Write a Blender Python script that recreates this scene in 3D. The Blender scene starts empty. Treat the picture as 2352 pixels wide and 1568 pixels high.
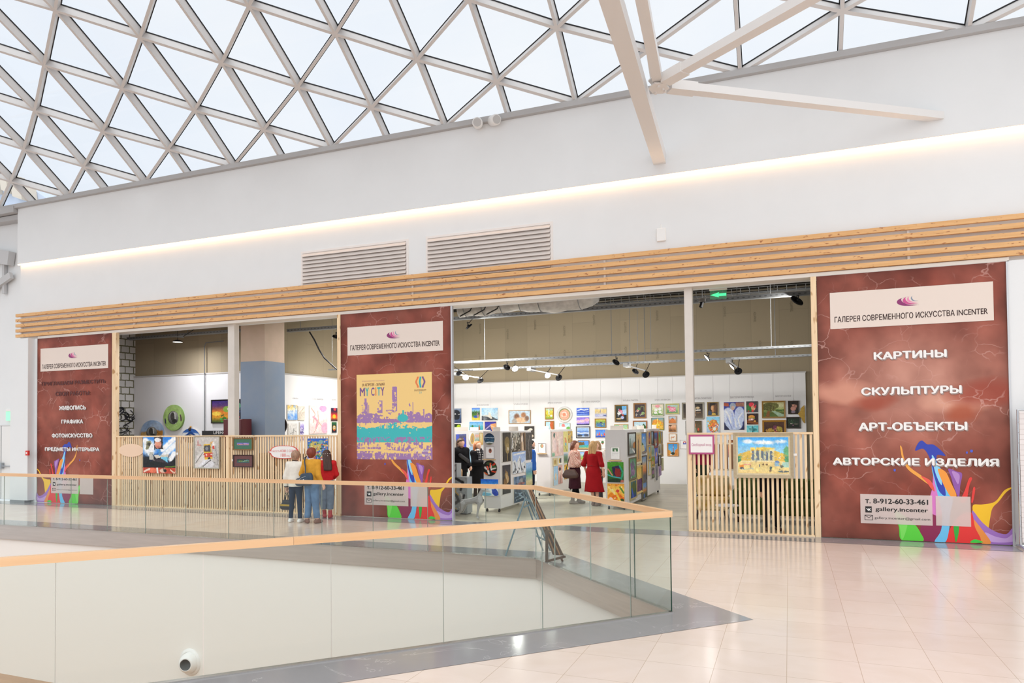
import bpy, math, random
import numpy as np
from mathutils import Vector, Matrix
SC = bpy.context.scene
COL = SC.collection

# ---------------------------------------------------------------- camera
FPX, YAW, PITCH, ROLL, CY = 1615.456, math.radians(111.4967), math.radians(1.23528), math.radians(-0.58129), 942.257
CAM = np.array([0.0, -14.081, 2.1])
_cp, _sp = math.cos(PITCH), math.sin(PITCH)
FW = np.array([math.cos(YAW)*_cp, math.sin(YAW)*_cp, _sp])
_r = np.array([math.sin(YAW), -math.cos(YAW), 0.0])
_u = np.cross(_r, FW)
RT = math.cos(ROLL)*_r + math.sin(ROLL)*_u
UP = -math.sin(ROLL)*_r + math.cos(ROLL)*_u
cd = bpy.data.cameras.new('camera')
cd.sensor_width = 36.0
cd.lens = FPX*36/2352
cd.shift_y = (CY-784)/2352
cd.clip_end = 300
cam = bpy.data.objects.new('camera', cd)
COL.objects.link(cam)
cam.matrix_world = Matrix(((RT[0], UP[0], -FW[0], CAM[0]), (RT[1], UP[1], -FW[1], CAM[1]), (RT[2], UP[2], -FW[2], CAM[2]), (0, 0, 0, 1)))
SC.camera = cam

def ray(x, y): return RT*(x-1176)/FPX-UP*(y-CY)/FPX+FW
def on_y(x, y, yp=0.0):
    """the point of the wall plane at depth yp that the photo shows at (x, y)"""
    d = ray(x, y); return CAM+d*((yp-CAM[1])/d[1])
def on_x(x, y, xp):
    d = ray(x, y); return CAM+d*((xp-CAM[0])/d[0])
def on_z(x, y, z=0.0):
    d = ray(x, y); return CAM+d*((z-CAM[2])/d[2])

# ---------------------------------------------------------------- colour management, sky, light
SC.view_settings.view_transform = 'Standard'
SC.view_settings.look = 'None'
SC.view_settings.exposure = 0.0
SC.view_settings.gamma = 1.0
SC.view_settings.use_curve_mapping = False
try:
    SC.cycles.transparent_max_bounces = 24
    SC.cycles.max_bounces = 10
    SC.cycles.diffuse_bounces = 6
    SC.cycles.sample_clamp_indirect = 6
    SC.cycles.caustics_reflective = False
    SC.cycles.caustics_refractive = False
except Exception:
    pass
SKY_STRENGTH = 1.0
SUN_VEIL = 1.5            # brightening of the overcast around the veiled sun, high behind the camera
W = bpy.data.worlds.new('overcast_sky'); SC.world = W; W.use_nodes = True
nt = W.node_tree; nt.nodes.clear()
out = nt.nodes.new('ShaderNodeOutputWorld'); bgn = nt.nodes.new('ShaderNodeBackground')
tc = nt.nodes.new('ShaderNodeTexCoord'); nz = nt.nodes.new('ShaderNodeTexNoise'); rp = nt.nodes.new('ShaderNodeValToRGB')
nz.inputs['Scale'].default_value = 2.6; nz.inputs['Detail'].default_value = 6
rp.color_ramp.elements[0].position = 0.36; rp.color_ramp.elements[0].color = (0.86, 0.915, 0.99, 1)
rp.color_ramp.elements[1].position = 0.56; rp.color_ramp.elements[1].color = (0.93, 0.96, 0.995, 1)
nt.links.new(tc.outputs['Generated'], nz.inputs['Vector']); nt.links.new(nz.outputs['Fac'], rp.inputs['Fac'])
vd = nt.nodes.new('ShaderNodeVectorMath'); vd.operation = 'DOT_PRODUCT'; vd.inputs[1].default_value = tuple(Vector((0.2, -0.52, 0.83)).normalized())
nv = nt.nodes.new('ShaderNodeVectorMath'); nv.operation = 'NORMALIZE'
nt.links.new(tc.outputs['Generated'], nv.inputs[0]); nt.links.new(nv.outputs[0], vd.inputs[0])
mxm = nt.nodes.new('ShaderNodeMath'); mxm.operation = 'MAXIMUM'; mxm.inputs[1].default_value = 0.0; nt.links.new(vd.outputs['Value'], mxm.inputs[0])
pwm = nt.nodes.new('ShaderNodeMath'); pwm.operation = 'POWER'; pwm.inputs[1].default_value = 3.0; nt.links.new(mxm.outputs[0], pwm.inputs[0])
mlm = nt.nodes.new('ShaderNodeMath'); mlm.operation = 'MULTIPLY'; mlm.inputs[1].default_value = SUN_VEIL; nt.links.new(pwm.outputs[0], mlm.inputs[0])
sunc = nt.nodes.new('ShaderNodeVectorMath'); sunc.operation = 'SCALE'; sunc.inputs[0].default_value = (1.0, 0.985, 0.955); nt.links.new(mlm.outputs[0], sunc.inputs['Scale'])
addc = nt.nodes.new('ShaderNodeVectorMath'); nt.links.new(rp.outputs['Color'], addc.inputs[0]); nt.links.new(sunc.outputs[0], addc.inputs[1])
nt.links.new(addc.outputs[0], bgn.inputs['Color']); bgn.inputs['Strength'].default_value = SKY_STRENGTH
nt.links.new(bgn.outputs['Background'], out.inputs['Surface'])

# ---------------------------------------------------------------- helpers
def lin(c):
    """'rgb'/'rrggbb' hex or sRGB tuple to linear"""
    if isinstance(c, str):
        if len(c) == 3: c = ''.join(q*2 for q in c)
        c = tuple(int(c[i:i+2], 16)/255 for i in (0, 2, 4))
    return tuple((v/12.92 if v <= 0.04045 else ((v+0.055)/1.055)**2.4) for v in c)

MATS = {}
def mat(name, color, rough=0.6, metal=0.0, emit=0.0, spec=0.5, noise=0.0, nscale=8.0, bump=0.0, stretch=(1, 1, 1), color2=None, coat=0.0):
    if name in MATS: return MATS[name]
    m = bpy.data.materials.new(name); m.use_nodes = True
    n = m.node_tree.nodes; l = m.node_tree.links; b = n['Principled BSDF']
    c = lin(color)
    b.inputs['Base Color'].default_value = (*c, 1); b.inputs['Roughness'].default_value = rough
    b.inputs['Metallic'].default_value = metal
    b.inputs['Specular IOR Level'].default_value = spec
    if coat: b.inputs['Coat Weight'].default_value = coat
    if emit:
        b.inputs['Emission Color'].default_value = (*c, 1); b.inputs['Emission Strength'].default_value = emit
    if noise or color2 or bump:
        t = n.new('ShaderNodeTexCoord'); mp = n.new('ShaderNodeMapping'); mp.inputs['Scale'].default_value = stretch
        x = n.new('ShaderNodeTexNoise'); x.inputs['Scale'].default_value = nscale; x.inputs['Detail'].default_value = 5
        l.new(t.outputs['Object'], mp.inputs['Vector']); l.new(mp.outputs['Vector'], x.inputs['Vector'])
        if noise or color2:
            r = n.new('ShaderNodeValToRGB')
            c2 = lin(color2) if color2 else tuple(v*(1-noise) for v in c)
            r.color_ramp.elements[0].position = 0.35; r.color_ramp.elements[1].position = 0.65
            r.color_ramp.elements[0].color = (*c2, 1); r.color_ramp.elements[1].color = (*c, 1)
            l.new(x.outputs['Fac'], r.inputs['Fac']); l.new(r.outputs['Color'], b.inputs['Base Color'])
        if bump:
            bp = n.new('ShaderNodeBump'); bp.inputs['Strength'].default_value = bump; bp.inputs['Distance'].default_value = 0.01
            l.new(x.outputs['Fac'], bp.inputs['Height']); l.new(bp.outputs['Normal'], b.inputs['Normal'])
    MATS[name] = m
    return m

def wood(name, c1, c2, axis=0, rough=0.45, knots=None, kscale=3.0, freq=24.0):
    """planed timber with grain along local axis and optional knots"""
    if name in MATS: return MATS[name]
    m = bpy.data.materials.new(name); m.use_nodes = True
    n = m.node_tree.nodes; l = m.node_tree.links; b = n['Principled BSDF']; b.inputs['Roughness'].default_value = rough
    t = n.new('ShaderNodeTexCoord'); mp = n.new('ShaderNodeMapping')
    s = [1.0, 1.0, 1.0]; s[axis] = 0.06
    mp.inputs['Scale'].default_value = s
    x = n.new('ShaderNodeTexNoise'); x.inputs['Scale'].default_value = freq; x.inputs['Detail'].default_value = 4
    oi = n.new('ShaderNodeObjectInfo'); ad = n.new('ShaderNodeVectorMath'); ad.operation = 'ADD'
    l.new(t.outputs['Object'], ad.inputs[0]); l.new(oi.outputs['Random'], ad.inputs[1])
    l.new(ad.outputs[0], mp.inputs['Vector']); l.new(mp.outputs['Vector'], x.inputs['Vector'])
    r = n.new('ShaderNodeValToRGB'); r.color_ramp.elements[0].position = 0.3; r.color_ramp.elements[1].position = 0.7
    r.color_ramp.elements[0].color = (*lin(c1), 1); r.color_ramp.elements[1].color = (*lin(c2), 1)
    l.new(x.outputs['Fac'], r.inputs['Fac'])
    src = r.outputs['Color']
    if knots:
        mk = n.new('ShaderNodeMapping'); k = [1.0, 1.0, 1.0]; k[axis] = 0.35; mk.inputs['Scale'].default_value = k
        v = n.new('ShaderNodeTexNoise'); v.inputs['Scale'].default_value = kscale*6; v.inputs['Detail'].default_value = 1
        l.new(ad.outputs[0], mk.inputs['Vector']); l.new(mk.outputs['Vector'], v.inputs['Vector'])
        r2 = n.new('ShaderNodeValToRGB'); r2.color_ramp.elements[0].position = 0.66; r2.color_ramp.elements[1].position = 0.74
        l.new(v.outputs['Fac'], r2.inputs['Fac'])
        mx = n.new('ShaderNodeMix'); mx.data_type = 'RGBA'
        l.new(r2.outputs['Color'], mx.inputs['Factor']); l.new(src, mx.inputs[6]); mx.inputs[7].default_value = (*lin(knots), 1)
        src = mx.outputs[2]
    l.new(src, b.inputs['Base Color'])
    MATS[name] = m
    return m

def vcol_mat(name, rough=0.55, spec=0.4):
    if name in MATS: return MATS[name]
    m = bpy.data.materials.new(name); m.use_nodes = True
    n = m.node_tree.nodes; l = m.node_tree.links; b = n['Principled BSDF']
    b.inputs['Roughness'].default_value = rough; b.inputs['Specular IOR Level'].default_value = spec
    a = n.new('ShaderNodeVertexColor'); a.layer_name = 'paint'
    l.new(a.outputs['Color'], b.inputs['Base Color'])
    MATS[name] = m
    return m

def link(o, parent=None):
    COL.objects.link(o)
    if parent is not None: o.parent = parent
    return o

def mesh_obj(name, verts, faces, material, parent=None, loc=(0, 0, 0), smooth=False, mats=None, fmat=None):
    me = bpy.data.meshes.new(name)
    me.from_pydata([tuple(map(float, v)) for v in verts], [], [tuple(map(int, f)) for f in faces])
    for mm in (mats or [material]): me.materials.append(mm)
    if fmat is not None: me.polygons.foreach_set('material_index', np.array(fmat, dtype=np.int32))
    if smooth: me.polygons.foreach_set('use_smooth', np.ones(len(me.polygons), dtype=bool))
    me.update()
    o = bpy.data.objects.new(name, me); o.location = loc
    return link(o, parent)

def empty(name, loc=(0, 0, 0), rz=0.0, label=None, cat=None, group=None):
    o = bpy.data.objects.new(name, None); o.location = tuple(map(float, loc)); o.rotation_euler = (0, 0, rz); o.empty_display_size = 0.1
    link(o)
    return tag(o, label, cat, group)

def tag(o, label=None, cat=None, group=None, kind=None):
    if label: o['label'] = label
    if cat: o['category'] = cat
    if group: o['group'] = group
    if kind: o['kind'] = kind
    return o

class G:
    """collects pieces of one mesh"""
    def __init__(s): s.v = []; s.f = []; s.m = []
    def add(s, v, f, m=0):
        k = len(s.v); s.v += [tuple(map(float, q)) for q in v]; s.f += [tuple(i+k for i in q) for q in f]; s.m += [m]*len(f)
        return s
    def box(s, a, b, m=0, bev=0.0):
        x0, y0, z0 = a; x1, y1, z1 = b
        if bev <= 0:
            return s.add([(x0, y0, z0), (x1, y0, z0), (x1, y1, z0), (x0, y1, z0), (x0, y0, z1), (x1, y0, z1), (x1, y1, z1), (x0, y1, z1)],
                         [(3, 2, 1, 0), (4, 5, 6, 7), (0, 1, 5, 4), (1, 2, 6, 5), (2, 3, 7, 6), (3, 0, 4, 7)], m)
        v = []; ix = {}
        lo = (x0, y0, z0); hi = (x1, y1, z1)
        for cx in (0, 1):
            for cy in (0, 1):
                for cz in (0, 1):
                    c = (cx, cy, cz)
                    for ax in range(3):
                        p = []
                        for k in range(3):
                            e = (hi if c[k] else lo)[k]
                            if k != ax: e += (-bev if c[k] else bev)
                            p.append(e)
                        ix[(c, ax)] = len(v); v.append(p)
        f = []
        for ax in range(3):
            o1, o2 = [k for k in range(3) if k != ax]
            for sd in (0, 1):
                q = []
                for (a1, a2) in ((0, 0), (1, 0), (1, 1), (0, 1)):
                    c = [0, 0, 0]; c[ax] = sd; c[o1] = a1; c[o2] = a2; q.append(ix[(tuple(c), ax)])
                f.append(q)
            for a1 in (0, 1):
                for a2 in (0, 1):
                    c0 = [0, 0, 0]; c0[o1] = a1; c0[o2] = a2; c1 = list(c0); c0[ax] = 0; c1[ax] = 1
                    f.append([ix[(tuple(c0), o1)], ix[(tuple(c1), o1)], ix[(tuple(c1), o2)], ix[(tuple(c0), o2)]])
        for c in {k[0] for k in ix}: f.append([ix[(c, 0)], ix[(c, 1)], ix[(c, 2)]])
        return s.add(v, f, m)
    def prism(s, poly, a, b, m=0, axis=2):
        """poly in the two axes other than axis, extruded from a to b"""
        n = len(poly)
        def P(q, h):
            return {0: (h, q[0], q[1]), 1: (q[0], h, q[1]), 2: (q[0], q[1], h)}[axis]
        return s.add([P(q, a) for q in poly]+[P(q, b) for q in poly],
                     [tuple(range(n-1, -1, -1)), tuple(range(n, 2*n))]+[(i, (i+1) % n, n+(i+1) % n, n+i) for i in range(n)], m)
    def tube(s, pts, r, seg=8, m=0, caps=True):
        pts = [np.array(p, float) for p in pts]; n = len(pts)
        rs = r if hasattr(r, '__len__') else [r]*n
        v = []; prev = None
        for i, p in enumerate(pts):
            t = pts[min(i+1, n-1)]-pts[max(i-1, 0)]; t = t/(np.linalg.norm(t)+1e-9)
            if prev is None:
                a = np.array([0, 0, 1.0]) if abs(t[2]) < 0.9 else np.array([1.0, 0, 0])
            else: a = prev
            u = np.cross(t, np.cross(a, t)); u /= np.linalg.norm(u)+1e-9; w = np.cross(t, u); prev = u
            for k in range(seg):
                an = 2*math.pi*k/seg; v.append(p+rs[i]*(math.cos(an)*u+math.sin(an)*w))
        f = [(i*seg+k, i*seg+(k+1) % seg, (i+1)*seg+(k+1) % seg, (i+1)*seg+k) for i in range(n-1) for k in range(seg)]
        if caps: f += [tuple(range(seg-1, -1, -1)), tuple(range((n-1)*seg, n*seg))]
        return s.add(v, f, m)
    def lathe(s, prof, c=(0, 0, 0), seg=24, axis=(0, 0, 1), m=0):
        """prof: (radius, height) along axis"""
        ax = np.array(axis, float); ax /= np.linalg.norm(ax)
        a = np.array([0, 0, 1.0]) if abs(ax[2]) < 0.9 else np.array([1.0, 0, 0])
        u = np.cross(a, ax); u /= np.linalg.norm(u); w = np.cross(ax, u); c = np.array(c, float); v = []
        for r, h in prof:
            for k in range(seg):
                an = 2*math.pi*k/seg; v.append(c+ax*h+r*(math.cos(an)*u+math.sin(an)*w))
        f = [(i*seg+k, i*seg+(k+1) % seg, (i+1)*seg+(k+1) % seg, (i+1)*seg+k) for i in range(len(prof)-1) for k in range(seg)]
        return s.add(v, f, m)
    def beam(s, p, q, w, h, m=0, up=(0, 0, 1)):
        p = np.array(p, float); q = np.array(q, float); t = q-p; t /= np.linalg.norm(t)
        u = np.array(up, float); sd = np.cross(t, u); sd /= np.linalg.norm(sd); u = np.cross(sd, t)
        v = []
        for e in (p, q):
            for a, b in ((-1, -1), (1, -1), (1, 1), (-1, 1)): v.append(e+sd*a*w/2+u*b*h/2)
        return s.add(v, [(0, 1, 2, 3), (7, 6, 5, 4), (0, 4, 5, 1), (1, 5, 6, 2), (2, 6, 7, 3), (3, 7, 4, 0)], m)
    def sphere(s, c, r, seg=12, rings=8, m=0):
        rr = r if hasattr(r, '__len__') else (r, r, r)
        v = []
        for i in range(rings+1):
            th = math.pi*i/rings
            for k in range(seg):
                a = 2*math.pi*k/seg; v.append((c[0]+rr[0]*math.sin(th)*math.cos(a), c[1]+rr[1]*math.sin(th)*math.sin(a), c[2]+rr[2]*math.cos(th)))
        return s.add(v, [(i*seg+k, (i+1)*seg+k, (i+1)*seg+(k+1) % seg, i*seg+(k+1) % seg) for i in range(rings) for k in range(seg)], m)
    def obj(s, name, material, parent=None, loc=(0, 0, 0), smooth=False, mats=None):
        return mesh_obj(name, s.v, s.f, material, parent, loc, smooth, mats, s.m if mats else None)

def box(name, a, b, material, parent=None, bev=0.0):
    return G().box(a, b, bev=bev).obj(name, material, parent)

def structure(o): o['kind'] = 'structure'; return o

FONT = None
def text(name, s, material, parent, origin, ux, uz, w, h, bold=0.0, depth=0.004, fit=True):
    """lettering fitted into a w x h box whose lower left corner is origin; ux, uz are its across and up directions"""
    cu = bpy.data.curves.new(name, 'FONT'); cu.body = s; cu.size = 1.0; heavy = bold; cu.resolution_u = 3; cu.fill_mode = 'NONE'
    cu.align_x = 'LEFT'
    tmp = bpy.data.objects.new(name, cu); COL.objects.link(tmp)
    dg = bpy.context.evaluated_depsgraph_get()
    me = bpy.data.meshes.new_from_object(tmp.evaluated_get(dg))
    bpy.data.objects.remove(tmp); bpy.data.curves.remove(cu)
    n = len(me.vertices)
    co = np.empty(n*3); me.vertices.foreach_get('co', co); co = co.reshape(-1, 3)
    nb = [[] for _ in range(n)]
    for e in me.edges: u_, v_ = e.vertices; nb[u_].append(v_); nb[v_].append(u_)
    bpy.data.meshes.remove(me)
    seen = np.zeros(n, bool); loops = []
    for s0 in range(n):                                   # letter outlines as closed loops, in their drawn direction
        if seen[s0] or not nb[s0]: continue
        lp = [s0]; seen[s0] = True; cur = s0+1 if s0+1 in nb[s0] else nb[s0][0]
        while not seen[cur]:
            seen[cur] = True; lp.append(cur); nx_ = [q for q in nb[cur] if not seen[q]]
            if not nx_: break
            cur = nx_[0]
        if len(lp) > 2: loops.append(lp)
    ed = [(lp[k], lp[(k+1) % len(lp)]) for lp in loops for k in range(len(lp))]
    from mathutils.geometry import delaunay_2d_cdt
    rs_ = delaunay_2d_cdt([Vector((q[0], q[1])) for q in co], ed, [], 0, 1e-5)
    tv = np.array([(q[0], q[1]) for q in rs_[0]]); tf = np.array([list(q) for q in rs_[2]])
    C_ = tv[tf].mean(1); wn = np.zeros(len(C_)); E_ = np.array(ed); p0, p1 = co[E_[:, 0], :2], co[E_[:, 1], :2]
    for q in range(len(E_)):                              # winding number of each triangle centre
        (x0, y0), (x1, y1) = p0[q], p1[q]; sd = (x1-x0)*(C_[:, 1]-y0)-(C_[:, 0]-x0)*(y1-y0)
        wn += ((y0 <= C_[:, 1]) & (y1 > C_[:, 1]) & (sd > 0)).astype(int); wn -= ((y0 > C_[:, 1]) & (y1 <= C_[:, 1]) & (sd < 0)).astype(int)
    tf = tf[wn != 0]; m_ = len(tv); V_, F_ = [], []
    for k, (dx, dy) in enumerate(((0, 0),) if not heavy else ((-heavy, 0), (heavy, 0), (0, heavy*0.7), (0, -heavy*0.7))):
        V_ += [(q[0]+dx, q[1]+dy, k*0.0002) for q in tv]; F_ += [tuple(int(x)+k*m_ for x in f) for f in tf]
    us = sorted({x for f in F_ for x in f}); ix = {x: k for k, x in enumerate(us)}
    co = np.array([V_[x] for x in us]); fc = [tuple(ix[x] for x in f) for f in F_]
    lo = co.min(0); hi = co.max(0); sx = w/max(hi[0]-lo[0], 1e-6); sz = h/max(hi[1]-lo[1], 1e-6)
    ux = np.array(ux, float); uz = np.array(uz, float); nn = np.cross(ux, uz)
    P = np.array(origin, float)+np.outer((co[:, 0]-lo[0])*sx, ux)+np.outer((co[:, 1]-lo[1])*sz, uz)
    P = P+np.outer(co[:, 2], nn)
    return mesh_obj(name, P+nn*depth, fc, material, parent)

WHITE = mat('white_paint', 'f0efed', 0.55, noise=0.02, nscale=3)
STEELW = mat('white_painted_steel', 'e2e0de', 0.4)
# ================================================================ the setting
XL, XR = -21.4, 9.0
WALLM = mat('facade_plaster', 'e6e8e9', 0.7, noise=0.015, nscale=2)
structure(box('wall_front_upper', (XL, 0.0, 7.08), (XR, 0.5, 8.74), WALLM))
structure(box('wall_front', (XL, 0.09, 4.80), (XR, 0.5, 7.08), WALLM))
structure(box('wall_front_left', (XL, 0.0, 0.0), (-20.52, 0.5, 4.80), WALLM))
structure(box('wall_front_right', (3.47, 0.0, 0.0), (XR, 0.5, 4.80), WALLM))
structure(box('baseboard_left', (-21.38, -0.2, 0.0), (-20.75, -0.01, 0.07), mat('grey_skirting', '8f9396', 0.4)))
structure(box('wall_left_pier', (-21.38, -0.2, 0.07), (-20.62, 0.0, 4.80), WALLM))

def tile_mat():
    m = bpy.data.materials.new('polished_cream_tile'); m.use_nodes = True
    n = m.node_tree.nodes; l = m.node_tree.links; b = n['Principled BSDF']
    t = n.new('ShaderNodeTexCoord'); mp = n.new('ShaderNodeMapping')
    mp.inputs['Location'].default_value = (0.056/0.583, 7.796/0.583, 0); mp.inputs['Scale'].default_value = (1/0.583,)*3
    br = n.new('ShaderNodeTexBrick'); br.offset = 0.0; br.squash = 1.0
    br.inputs['Scale'].default_value = 1.0; br.inputs['Brick Width'].default_value = 1.0; br.inputs['Row Height'].default_value = 1.0
    br.inputs['Mortar Size'].default_value = 0.005; br.inputs['Mortar Smooth'].default_value = 0.0
    br.inputs['Color1'].default_value = (*lin('ebdbd0'), 1); br.inputs['Color2'].default_value = (*lin('e6d5ca'), 1); br.inputs['Mortar'].default_value = (*lin('cdb8a6'), 1)
    l.new(t.outputs['Object'], mp.inputs['Vector']); l.new(mp.outputs['Vector'], br.inputs['Vector'])
    x = n.new('ShaderNodeTexNoise'); x.inputs['Scale'].default_value = 1.7; x.inputs['Detail'].default_value = 8; x.inputs['Distortion'].default_value = 1.5
    l.new(t.outputs['Object'], x.inputs['Vector'])
    r = n.new('ShaderNodeValToRGB'); r.color_ramp.elements[0].position = 0.3; r.color_ramp.elements[1].position = 0.7
    r.color_ramp.elements[0].color = (0.95, 0.93, 0.90, 1); r.color_ramp.elements[1].color = (1, 1, 1, 1)
    l.new(x.outputs['Fac'], r.inputs['Fac'])
    mx = n.new('ShaderNodeMix'); mx.data_type = 'RGBA'; mx.blend_type = 'MULTIPLY'; mx.inputs['Factor'].default_value = 1
    l.new(br.outputs['Color'], mx.inputs[6]); l.new(r.outputs['Color'], mx.inputs[7]); l.new(mx.outputs[2], b.inputs['Base Color'])
    b.inputs['Roughness'].default_value = 0.17
    return m
TILE = tile_mat()
FAR = -3.615; BX = -3.743; CX, CYY = -1.255, -6.104
g = G()
g.add([(-32, FAR, 0), (-32, 0.02, 0), (15, 0.02, 0), (15, FAR, 0), (BX, FAR, 0)], [(4, 3, 2, 1, 0)])
g.add([(BX, FAR, 0), (15, FAR, 0), (15, -26, 0), (-21.15, -26, 0), (CX, CYY, 0)], [(4, 3, 2, 1, 0)])
# one connected sheet: both pieces meet along the line from the far corner to the right wall
structure(g.obj('floor', TILE))
def marble_grey():
    m = bpy.data.materials.new('grey_veined_tile'); m.use_nodes = True
    n = m.node_tree.nodes; l = m.node_tree.links; b = n['Principled BSDF']
    t = n.new('ShaderNodeTexCoord'); x = n.new('ShaderNodeTexNoise'); x.inputs['Scale'].default_value = 1.1; x.inputs['Detail'].default_value = 7; x.inputs['Distortion'].default_value = 2.2
    l.new(t.outputs['Object'], x.inputs['Vector'])
    r = n.new('ShaderNodeValToRGB'); e = r.color_ramp.elements
    e[0].position = 0.0; e[0].color = (*lin('959395'), 1); e[1].position = 1.0; e[1].color = (*lin('a3a1a2'), 1)
    for p, c in ((0.592, '9b999b'), (0.6, 'b9b6b7'), (0.608, '9b999b')):
        q = e.new(p); q.color = (*lin(c), 1)
    l.new(x.outputs['Fac'], r.inputs['Fac']); l.new(r.outputs['Color'], b.inputs['Base Color']); b.inputs['Roughness'].default_value = 0.12
    return m
GREYT = marble_grey()
z = 0.003; q = 0.61
d2 = q*math.sqrt(2)
oB = (BX+q*math.tan(math.pi/8), FAR+q)                   # outer corner of the border at the bend
oC = (CX+d2, CYY)
g = G()
g.add([(-32, FAR, z), (BX, FAR, z), (oB[0], oB[1], z), (-32, FAR+q, z)], [(0, 1, 2, 3)])
g.add([(BX, FAR, z), (CX, CYY, z), (oC[0], oC[1], z), (oB[0], oB[1], z)], [(0, 1, 2, 3)])
g.add([(CX, CYY, z), (-20.2, -25.05, z), (-20.2+d2, -25.05, z), (oC[0], oC[1], z)], [(0, 1, 2, 3)])
structure(g.obj('floor_border', GREYT))
structure(mesh_obj('floor_threshold', [(-22, 0.0, z), (-22, -0.61, z), (3.45, -0.61, z), (3.45, 0.0, z)], [(0, 1, 2, 3)], GREYT))
structure(mesh_obj('floor_gallery', [(-20, 0.02, 0), (5, 0.02, 0), (5, 11.3, 0), (-20, 11.3, 0)], [(0, 1, 2, 3)],
                   mat('worn_beige_screed', 'cfc8b4', 0.35, color2='bdb7a4', nscale=1.3, stretch=(1, 2.5, 1))))
# atrium edge: steel fascia, white wall below, lower storey floor
FASC = mat('brushed_steel_fascia', 'c9c2bc', 0.33, metal=0.75, noise=0.08, nscale=5, stretch=(0.3, 0.3, 6))
ARW = mat('atrium_white_wall', 'f3f1ed', 0.35)
structure(box('trim_1', (-32, FAR-0.004, -0.305), (BX+0.002, FAR+0.25, -0.004), FASC))
g = G(); g.beam((BX+0.12, FAR+0.12, -0.155), (CX+0.122, CYY+0.118, -0.155), 0.34, 0.301); structure(g.obj('trim_2', FASC))
structure(box('wall_atrium_far', (-32, FAR+0.05, -3.4), (BX+0.05, FAR+0.3, -0.305), ARW))
g = G(); g.beam((BX+0.16, FAR+0.16, -1.85), (CX+0.16, CYY+0.16, -1.85), 0.30, 3.09); structure(g.obj('wall_atrium_diagonal', ARW))
g = G(); g.beam((CX+0.14, CYY-0.10, -1.85), (-20.1, -25.2, -1.85), 0.16, 3.09); structure(g.obj('wall_atrium_near', ARW))
g = G(); g.beam((CX-0.02, CYY-0.06, -0.155), (-20.1, -25.0, -0.155), 0.1, 0.30); structure(g.obj('trim_3', FASC))
structure(mesh_obj('floor_lower', [(-32, -26, -3.31), (0, -26, -3.31), (0, -3, -3.31), (-32, -3, -3.31)], [(0, 1, 2, 3)], wood('lower_floor_boards', 'a98362', 'bb9472', 0, 0.3, freq=6)))

# ---- gallery shell
PANW = mat('white_exhibition_board', 'f1f1f2', 0.6)
def board_mat():
    m = bpy.data.materials.new('bare_cement_board'); m.use_nodes = True
    n = m.node_tree.nodes; l = m.node_tree.links; b = n['Principled BSDF']; b.inputs['Roughness'].default_value = 0.8
    t = n.new('ShaderNodeTexCoord'); mp = n.new('ShaderNodeMapping'); mp.inputs['Rotation'].default_value = (math.pi/2, 0, 0)
    ad = n.new('ShaderNodeVectorMath'); ad.operation = 'MULTIPLY_ADD'
    ad.inputs[1].default_value = (1, 0, 1); sp = n.new('ShaderNodeSeparateXYZ'); cb = n.new('ShaderNodeCombineXYZ'); am = n.new('ShaderNodeMath')
    l.new(t.outputs['Object'], sp.inputs[0]); l.new(sp.outputs[0], am.inputs[0]); l.new(sp.outputs[1], am.inputs[1]); l.new(am.outputs[0], cb.inputs[0]); l.new(sp.outputs[2], cb.inputs[1])
    br = n.new('ShaderNodeTexBrick'); br.offset = 0.45; br.inputs['Scale'].default_value = 1.0
    br.inputs['Brick Width'].default_value = 2.4; br.inputs['Row Height'].default_value = 0.9; br.inputs['Mortar Size'].default_value = 0.004
    br.inputs['Color1'].default_value = (*lin('aa9c82'), 1); br.inputs['Color2'].default_value = (*lin('a2957c'), 1); br.inputs['Mortar'].default_value = (*lin('8f8672'), 1)
    rt = n.new('ShaderNodeMapping'); rt.inputs['Rotation'].default_value = (0, 0, math.pi/2)
    l.new(cb.outputs[0], rt.inputs['Vector']); l.new(rt.outputs['Vector'], br.inputs['Vector']); l.new(br.outputs['Color'], b.inputs['Base Color'])
    return m
BOARD = board_mat()
YB = 10.9
structure(box('wall_back_upper', (-14.6, 11.05, 0), (5, 11.25, 6.63), BOARD))
structure(box('wall_back', (-14.4, YB, 0.0), (0.52, 11.05, 3.745), PANW))
structure(box('wall_alcove_upper', (-19.4, 2.3, 3.74), (-14.45, 2.5, 6.63), BOARD))
structure(box('wall_alcove', (-19.3, 2.25, 0), (-14.4, 2.5, 3.74), PANW))
structure(box('wall_side_upper', (-14.65, 2.5, 3.74), (-14.45, 11.05, 6.63), BOARD))
structure(box('wall_side', (-14.6, 2.5, 0), (-14.4, YB, 3.74), PANW))
structure(box('wall_gallery_right', (5.0, 0.5, 0), (5.2, 11.3, 6.63), mat('pale_lilac_grey_wall', 'cfccd2', 0.7)))
structure(box('ceiling', (-20, 0.5, 6.63), (5.2, 11.3, 6.8), mat('black_soffit', '0b0b0c', 0.9)))
structure(box('trim_4', (-14.4, YB-0.015, 3.745), (0.54, YB+0.05, 3.785), mat('grey_wall_cap', 'c4c2c0', 0.5)))
structure(box('trim_5', (-19.3, 2.23, 3.74), (-14.4, 2.3, 3.78), mat('grey_wall_cap', 'c4c2c0', 0.5)))
structure(box('trim_6', (-14.4, 2.3, 3.74), (-14.37, YB, 3.78), mat('grey_wall_cap', 'c4c2c0', 0.5)))
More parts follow.
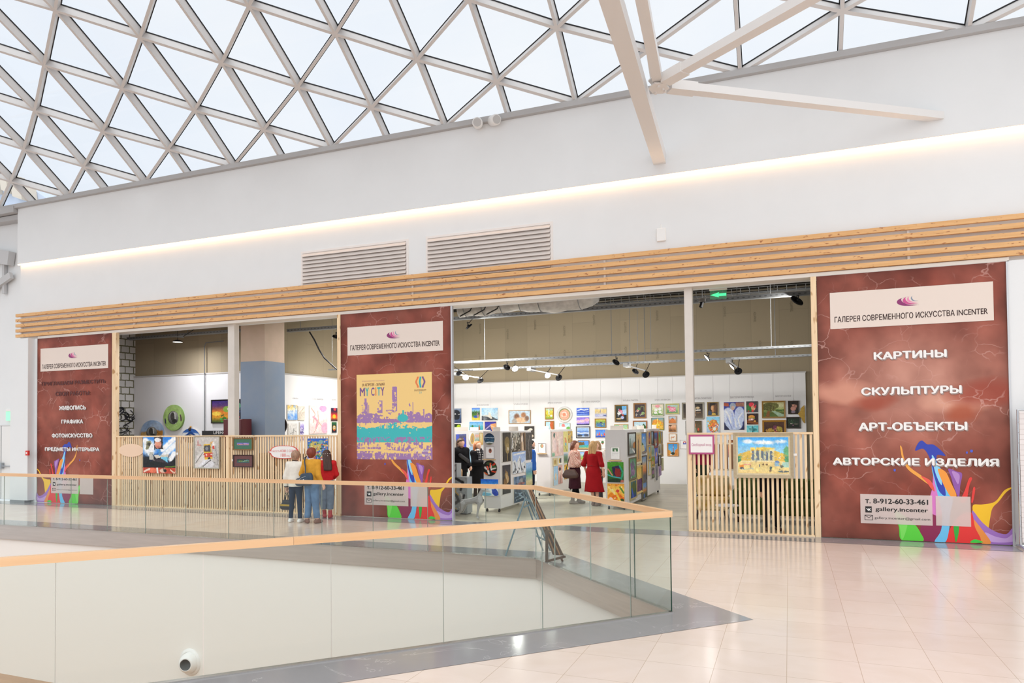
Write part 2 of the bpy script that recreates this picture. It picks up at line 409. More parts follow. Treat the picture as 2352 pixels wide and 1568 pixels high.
def block_mat():
    m = bpy.data.materials.new('aerated_block_masonry'); m.use_nodes = True
    n = m.node_tree.nodes; l = m.node_tree.links; b = n['Principled BSDF']; b.inputs['Roughness'].default_value = 0.9
    t = n.new('ShaderNodeTexCoord'); sp = n.new('ShaderNodeSeparateXYZ'); cb = n.new('ShaderNodeCombineXYZ')
    l.new(t.outputs['Object'], sp.inputs[0]); l.new(sp.outputs[1], cb.inputs[0]); l.new(sp.outputs[2], cb.inputs[1])
    nz = n.new('ShaderNodeTexNoise'); nz.inputs['Scale'].default_value = 9; l.new(t.outputs['Object'], nz.inputs['Vector'])
    ml = n.new('ShaderNodeVectorMath'); ml.operation = 'SCALE'; ml.inputs['Scale'].default_value = 0.03
    l.new(nz.outputs['Color'], ml.inputs[0]); ad = n.new('ShaderNodeVectorMath'); l.new(cb.outputs[0], ad.inputs[0]); l.new(ml.outputs[0], ad.inputs[1])
    br = n.new('ShaderNodeTexBrick'); br.offset = 0.5; br.inputs['Scale'].default_value = 1.0
    br.inputs['Brick Width'].default_value = 0.30; br.inputs['Row Height'].default_value = 0.215; br.inputs['Mortar Size'].default_value = 0.018
    br.inputs['Color1'].default_value = (*lin('dcdad6'), 1); br.inputs['Color2'].default_value = (*lin('c9c7c4'), 1); br.inputs['Mortar'].default_value = (*lin('6d6a52'), 1)
    l.new(ad.outputs[0], br.inputs['Vector']); l.new(br.outputs['Color'], b.inputs['Base Color'])
    return m
structure(box('wall_block', (-19.6, 0.5, 0), (-19.3, 2.5, 6.63), block_mat()))
# graffiti strokes sprayed on the masonry
g = G(); rnd = random.Random(5)
for i in range(14):
    y0 = 1.55+rnd.random()*0.5; z0 = 1.95+rnd.random()*0.75
    pts = [(-19.275, y0+0.16*math.sin(a*1.3+i)+0.02*a, z0+0.13*math.cos(a+i*2)) for a in np.linspace(0, 3.2, 9)]
    g.tube(pts, 0.006+0.016*rnd.random(), 5)
tag(g.obj('graffiti', mat('black_spray_paint', '232326', 0.8)), 'black sprayed graffiti swirls low on the pale masonry at the alcove end', 'graffiti', kind='stuff')
# concrete pillar
pil = structure(box('pillar', (-14.04, 1.2, 3.93), (-13.22, 2.0, 6.63), mat('bare_beige_concrete', 'd6bfae', 0.8, color2='cbb7a2', nscale=2)))
structure(box('pillar_painted', (-14.045, 1.195, 0), (-13.215, 2.005, 3.93), mat('blue_grey_paint', '8798ae', 0.6, color2='8e9bad', nscale=3)))
# steel posts in the shop front opening
POSTW = mat('primed_steel_post', 'd9d2ca', 0.5, noise=0.05, nscale=4)
for (xa, xb, lb) in ((-13.48, -13.265, 'white painted steel post in front of the blue grey pillar'), (-1.9, -1.745, 'white painted steel post at the right side of the gallery entrance')):
    o = box('steel_post', (xa, 0.12, 0), (xb, 0.30, 4.80), POSTW, bev=0.008); tag(o, lb, 'post')
structure(box('trim_7', (-20.5, 0.0, 4.79), (3.5, 0.3, 4.86), mat('cream_lintel', 'e0d9d0', 0.5)))

# ---- far left bay
structure(box('wall_left_end', (-34, 0.33, 0), (-21.4, 0.6, 8.45), WALLM))
dr = structure(empty('door_1', (-23.3, 0.33, 0)))
DW = mat('white_door_leaf', 'e8e7e5', 0.45)
for k, (a, b) in enumerate(((-0.95, 0.735), (0.755, 1.7))):
    lf = box('door_leaf', (a, -0.035, 0.02), (b, -0.002, 2.24), DW, dr)
    gq = G(); gq.tube([(a+0.05, -0.10, 1.02), (b-0.05, -0.10, 1.02)], 0.018, 8); gq.box((b-0.14 if k == 0 else a+0.02, -0.12, 0.95), (b-0.02 if k == 0 else a+0.14, -0.03, 1.12))
    gq.obj('panic_bar', mat('brushed_metal', 'a9adb2', 0.3, 0.8), lf)
box('door_gap', (0.728, -0.04, 0.02), (0.762, -0.03, 2.25), mat('grey_seal', '9a9ca0', 0.5), dr)
structure(box('trim_8', (-24.3, 0.30, 2.245), (-21.45, 0.34, 2.28), mat('door_head', 'd5d4d3', 0.5)))

# ---- roof: triangulated glazed vault rising from the wall top
PROF = [(0, 8.80), (-.60, 9.29), (-1.24, 9.76), (-1.95, 10.27), (-2.77, 10.75), (-3.60, 11.25), (-4.5, 11.68), (-5.45, 12.07), (-6.45, 12.4), (-7.5, 12.68), (-8.6, 12.9), (-9.7, 13.05), (-10.8, 13.12), (-11.9, 13.12), (-13, 13.05), (-14.1, 12.9), (-15.2, 12.68)]
COLX = {c: -19.304+1.5225*c for c in range(-14, 11)}
COLX.update({0: -19.304, 1: -17.83, 2: -16.305, 3: -14.76, 4: -13.211, 5: -11.69, 6: -10.171, 7: -8.65, 8: -7.118, 9: -5.587, 10: -4.056, 11: -2.42, 12: -0.763, 13: 0.99, 14: 3.0, 15: 5.0, 16: 7.0, 17: 9.0})
NR = len(PROF)
def nrm(r):
    a = PROF[max(r-1, 0)]; b = PROF[min(r+1, NR-1)]; t = np.array([0, b[0]-a[0], b[1]-a[1]]); t /= np.linalg.norm(t)
    n = np.cross(np.array([1.0, 0, 0]), -t); return n if n[2] > 0 else -n
def node(r, c): return np.array([COLX[c], PROF[r][0], PROF[r][1]])
C0, C1 = -14, 17
roof = structure(empty('window_1', (-8, 0, 8.74)))
def sweep(chain, w, h, off=0.0):
    """rectangular bar along roof nodes (r, c); off lifts it along the surface normal"""
    P = [node(*k) for k in chain]; N = [nrm(k[0]) for k in chain]; v = []
    for i, p in enumerate(P):
        t = P[min(i+1, len(P)-1)]-P[max(i-1, 0)]; t /= np.linalg.norm(t); sd = np.cross(t, N[i]); sd /= np.linalg.norm(sd); u = np.cross(sd, t)
        for a, b in ((-1, 0), (1, 0), (1, 1), (-1, 1)): v.append(p+sd*a*w/2+u*(off+b*h))
    n = len(P)
    f = [(0, 1, 2, 3), tuple(4*(n-1)+k for k in (3, 2, 1, 0))]+[(4*i+k, 4*i+4+k, 4*i+4+(k+1) % 4, 4*i+(k+1) % 4) for i in range(n-1) for k in range(4)]
    return v, f
BARM = mat('painted_roof_steel', 'd2cfcd', 0.42)
GASK = mat('black_glazing_gasket', '15161b', 0.6)
O = Vector((-8, 0, 8.74))
def bar(chain):
    if len(chain) < 2: return
    v, f = sweep(chain, 0.062, 0.19); o = mesh_obj('glazing_bar', [np.array(q)-np.array(O) for q in v], f, BARM, roof)
    v, f = sweep(chain, 0.095, 0.022, 0.19); mesh_obj('gasket', [np.array(q)-np.array(O) for q in v], f, GASK, o)
for c in range(C0, C1+1):
    ch = [(r, c) for r in range(0, NR) if (r+c) % 2 == 0]
    if c % 2: ch = [(0, c)]+ch
    bar(ch)
for k in range(C0, C1+NR, 2):
    bar([(k-c, c) for c in range(C0, C1+1) if 0 <= k-c < NR])
for k in range(C0-NR+1, C1+1, 2):
    if k % 2 == 0: bar([(c-k, c) for c in range(C0, C1+1) if 0 <= c-k < NR])
v = []; f = []; ix = {}
def gi(r, c):
    if (r, c) not in ix:
        ix[(r, c)] = len(v); v.append(node(r, c)+nrm(r)*0.215-np.array(O))
    return ix[(r, c)]
for r in range(0, NR-1):
    for c in range(C0, C1):
        # every node with r+c even; triangles lie between columns c and c+1
        a = (r, c) if (r+c) % 2 == 0 else (r, c+1); bcol = c+1 if a[1] == c else c
        up = (r+1, bcol)
        if r+2 < NR: f.append((gi(*a), gi(*up), gi(r+2, a[1])))
        if r == 0: f.append((gi(*a), gi(0, bcol), gi(*up)))
def thin_fresnel(m, ior):
    n = m.node_tree.nodes; l = m.node_tree.links
    ge = n.new('ShaderNodeNewGeometry'); mr = n.new('ShaderNodeMapRange'); mr.inputs['To Min'].default_value = ior; mr.inputs['To Max'].default_value = 1/ior
    fr = n.new('ShaderNodeFresnel'); l.new(ge.outputs['Backfacing'], mr.inputs['Value']); l.new(mr.outputs[0], fr.inputs['IOR']); return fr
def pane_mat():
    m = bpy.data.materials.new('clear_roof_glazing'); m.use_nodes = True
    n = m.node_tree.nodes; l = m.node_tree.links; n.remove(n['Principled BSDF']); o = n['Material Output']
    t = n.new('ShaderNodeBsdfTransparent'); t.inputs[0].default_value = (0.97, 0.985, 1, 1); gl = n.new('ShaderNodeBsdfGlossy'); gl.inputs['Roughness'].default_value = 0.02
    fr = thin_fresnel(m, 1.35); mx = n.new('ShaderNodeMixShader')
    l.new(fr.outputs[0], mx.inputs[0]); l.new(t.outputs[0], mx.inputs[1]); l.new(gl.outputs[0], mx.inputs[2]); l.new(mx.outputs[0], o.inputs[0])
    return m
mesh_obj('glazing', v, f, pane_mat(), roof)
structure(box('trim_9', (-26, -0.10, 8.742), (XR, 0.25, 8.86), mat('grey_roof_sill', 'b4b3b3', 0.5)))
structure(box('trim_10', (-34, -0.12, 8.62), (-21.42, 0.33, 8.80), mat('grey_roof_sill', 'b4b3b3', 0.5)))
structure(box('trim_11', (-34, 0.05, 8.45), (-21.42, 0.4, 8.60), mat('grey_roof_sill', 'b4b3b3', 0.5)))

# ---- white star truss below the roof
T = empty('roof_truss', (-1.82, -3.07, 7.42), 0, 'white steel star truss of beams meeting at a bolted node, tied to the upper wall', 'roof truss')
def tb(name, p, q, w, h):
    g = G(); o = np.array([-1.82, -3.07, 7.42]); g.beam(np.array(p)-o, np.array(q)-o, w, h); return g.obj(name, STEELW, T)
tb('main_beam', (-2.32, 0.05, 7.40), (-1.55, -12.3, 7.40), 0.245, 0.22)
tb('brace', (-1.66, -2.93, 7.42), (2.55, 0.03, 7.42), 0.17, 0.125)
tb('brace', (-1.68, -3.2, 7.42), (3.4, -6.75, 7.42), 0.17, 0.125)
tb('brace', (-1.81, -3.2, 7.47), (-1.08, -12.0, 7.47), 0.15, 0.15)
g = G()
hexa = [(0.16*math.cos(a)+0.01, 0.2*math.sin(a)) for a in np.arange(0.3, 6.5, math.pi/3)[:6]]
g.prism(hexa, -0.07, -0.05); g.prism(hexa, 0.05, 0.07); g.box((-0.08, -0.08, -0.05), (0.08, 0.08, 0.05))
nd = g.obj('gusset_node', STEELW, T)
for (bx, by) in ((0.07, 0.02), (0.02, -0.1), (-0.06, 0.1), (0.09, 0.1)):
    g = G(); g.lathe([(0, -0.1), (0.022, -0.1), (0.022, -0.07)], (bx, by, 0), 8); g.obj('bolt', STEELW, nd)
for p, q in (((-1.67, -2.94, 7.42), (-1.3, -2.68, 7.42)), ((-1.69, -3.19, 7.42), (-1.36, -3.42, 7.42))):
    tb('splice_sleeve', p, q, 0.2, 0.15)

# ---- timber batten cladding over the shop front
BATT = wood('knotty_larch_batten', 'd8a468', 'e6b67e', 0, 0.5, 'a8693c', 5.0)
cl = empty('batten_cladding', (-8, 0, 4.87), 0, 'five long horizontal knotty timber battens across the wall above the shop front', 'wood cladding')
for k in range(5):
    zt = 5.573-0.153*k
    G().box((XL+8-0.03, -0.035, zt-0.088-4.87), (XR+8, 0.03, zt-4.87), bev=0.003).obj('batten', BATT, cl)
for x in (-13.3, -8.7, 0.0, 4.5, 10.0, 14.0): box('support', (x, 0.03, 0.02), (x+0.04, 0.088, 0.69), WALLM, cl)
# ---- warm LED line under the upper wall
led = empty('led_light', (-8, 0.04, 7.06), 0, 'long warm white light strip along the foot of the upper wall', 'light')
box('diffuser', (XL+8, -0.035, -0.012), (XR+8, 0.01, 0.012), mat('led_diffuser', 'ffca8f', 0.4, emit=9.0), led)
box('profile', (XL+8, -0.035, 0.012), (XR+8, 0.012, 0.0195), mat('led_profile', 'dedad6', 0.4), led)

# ---- air vents, sensor and wall spotlights
VENT = mat('cream_louvre', 'dcd2cb', 0.5)
for (xa, xb, lb) in ((-11.07, -8.16, 'wide louvred air vent above the battens, left one of the pair'), (-7.6, -4.66, 'wide louvred air vent above the battens, right one of the pair')):
    vt = empty('air_vent', ((xa+xb)/2, 0.09, 5.45), 0, lb, 'air vent', 'louvred air vents'); w = (xb-xa)/2
    g = G()
    for (a, b) in (((-w-0.05, -0.02, -0.0), (-w, 0.0, 0.98)), ((w, -0.02, -0.0), (w+0.05, 0.0, 0.98)), ((-w, -0.02, 0.93), (w, 0.0, 0.98))): g.box(a, b)
    g.obj('frame', mat('vent_frame', 'ebe5e1', 0.5), vt)
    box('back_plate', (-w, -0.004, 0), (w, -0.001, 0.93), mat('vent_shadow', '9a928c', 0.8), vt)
    for i in range(10):
        zz = 0.93-0.093*(i+1)
        G().add([(-w, -0.004, zz+0.093), (w, -0.004, zz+0.093), (w, -0.05, zz+0.018), (-w, -0.05, zz+0.018), (w, -0.05, zz), (-w, -0.05, zz)], [(3, 2, 1, 0), (5, 4, 2, 3)]).obj('louvre', VENT, vt)
s = empty('wall_sensor', (-2.32, 0.09, 5.76), 0, 'small white sensor box on the wall above the battens', 'sensor')
G().box((-0.09, -0.05, 0), (0.09, 0, 0.26), bev=0.008).obj('housing', WHITE, s)
G().tube([(0, -0.02, 0.26), (0, -0.02, 0.34)], 0.012, 6).obj('cable_gland', WHITE, s)
for xx, lb, ya in ((-6.23, 'white round spotlight on the wall edge, left of two', 0.0), (-5.83, 'white round spotlight on the wall edge, right of two', 0.35)):
    s = empty('spotlight', (xx, -0.14, 8.72), ya, lb, 'spotlight')
    G().lathe([(0, 0.16), (0.10, 0.16), (0.115, 0.10), (0.115, -0.14), (0.10, -0.15)], (0, 0, 0), 20, (0.3, -0.8, -0.25)).obj('housing', WHITE, s, smooth=True)
    G().lathe([(0, 0.163), (0.088, 0.163)], (0, 0, 0), 20, (0.3, -0.8, -0.25)).obj('lens', mat('frosted_lens', 'b9b7b5', 0.3), s)
    G().tube([(0, 0.02, 0), (0, 0.16, 0.02)], 0.03, 8).obj('bracket', WHITE, s)

# ---- left bay fittings
s = empty('exit_sign', tuple(on_y(27, 955, 0.28)), 0, 'small green lit exit sign above the white door at far left', 'exit sign')
G().box((-0.22, -0.03, -0.14), (0.22, 0.0, 0.14)).obj('panel', mat('exit_green_light', '8fe9b4', 0.4, emit=0.75), s)
G().box((-0.2, -0.05, 0.14), (0.2, 0.03, 0.22), bev=0.01).obj('housing', WHITE, s)
a = on_y(65, 1040, -0.21)
s = empty('fire_alarm', tuple(a), 0, 'small red square fire alarm button on the white pier at left', 'fire alarm')
G().box((-0.06, -0.05, -0.07), (0.06, 0.005, 0.07), bev=0.008).obj('case', mat('alarm_red', 'd8342c', 0.4), s)
G().box((-0.025, -0.054, -0.025), (0.025, -0.05, 0.025)).obj('button', WHITE, s)
s = empty('wall_bracket', (-23.2, 0.33, 7.0), 0, 'grey steel bracket beam with brace at the left edge of the hall', 'bracket')
p0 = on_y(0, 590, 0.2)-np.array([-23.2, 0.33, 7.0]); p1 = on_y(26, 594, 0.2)-np.array([-23.2, 0.33, 7.0])
G().beam(p0+(p0-p1)*1.5, p1, 0.2, 0.42).obj('beam', mat('light_grey_steel', 'c2c2c3', 0.5), s)
p2 = on_y(0, 650, 0.2)-np.array([-23.2, 0.33, 7.0]); p3 = on_y(26, 632, 0.2)-np.array([-23.2, 0.33, 7.0])
G().beam(p2+(p2-p3)*1.5, p3, 0.1, 0.2).obj('brace', mat('light_grey_steel', 'c2c2c3', 0.5), s)
p4 = on_y(10, 605, 0.25)-np.array([-23.2, 0.33, 7.0]); p5 = on_y(10, 675, 0.25)-np.array([-23.2, 0.33, 7.0])
G().beam(p4, p5, 0.1, 0.08, up=(0, 1, 0)).obj('hanger', mat('light_grey_steel', 'c2c2c3', 0.5), s)

# ---- air nozzle in the atrium wall
a = on_y(437, 1520, FAR+0.05)
s = empty('air_nozzle', tuple(a), 0, 'white round jet nozzle air outlet in the atrium wall below the floor edge', 'air nozzle')
ax = (-0.25, -0.93, 0.0)
NW = mat('nozzle_white', 'efeeec', 0.35)
G().lathe([(0.26, 0.0), (0.26, 0.012), (0.22, 0.03), (0.2, 0.03)], (0, 0, 0), 28, (0, -1, 0)).obj('flange', NW, s, smooth=True)
G().lathe([(0.2, 0.03), (0.2, 0.06), (0.175, 0.15), (0.13, 0.21), (0.107, 0.225), (0.098, 0.15)], (0, 0.02, 0), 28, (0.30, -0.90, 0.04)).obj('nozzle', NW, s, smooth=True)
G().lathe([(0.105, 0.222), (0.088, 0.12), (0, 0.10)], (0, 0.02, 0), 28, (0.30, -0.90, 0.04)).obj('duct', mat('dark_duct', '6d6d6b', 0.7), s, smooth=True)

# ---- glass balustrade
def glass_mat():
    m = bpy.data.materials.new('balustrade_glass'); m.use_nodes = True
    n = m.node_tree.nodes; l = m.node_tree.links; n.remove(n['Principled BSDF']); o = n['Material Output']
    t = n.new('ShaderNodeBsdfTransparent'); t.inputs[0].default_value = (0.945, 0.975, 0.962, 1); gl = n.new('ShaderNodeBsdfGlossy'); gl.inputs['Roughness'].default_value = 0.01
    fr = thin_fresnel(m, 1.33); mx = n.new('ShaderNodeMixShader')
    l.new(fr.outputs[0], mx.inputs[0]); l.new(t.outputs[0], mx.inputs[1]); l.new(gl.outputs[0], mx.inputs[2]); l.new(mx.outputs[0], o.inputs[0])
    return m
GLASS = glass_mat(); GEDGE = mat('pale_glass_edge', 'b2bfb8', 0.2); GEND = mat('green_glass_end', '1d4a3b', 0.15)
RAIL = wood('beech_handrail', 'e0b181', 'eac298', 0, 0.38, freq=9)
bal = empty('glass_balustrade', (BX, FAR, 0), 0, 'frameless glass balustrade with a timber handrail folding round the atrium opening', 'balustrade')
CH = mat('steel_base_channel', 'b9b6b2', 0.3, 0.7)
def run(p, q, seams, zt0, zt1, jn, end=0):
    """one straight side from p to q; seams are distances along it"""
    p = np.array(p, float); q = np.array(q, float); L = np.linalg.norm(q-p); an = math.atan2(q[1]-p[1], q[0]-p[0])
    loc = (p[0]-BX, p[1]-FAR, 0)
    def put(o): o.location = loc; o.rotation_euler = (0, 0, an); return o
    ts = [0]+[s_ for s_ in seams if 0 < s_ < L]+[L]
    for k_, (a, b) in enumerate(zip(ts[:-1], ts[1:])):
        g = G(); gp = 0.0025; hz = 1.10
        v = [(a+gp, -0.006, 0.012), (b-gp, -0.006, 0.012), (b-gp, 0.006, 0.012), (a+gp, 0.006, 0.012), (a+gp, -0.006, hz), (b-gp, -0.006, hz), (b-gp, 0.006, hz), (a+gp, 0.006, hz)]
        g.add(v, [(0, 1, 5, 4), (2, 3, 7, 6)], 0); g.add(v, [(3, 2, 1, 0), (4, 5, 6, 7), (1, 2, 6, 5), (3, 0, 4, 7)], 1)
        put(g.obj('glass_panel', GLASS, bal, mats=[GLASS, GEND if end and k_ == (0 if end < 0 else len(ts)-2) else GEDGE]))
    js = [0]+[j for j in jn if 0 < j < L]+[L]
    for a, b in zip(js[:-1], js[1:]):
        za = zt0+(zt1-zt0)*a/L; zb = zt0+(zt1-zt0)*b/L; g = G(); w = 0.032; h = 0.066
        e = 0.001
        g.add([(a+e, -w, za-h), (b-e, -w, zb-h), (b-e, w, zb-h), (a+e, w, za-h), (a+e, -w, za), (b-e, -w, zb), (b-e, w, zb), (a+e, w, za)],
              [(3, 2, 1, 0), (4, 5, 6, 7), (0, 1, 5, 4), (1, 2, 6, 5), (2, 3, 7, 6), (3, 0, 4, 7)])
        put(g.obj('handrail', RAIL, bal))
    put(G().box((0, -0.03, 0.0), (L, 0.03, 0.014)).obj('base_channel', CH, bal))
run((-30, FAR), (BX, FAR), [30-16.31-1.065*k for k in range(12, 0, -1)]+[30-16.31+1.065*k for k in range(0, 12)], 1.155, 1.155, [12.55, 25.6])
run((BX, FAR), (CX, CYY), [0.66, 1.725, 2.79], 1.155, 1.13, [2.45], 1)
run((CX+0.004, CYY+0.004), (-9.0, -13.85), [0.54]+[0.54+1.061*k for k in range(1, 11)], 1.13, 1.13, [1.05, 4.05, 7.5], -1)

# ---- the neighbouring building seen through the lowest panes at the left
def ob(x, y): q = on_y(x, y, 14.0); return (q[0]+40, q[2]-8)
t = empty('neighbour_building', (-40, 14, 8), 0, 'pale blue building with beige roof strips outside, seen through the lowest roof panes at left', 'building')
G().prism([ob(-260, 540), ob(130, 540), ob(118, 462), ob(60, 425), ob(-20, 405), ob(-260, 380)], 0.0, 5.0, axis=1).obj('glass_hall', mat('pale_blue_cladding', 'c9d6ea', 0.4), t)
for (x0, x1, y0, y1) in ((-14, 8, 378, 440), (18, 34, 388, 440), (44, 66, 405, 455), (78, 90, 420, 465)):
    G().prism([ob(x0, y1), ob(x1, y1+8), ob(x1-8, y0+5), ob(x0-8, y0)], -0.4, -0.02, axis=1).obj('roof_strip', mat('beige_cladding', 'd9cfc0', 0.6), t)
# ================================================================ shop front: fences, banners
PINE = wood('pine_slat', 'e6c49a', 'f3dab4', 2, 0.5, 'b98a58', 2.0)
PINEH = wood('pine_rail', 'e6c49a', 'f3dab4', 0, 0.5, 'b98a58', 2.0)
for (xa, xb, y0, lb) in ((-17.455, -17.30, -0.02, 'tall pine post between the left banner and the slatted fence'), (-10.01, -9.915, -0.02, 'tall pine post at the left edge of the middle banner'), (0.41, 0.508, -0.02, 'tall pine post at the left edge of the right banner')):
    tag(box('timber_post', (xa, y0, 0), (xb, 0.09, 4.79), PINE, bev=0.004), lb, 'post')
def fence(xa, xb, n, lb, wid, extra=()):
    t = empty('slat_fence', ((xa+xb)/2, 0.02, 0), 0, lb, 'fence'); ox = (xa+xb)/2
    G().box((xa-ox, -0.035, 1.885), (xb-ox, 0.055, 1.925), bev=0.003).obj('top_rail', PINEH, t)
    G().box((xa-ox, -0.035, 0.0), (xb-ox, 0.055, 0.03), bev=0.003).obj('bottom_rail', PINEH, t)
    rnd = random.Random(3)
    for i in range(n):
        x = xa+(i+0.5)*(xb-xa)/n-ox+rnd.uniform(-0.004, 0.004)
        G().box((x-wid/2, -0.010, 0.03), (x+wid/2, 0.010, 1.885)).obj('slat', PINE, t)
    for x in extra: G().box((x-ox-0.04, -0.03, 0.03), (x-ox+0.04, 0.05, 1.885)).obj('post', PINE, t)
    return t
fence(-17.29, -10.02, 93, 'long pine slat fence with paintings, left of the middle banner', 0.043, (-17.2, -13.37))
fence(-1.86, 0.405, 27, 'short pine slat fence left of the large right banner', 0.042, (-1.82,))

# ---------------------------------------------------------------- a small painter: pictures as colour grids
def vnoise(nx, ny, fx, fy, rs, octv=3):
    """smooth value noise, ny x nx"""
    o = np.zeros((ny, nx)); a = 1.0; tot = 0
    for k in range(octv):
        gx, gy = max(2, int(fx*2**k)+2), max(2, int(fy*2**k)+2); g = rs.rand(gy, gx)
        x = np.linspace(0, gx-1.001, nx); y = np.linspace(0, gy-1.001, ny); xi = x.astype(int); yi = y.astype(int); fx_ = x-xi; fy_ = y-yi
        fx_ = fx_*fx_*(3-2*fx_); fy_ = (fy_*fy_*(3-2*fy_))[:, None]
        top = g[yi][:, xi]*(1-fx_)+g[yi][:, np.minimum(xi+1, gx-1)]*fx_
        yj = np.minimum(yi+1, gy-1); bot = g[yj][:, xi]*(1-fx_)+g[yj][:, np.minimum(xi+1, gx-1)]*fx_
        o += a*(top*(1-fy_)+bot*fy_); tot += a; a *= 0.5
    return o/tot
def hx(c):
    if len(c) == 3: c = ''.join(q*2 for q in c)
    return np.array([int(c[i:i+2], 16)/255 for i in (0, 2, 4)])
def grad(stops, t):
    s = np.array([hx(c) for c in stops]); p = np.linspace(0, 1, len(s)) if len(s) > 1 else np.array([0.])
    return np.stack([np.interp(t, p, s[:, k]) for k in range(3)], -1)
def in_poly(P, U, V):
    m = np.zeros(U.shape, bool); n = len(P)
    for i in range(n):
        x0, y0 = P[i]; x1, y1 = P[(i+1) % n]
        c = ((y0 > V) != (y1 > V)) & (U < (x1-x0)*(V-y0)/(y1-y0+1e-12)+x0)
        m ^= c
    return m
def paint(spec, nx, ny, seed=1):
    """spec: 'g c..' gradient down, 'h c..' across, 'b x y rx ry c [soft]' blob, 'p c x y ..' patch, 'l c w x y ..' stroke,
    's n size x0 y0 x1 y1 c..' dabs, 'w c amount freq' cloudy wash, 'n amount' brushwork"""
    rs = np.random.RandomState(seed)
    U, V = np.meshgrid((np.arange(nx)+0.5)/nx, (np.arange(ny)+0.5)/ny); A = np.ones((ny, nx, 3))*0.5
    asp = ny/nx; brush = 0.10
    wob = (vnoise(nx, ny, 7, 7*asp, rs)-0.5)*0.012; wob2 = (vnoise(nx, ny, 7, 7*asp, rs)-0.5)*0.012
    Uw, Vw = U+wob, V+wob2
    for op in spec.split(';'):
        t = op.split()
        if not t: continue
        k = t[0]
        if k == 'g': A = grad(t[1:], np.clip(Vw, 0, 1))
        elif k == 'h': A = grad(t[1:], np.clip(Uw, 0, 1))
        elif k == 'b':
            x, y, rx, ry = map(float, t[1:5]); so = float(t[6]) if len(t) > 6 else 0.14
            d = np.sqrt(((Uw-x)/rx)**2+((Vw-y)/ry)**2); m = np.clip((1-d)/max(so, 1e-3)+0.5, 0, 1)[..., None]; A = A*(1-m)+hx(t[5])*m
        elif k == 'p':
            q = list(map(float, t[2:])); m = in_poly(list(zip(q[0::2], q[1::2])), Uw, Vw)[..., None]; A = np.where(m, hx(t[1]), A)
        elif k == 'l':
            w = float(t[2]); q = list(map(float, t[3:])); P = list(zip(q[0::2], q[1::2])); D = np.full(U.shape, 9.)
            for (x0, y0), (x1, y1) in zip(P[:-1], P[1:]):
                dx, dy = x1-x0, (y1-y0)*asp; L = dx*dx+dy*dy+1e-9; h = np.clip(((Uw-x0)*dx+(Vw-y0)*asp*dy)/L, 0, 1)
                D = np.minimum(D, np.hypot(Uw-x0-h*dx, (Vw-y0)*asp-h*dy))
            m = np.clip((w-D)/(w*0.5+1e-6)+0.3, 0, 1)[..., None]; A = A*(1-m)+hx(t[1])*m
        elif k == 's':
            n = int(t[1]); sz = float(t[2]); x0, y0, x1, y1 = map(float, t[3:7]); cs = [hx(c) for c in t[7:]]
            for i in range(n):
                x = x0+(x1-x0)*rs.rand(); y = y0+(y1-y0)*rs.rand(); an = rs.rand()*3.14; a = sz*(0.6+0.8*rs.rand()); b = a*(0.35+0.5*rs.rand())
                du = U-x; dv = (V-y)*asp; m = np.clip((1-np.hypot((du*math.cos(an)+dv*math.sin(an))/a, (-du*math.sin(an)+dv*math.cos(an))/b))*3, 0, 1)[..., None]
                A = A*(1-m)+cs[rs.randint(len(cs))]*m
        elif k == 'w':
            f = float(t[3]); m = np.clip((vnoise(nx, ny, f, f*asp, rs, 4)-0.42)*4, 0, 1)[..., None]*float(t[2]); A = A*(1-m)+hx(t[1])*m
        elif k == 'n': brush = float(t[1])
    if brush > 0.02:
        # painterly finish: strokes that drag nearby colour about, then grain
        sx = ((vnoise(nx, ny, 26, 26*asp, rs, 2)-0.5)*nx*0.02).astype(int); sy = ((vnoise(nx, ny, 26, 26*asp, rs, 2)-0.5)*ny*0.02).astype(int)
        jj, ii = np.meshgrid(np.arange(nx), np.arange(ny)); A = A[np.clip(ii+sy, 0, ny-1), np.clip(jj+sx, 0, nx-1)]
        for i in range(int(46*max(1, nx*ny/2500))):
            x, y = rs.rand(), rs.rand(); an = rs.rand()*3.14; L = 0.018+0.03*rs.rand(); wd = L*(0.25+0.2*rs.rand())
            col = A[min(ny-1, int(np.clip(y+0.012*rs.randn(), 0, 0.999)*ny)), min(nx-1, int(np.clip(x+0.012*rs.randn(), 0, 0.999)*nx))]*(1+0.16*rs.randn()*brush*6*0.5)+0.02*rs.randn(3)
            x0, x1, y0, y1 = int(max(0, (x-L)*nx)), int(min(nx, (x+L)*nx+1)), int(max(0, (y-L/asp)*ny)), int(min(ny, (y+L/asp)*ny+1))
            if x1 <= x0 or y1 <= y0: continue
            du = U[y0:y1, x0:x1]-x; dv = (V[y0:y1, x0:x1]-y)*asp; m = np.clip((1-np.hypot((du*math.cos(an)+dv*math.sin(an))/L, (-du*math.sin(an)+dv*math.cos(an))/wd))*3, 0, 0.8)[..., None]
            A[y0:y1, x0:x1] = A[y0:y1, x0:x1]*(1-m)+col*m
    A = A*(1+(vnoise(nx, ny, 14, 14*asp, rs, 3)-0.5)[..., None]*brush*2)+(vnoise(nx, ny, nx/2.2, ny/2.2, rs, 1)-0.5)[..., None]*brush*0.7
    return np.clip(A, 0, 1)
def tolin(A): return np.where(A <= 0.04045, A/12.92, ((A+0.055)/1.055)**2.4)
VC = vcol_mat('painted_canvas'); VCG = vcol_mat('glossy_print', 0.35)
def colour_mesh(o, per_vertex):
    at = o.data.color_attributes.new('paint', 'FLOAT_COLOR', 'POINT')
    c = np.ones((len(o.data.vertices), 4)); c[:len(per_vertex), :3] = per_vertex; at.data.foreach_set('color', c.ravel())
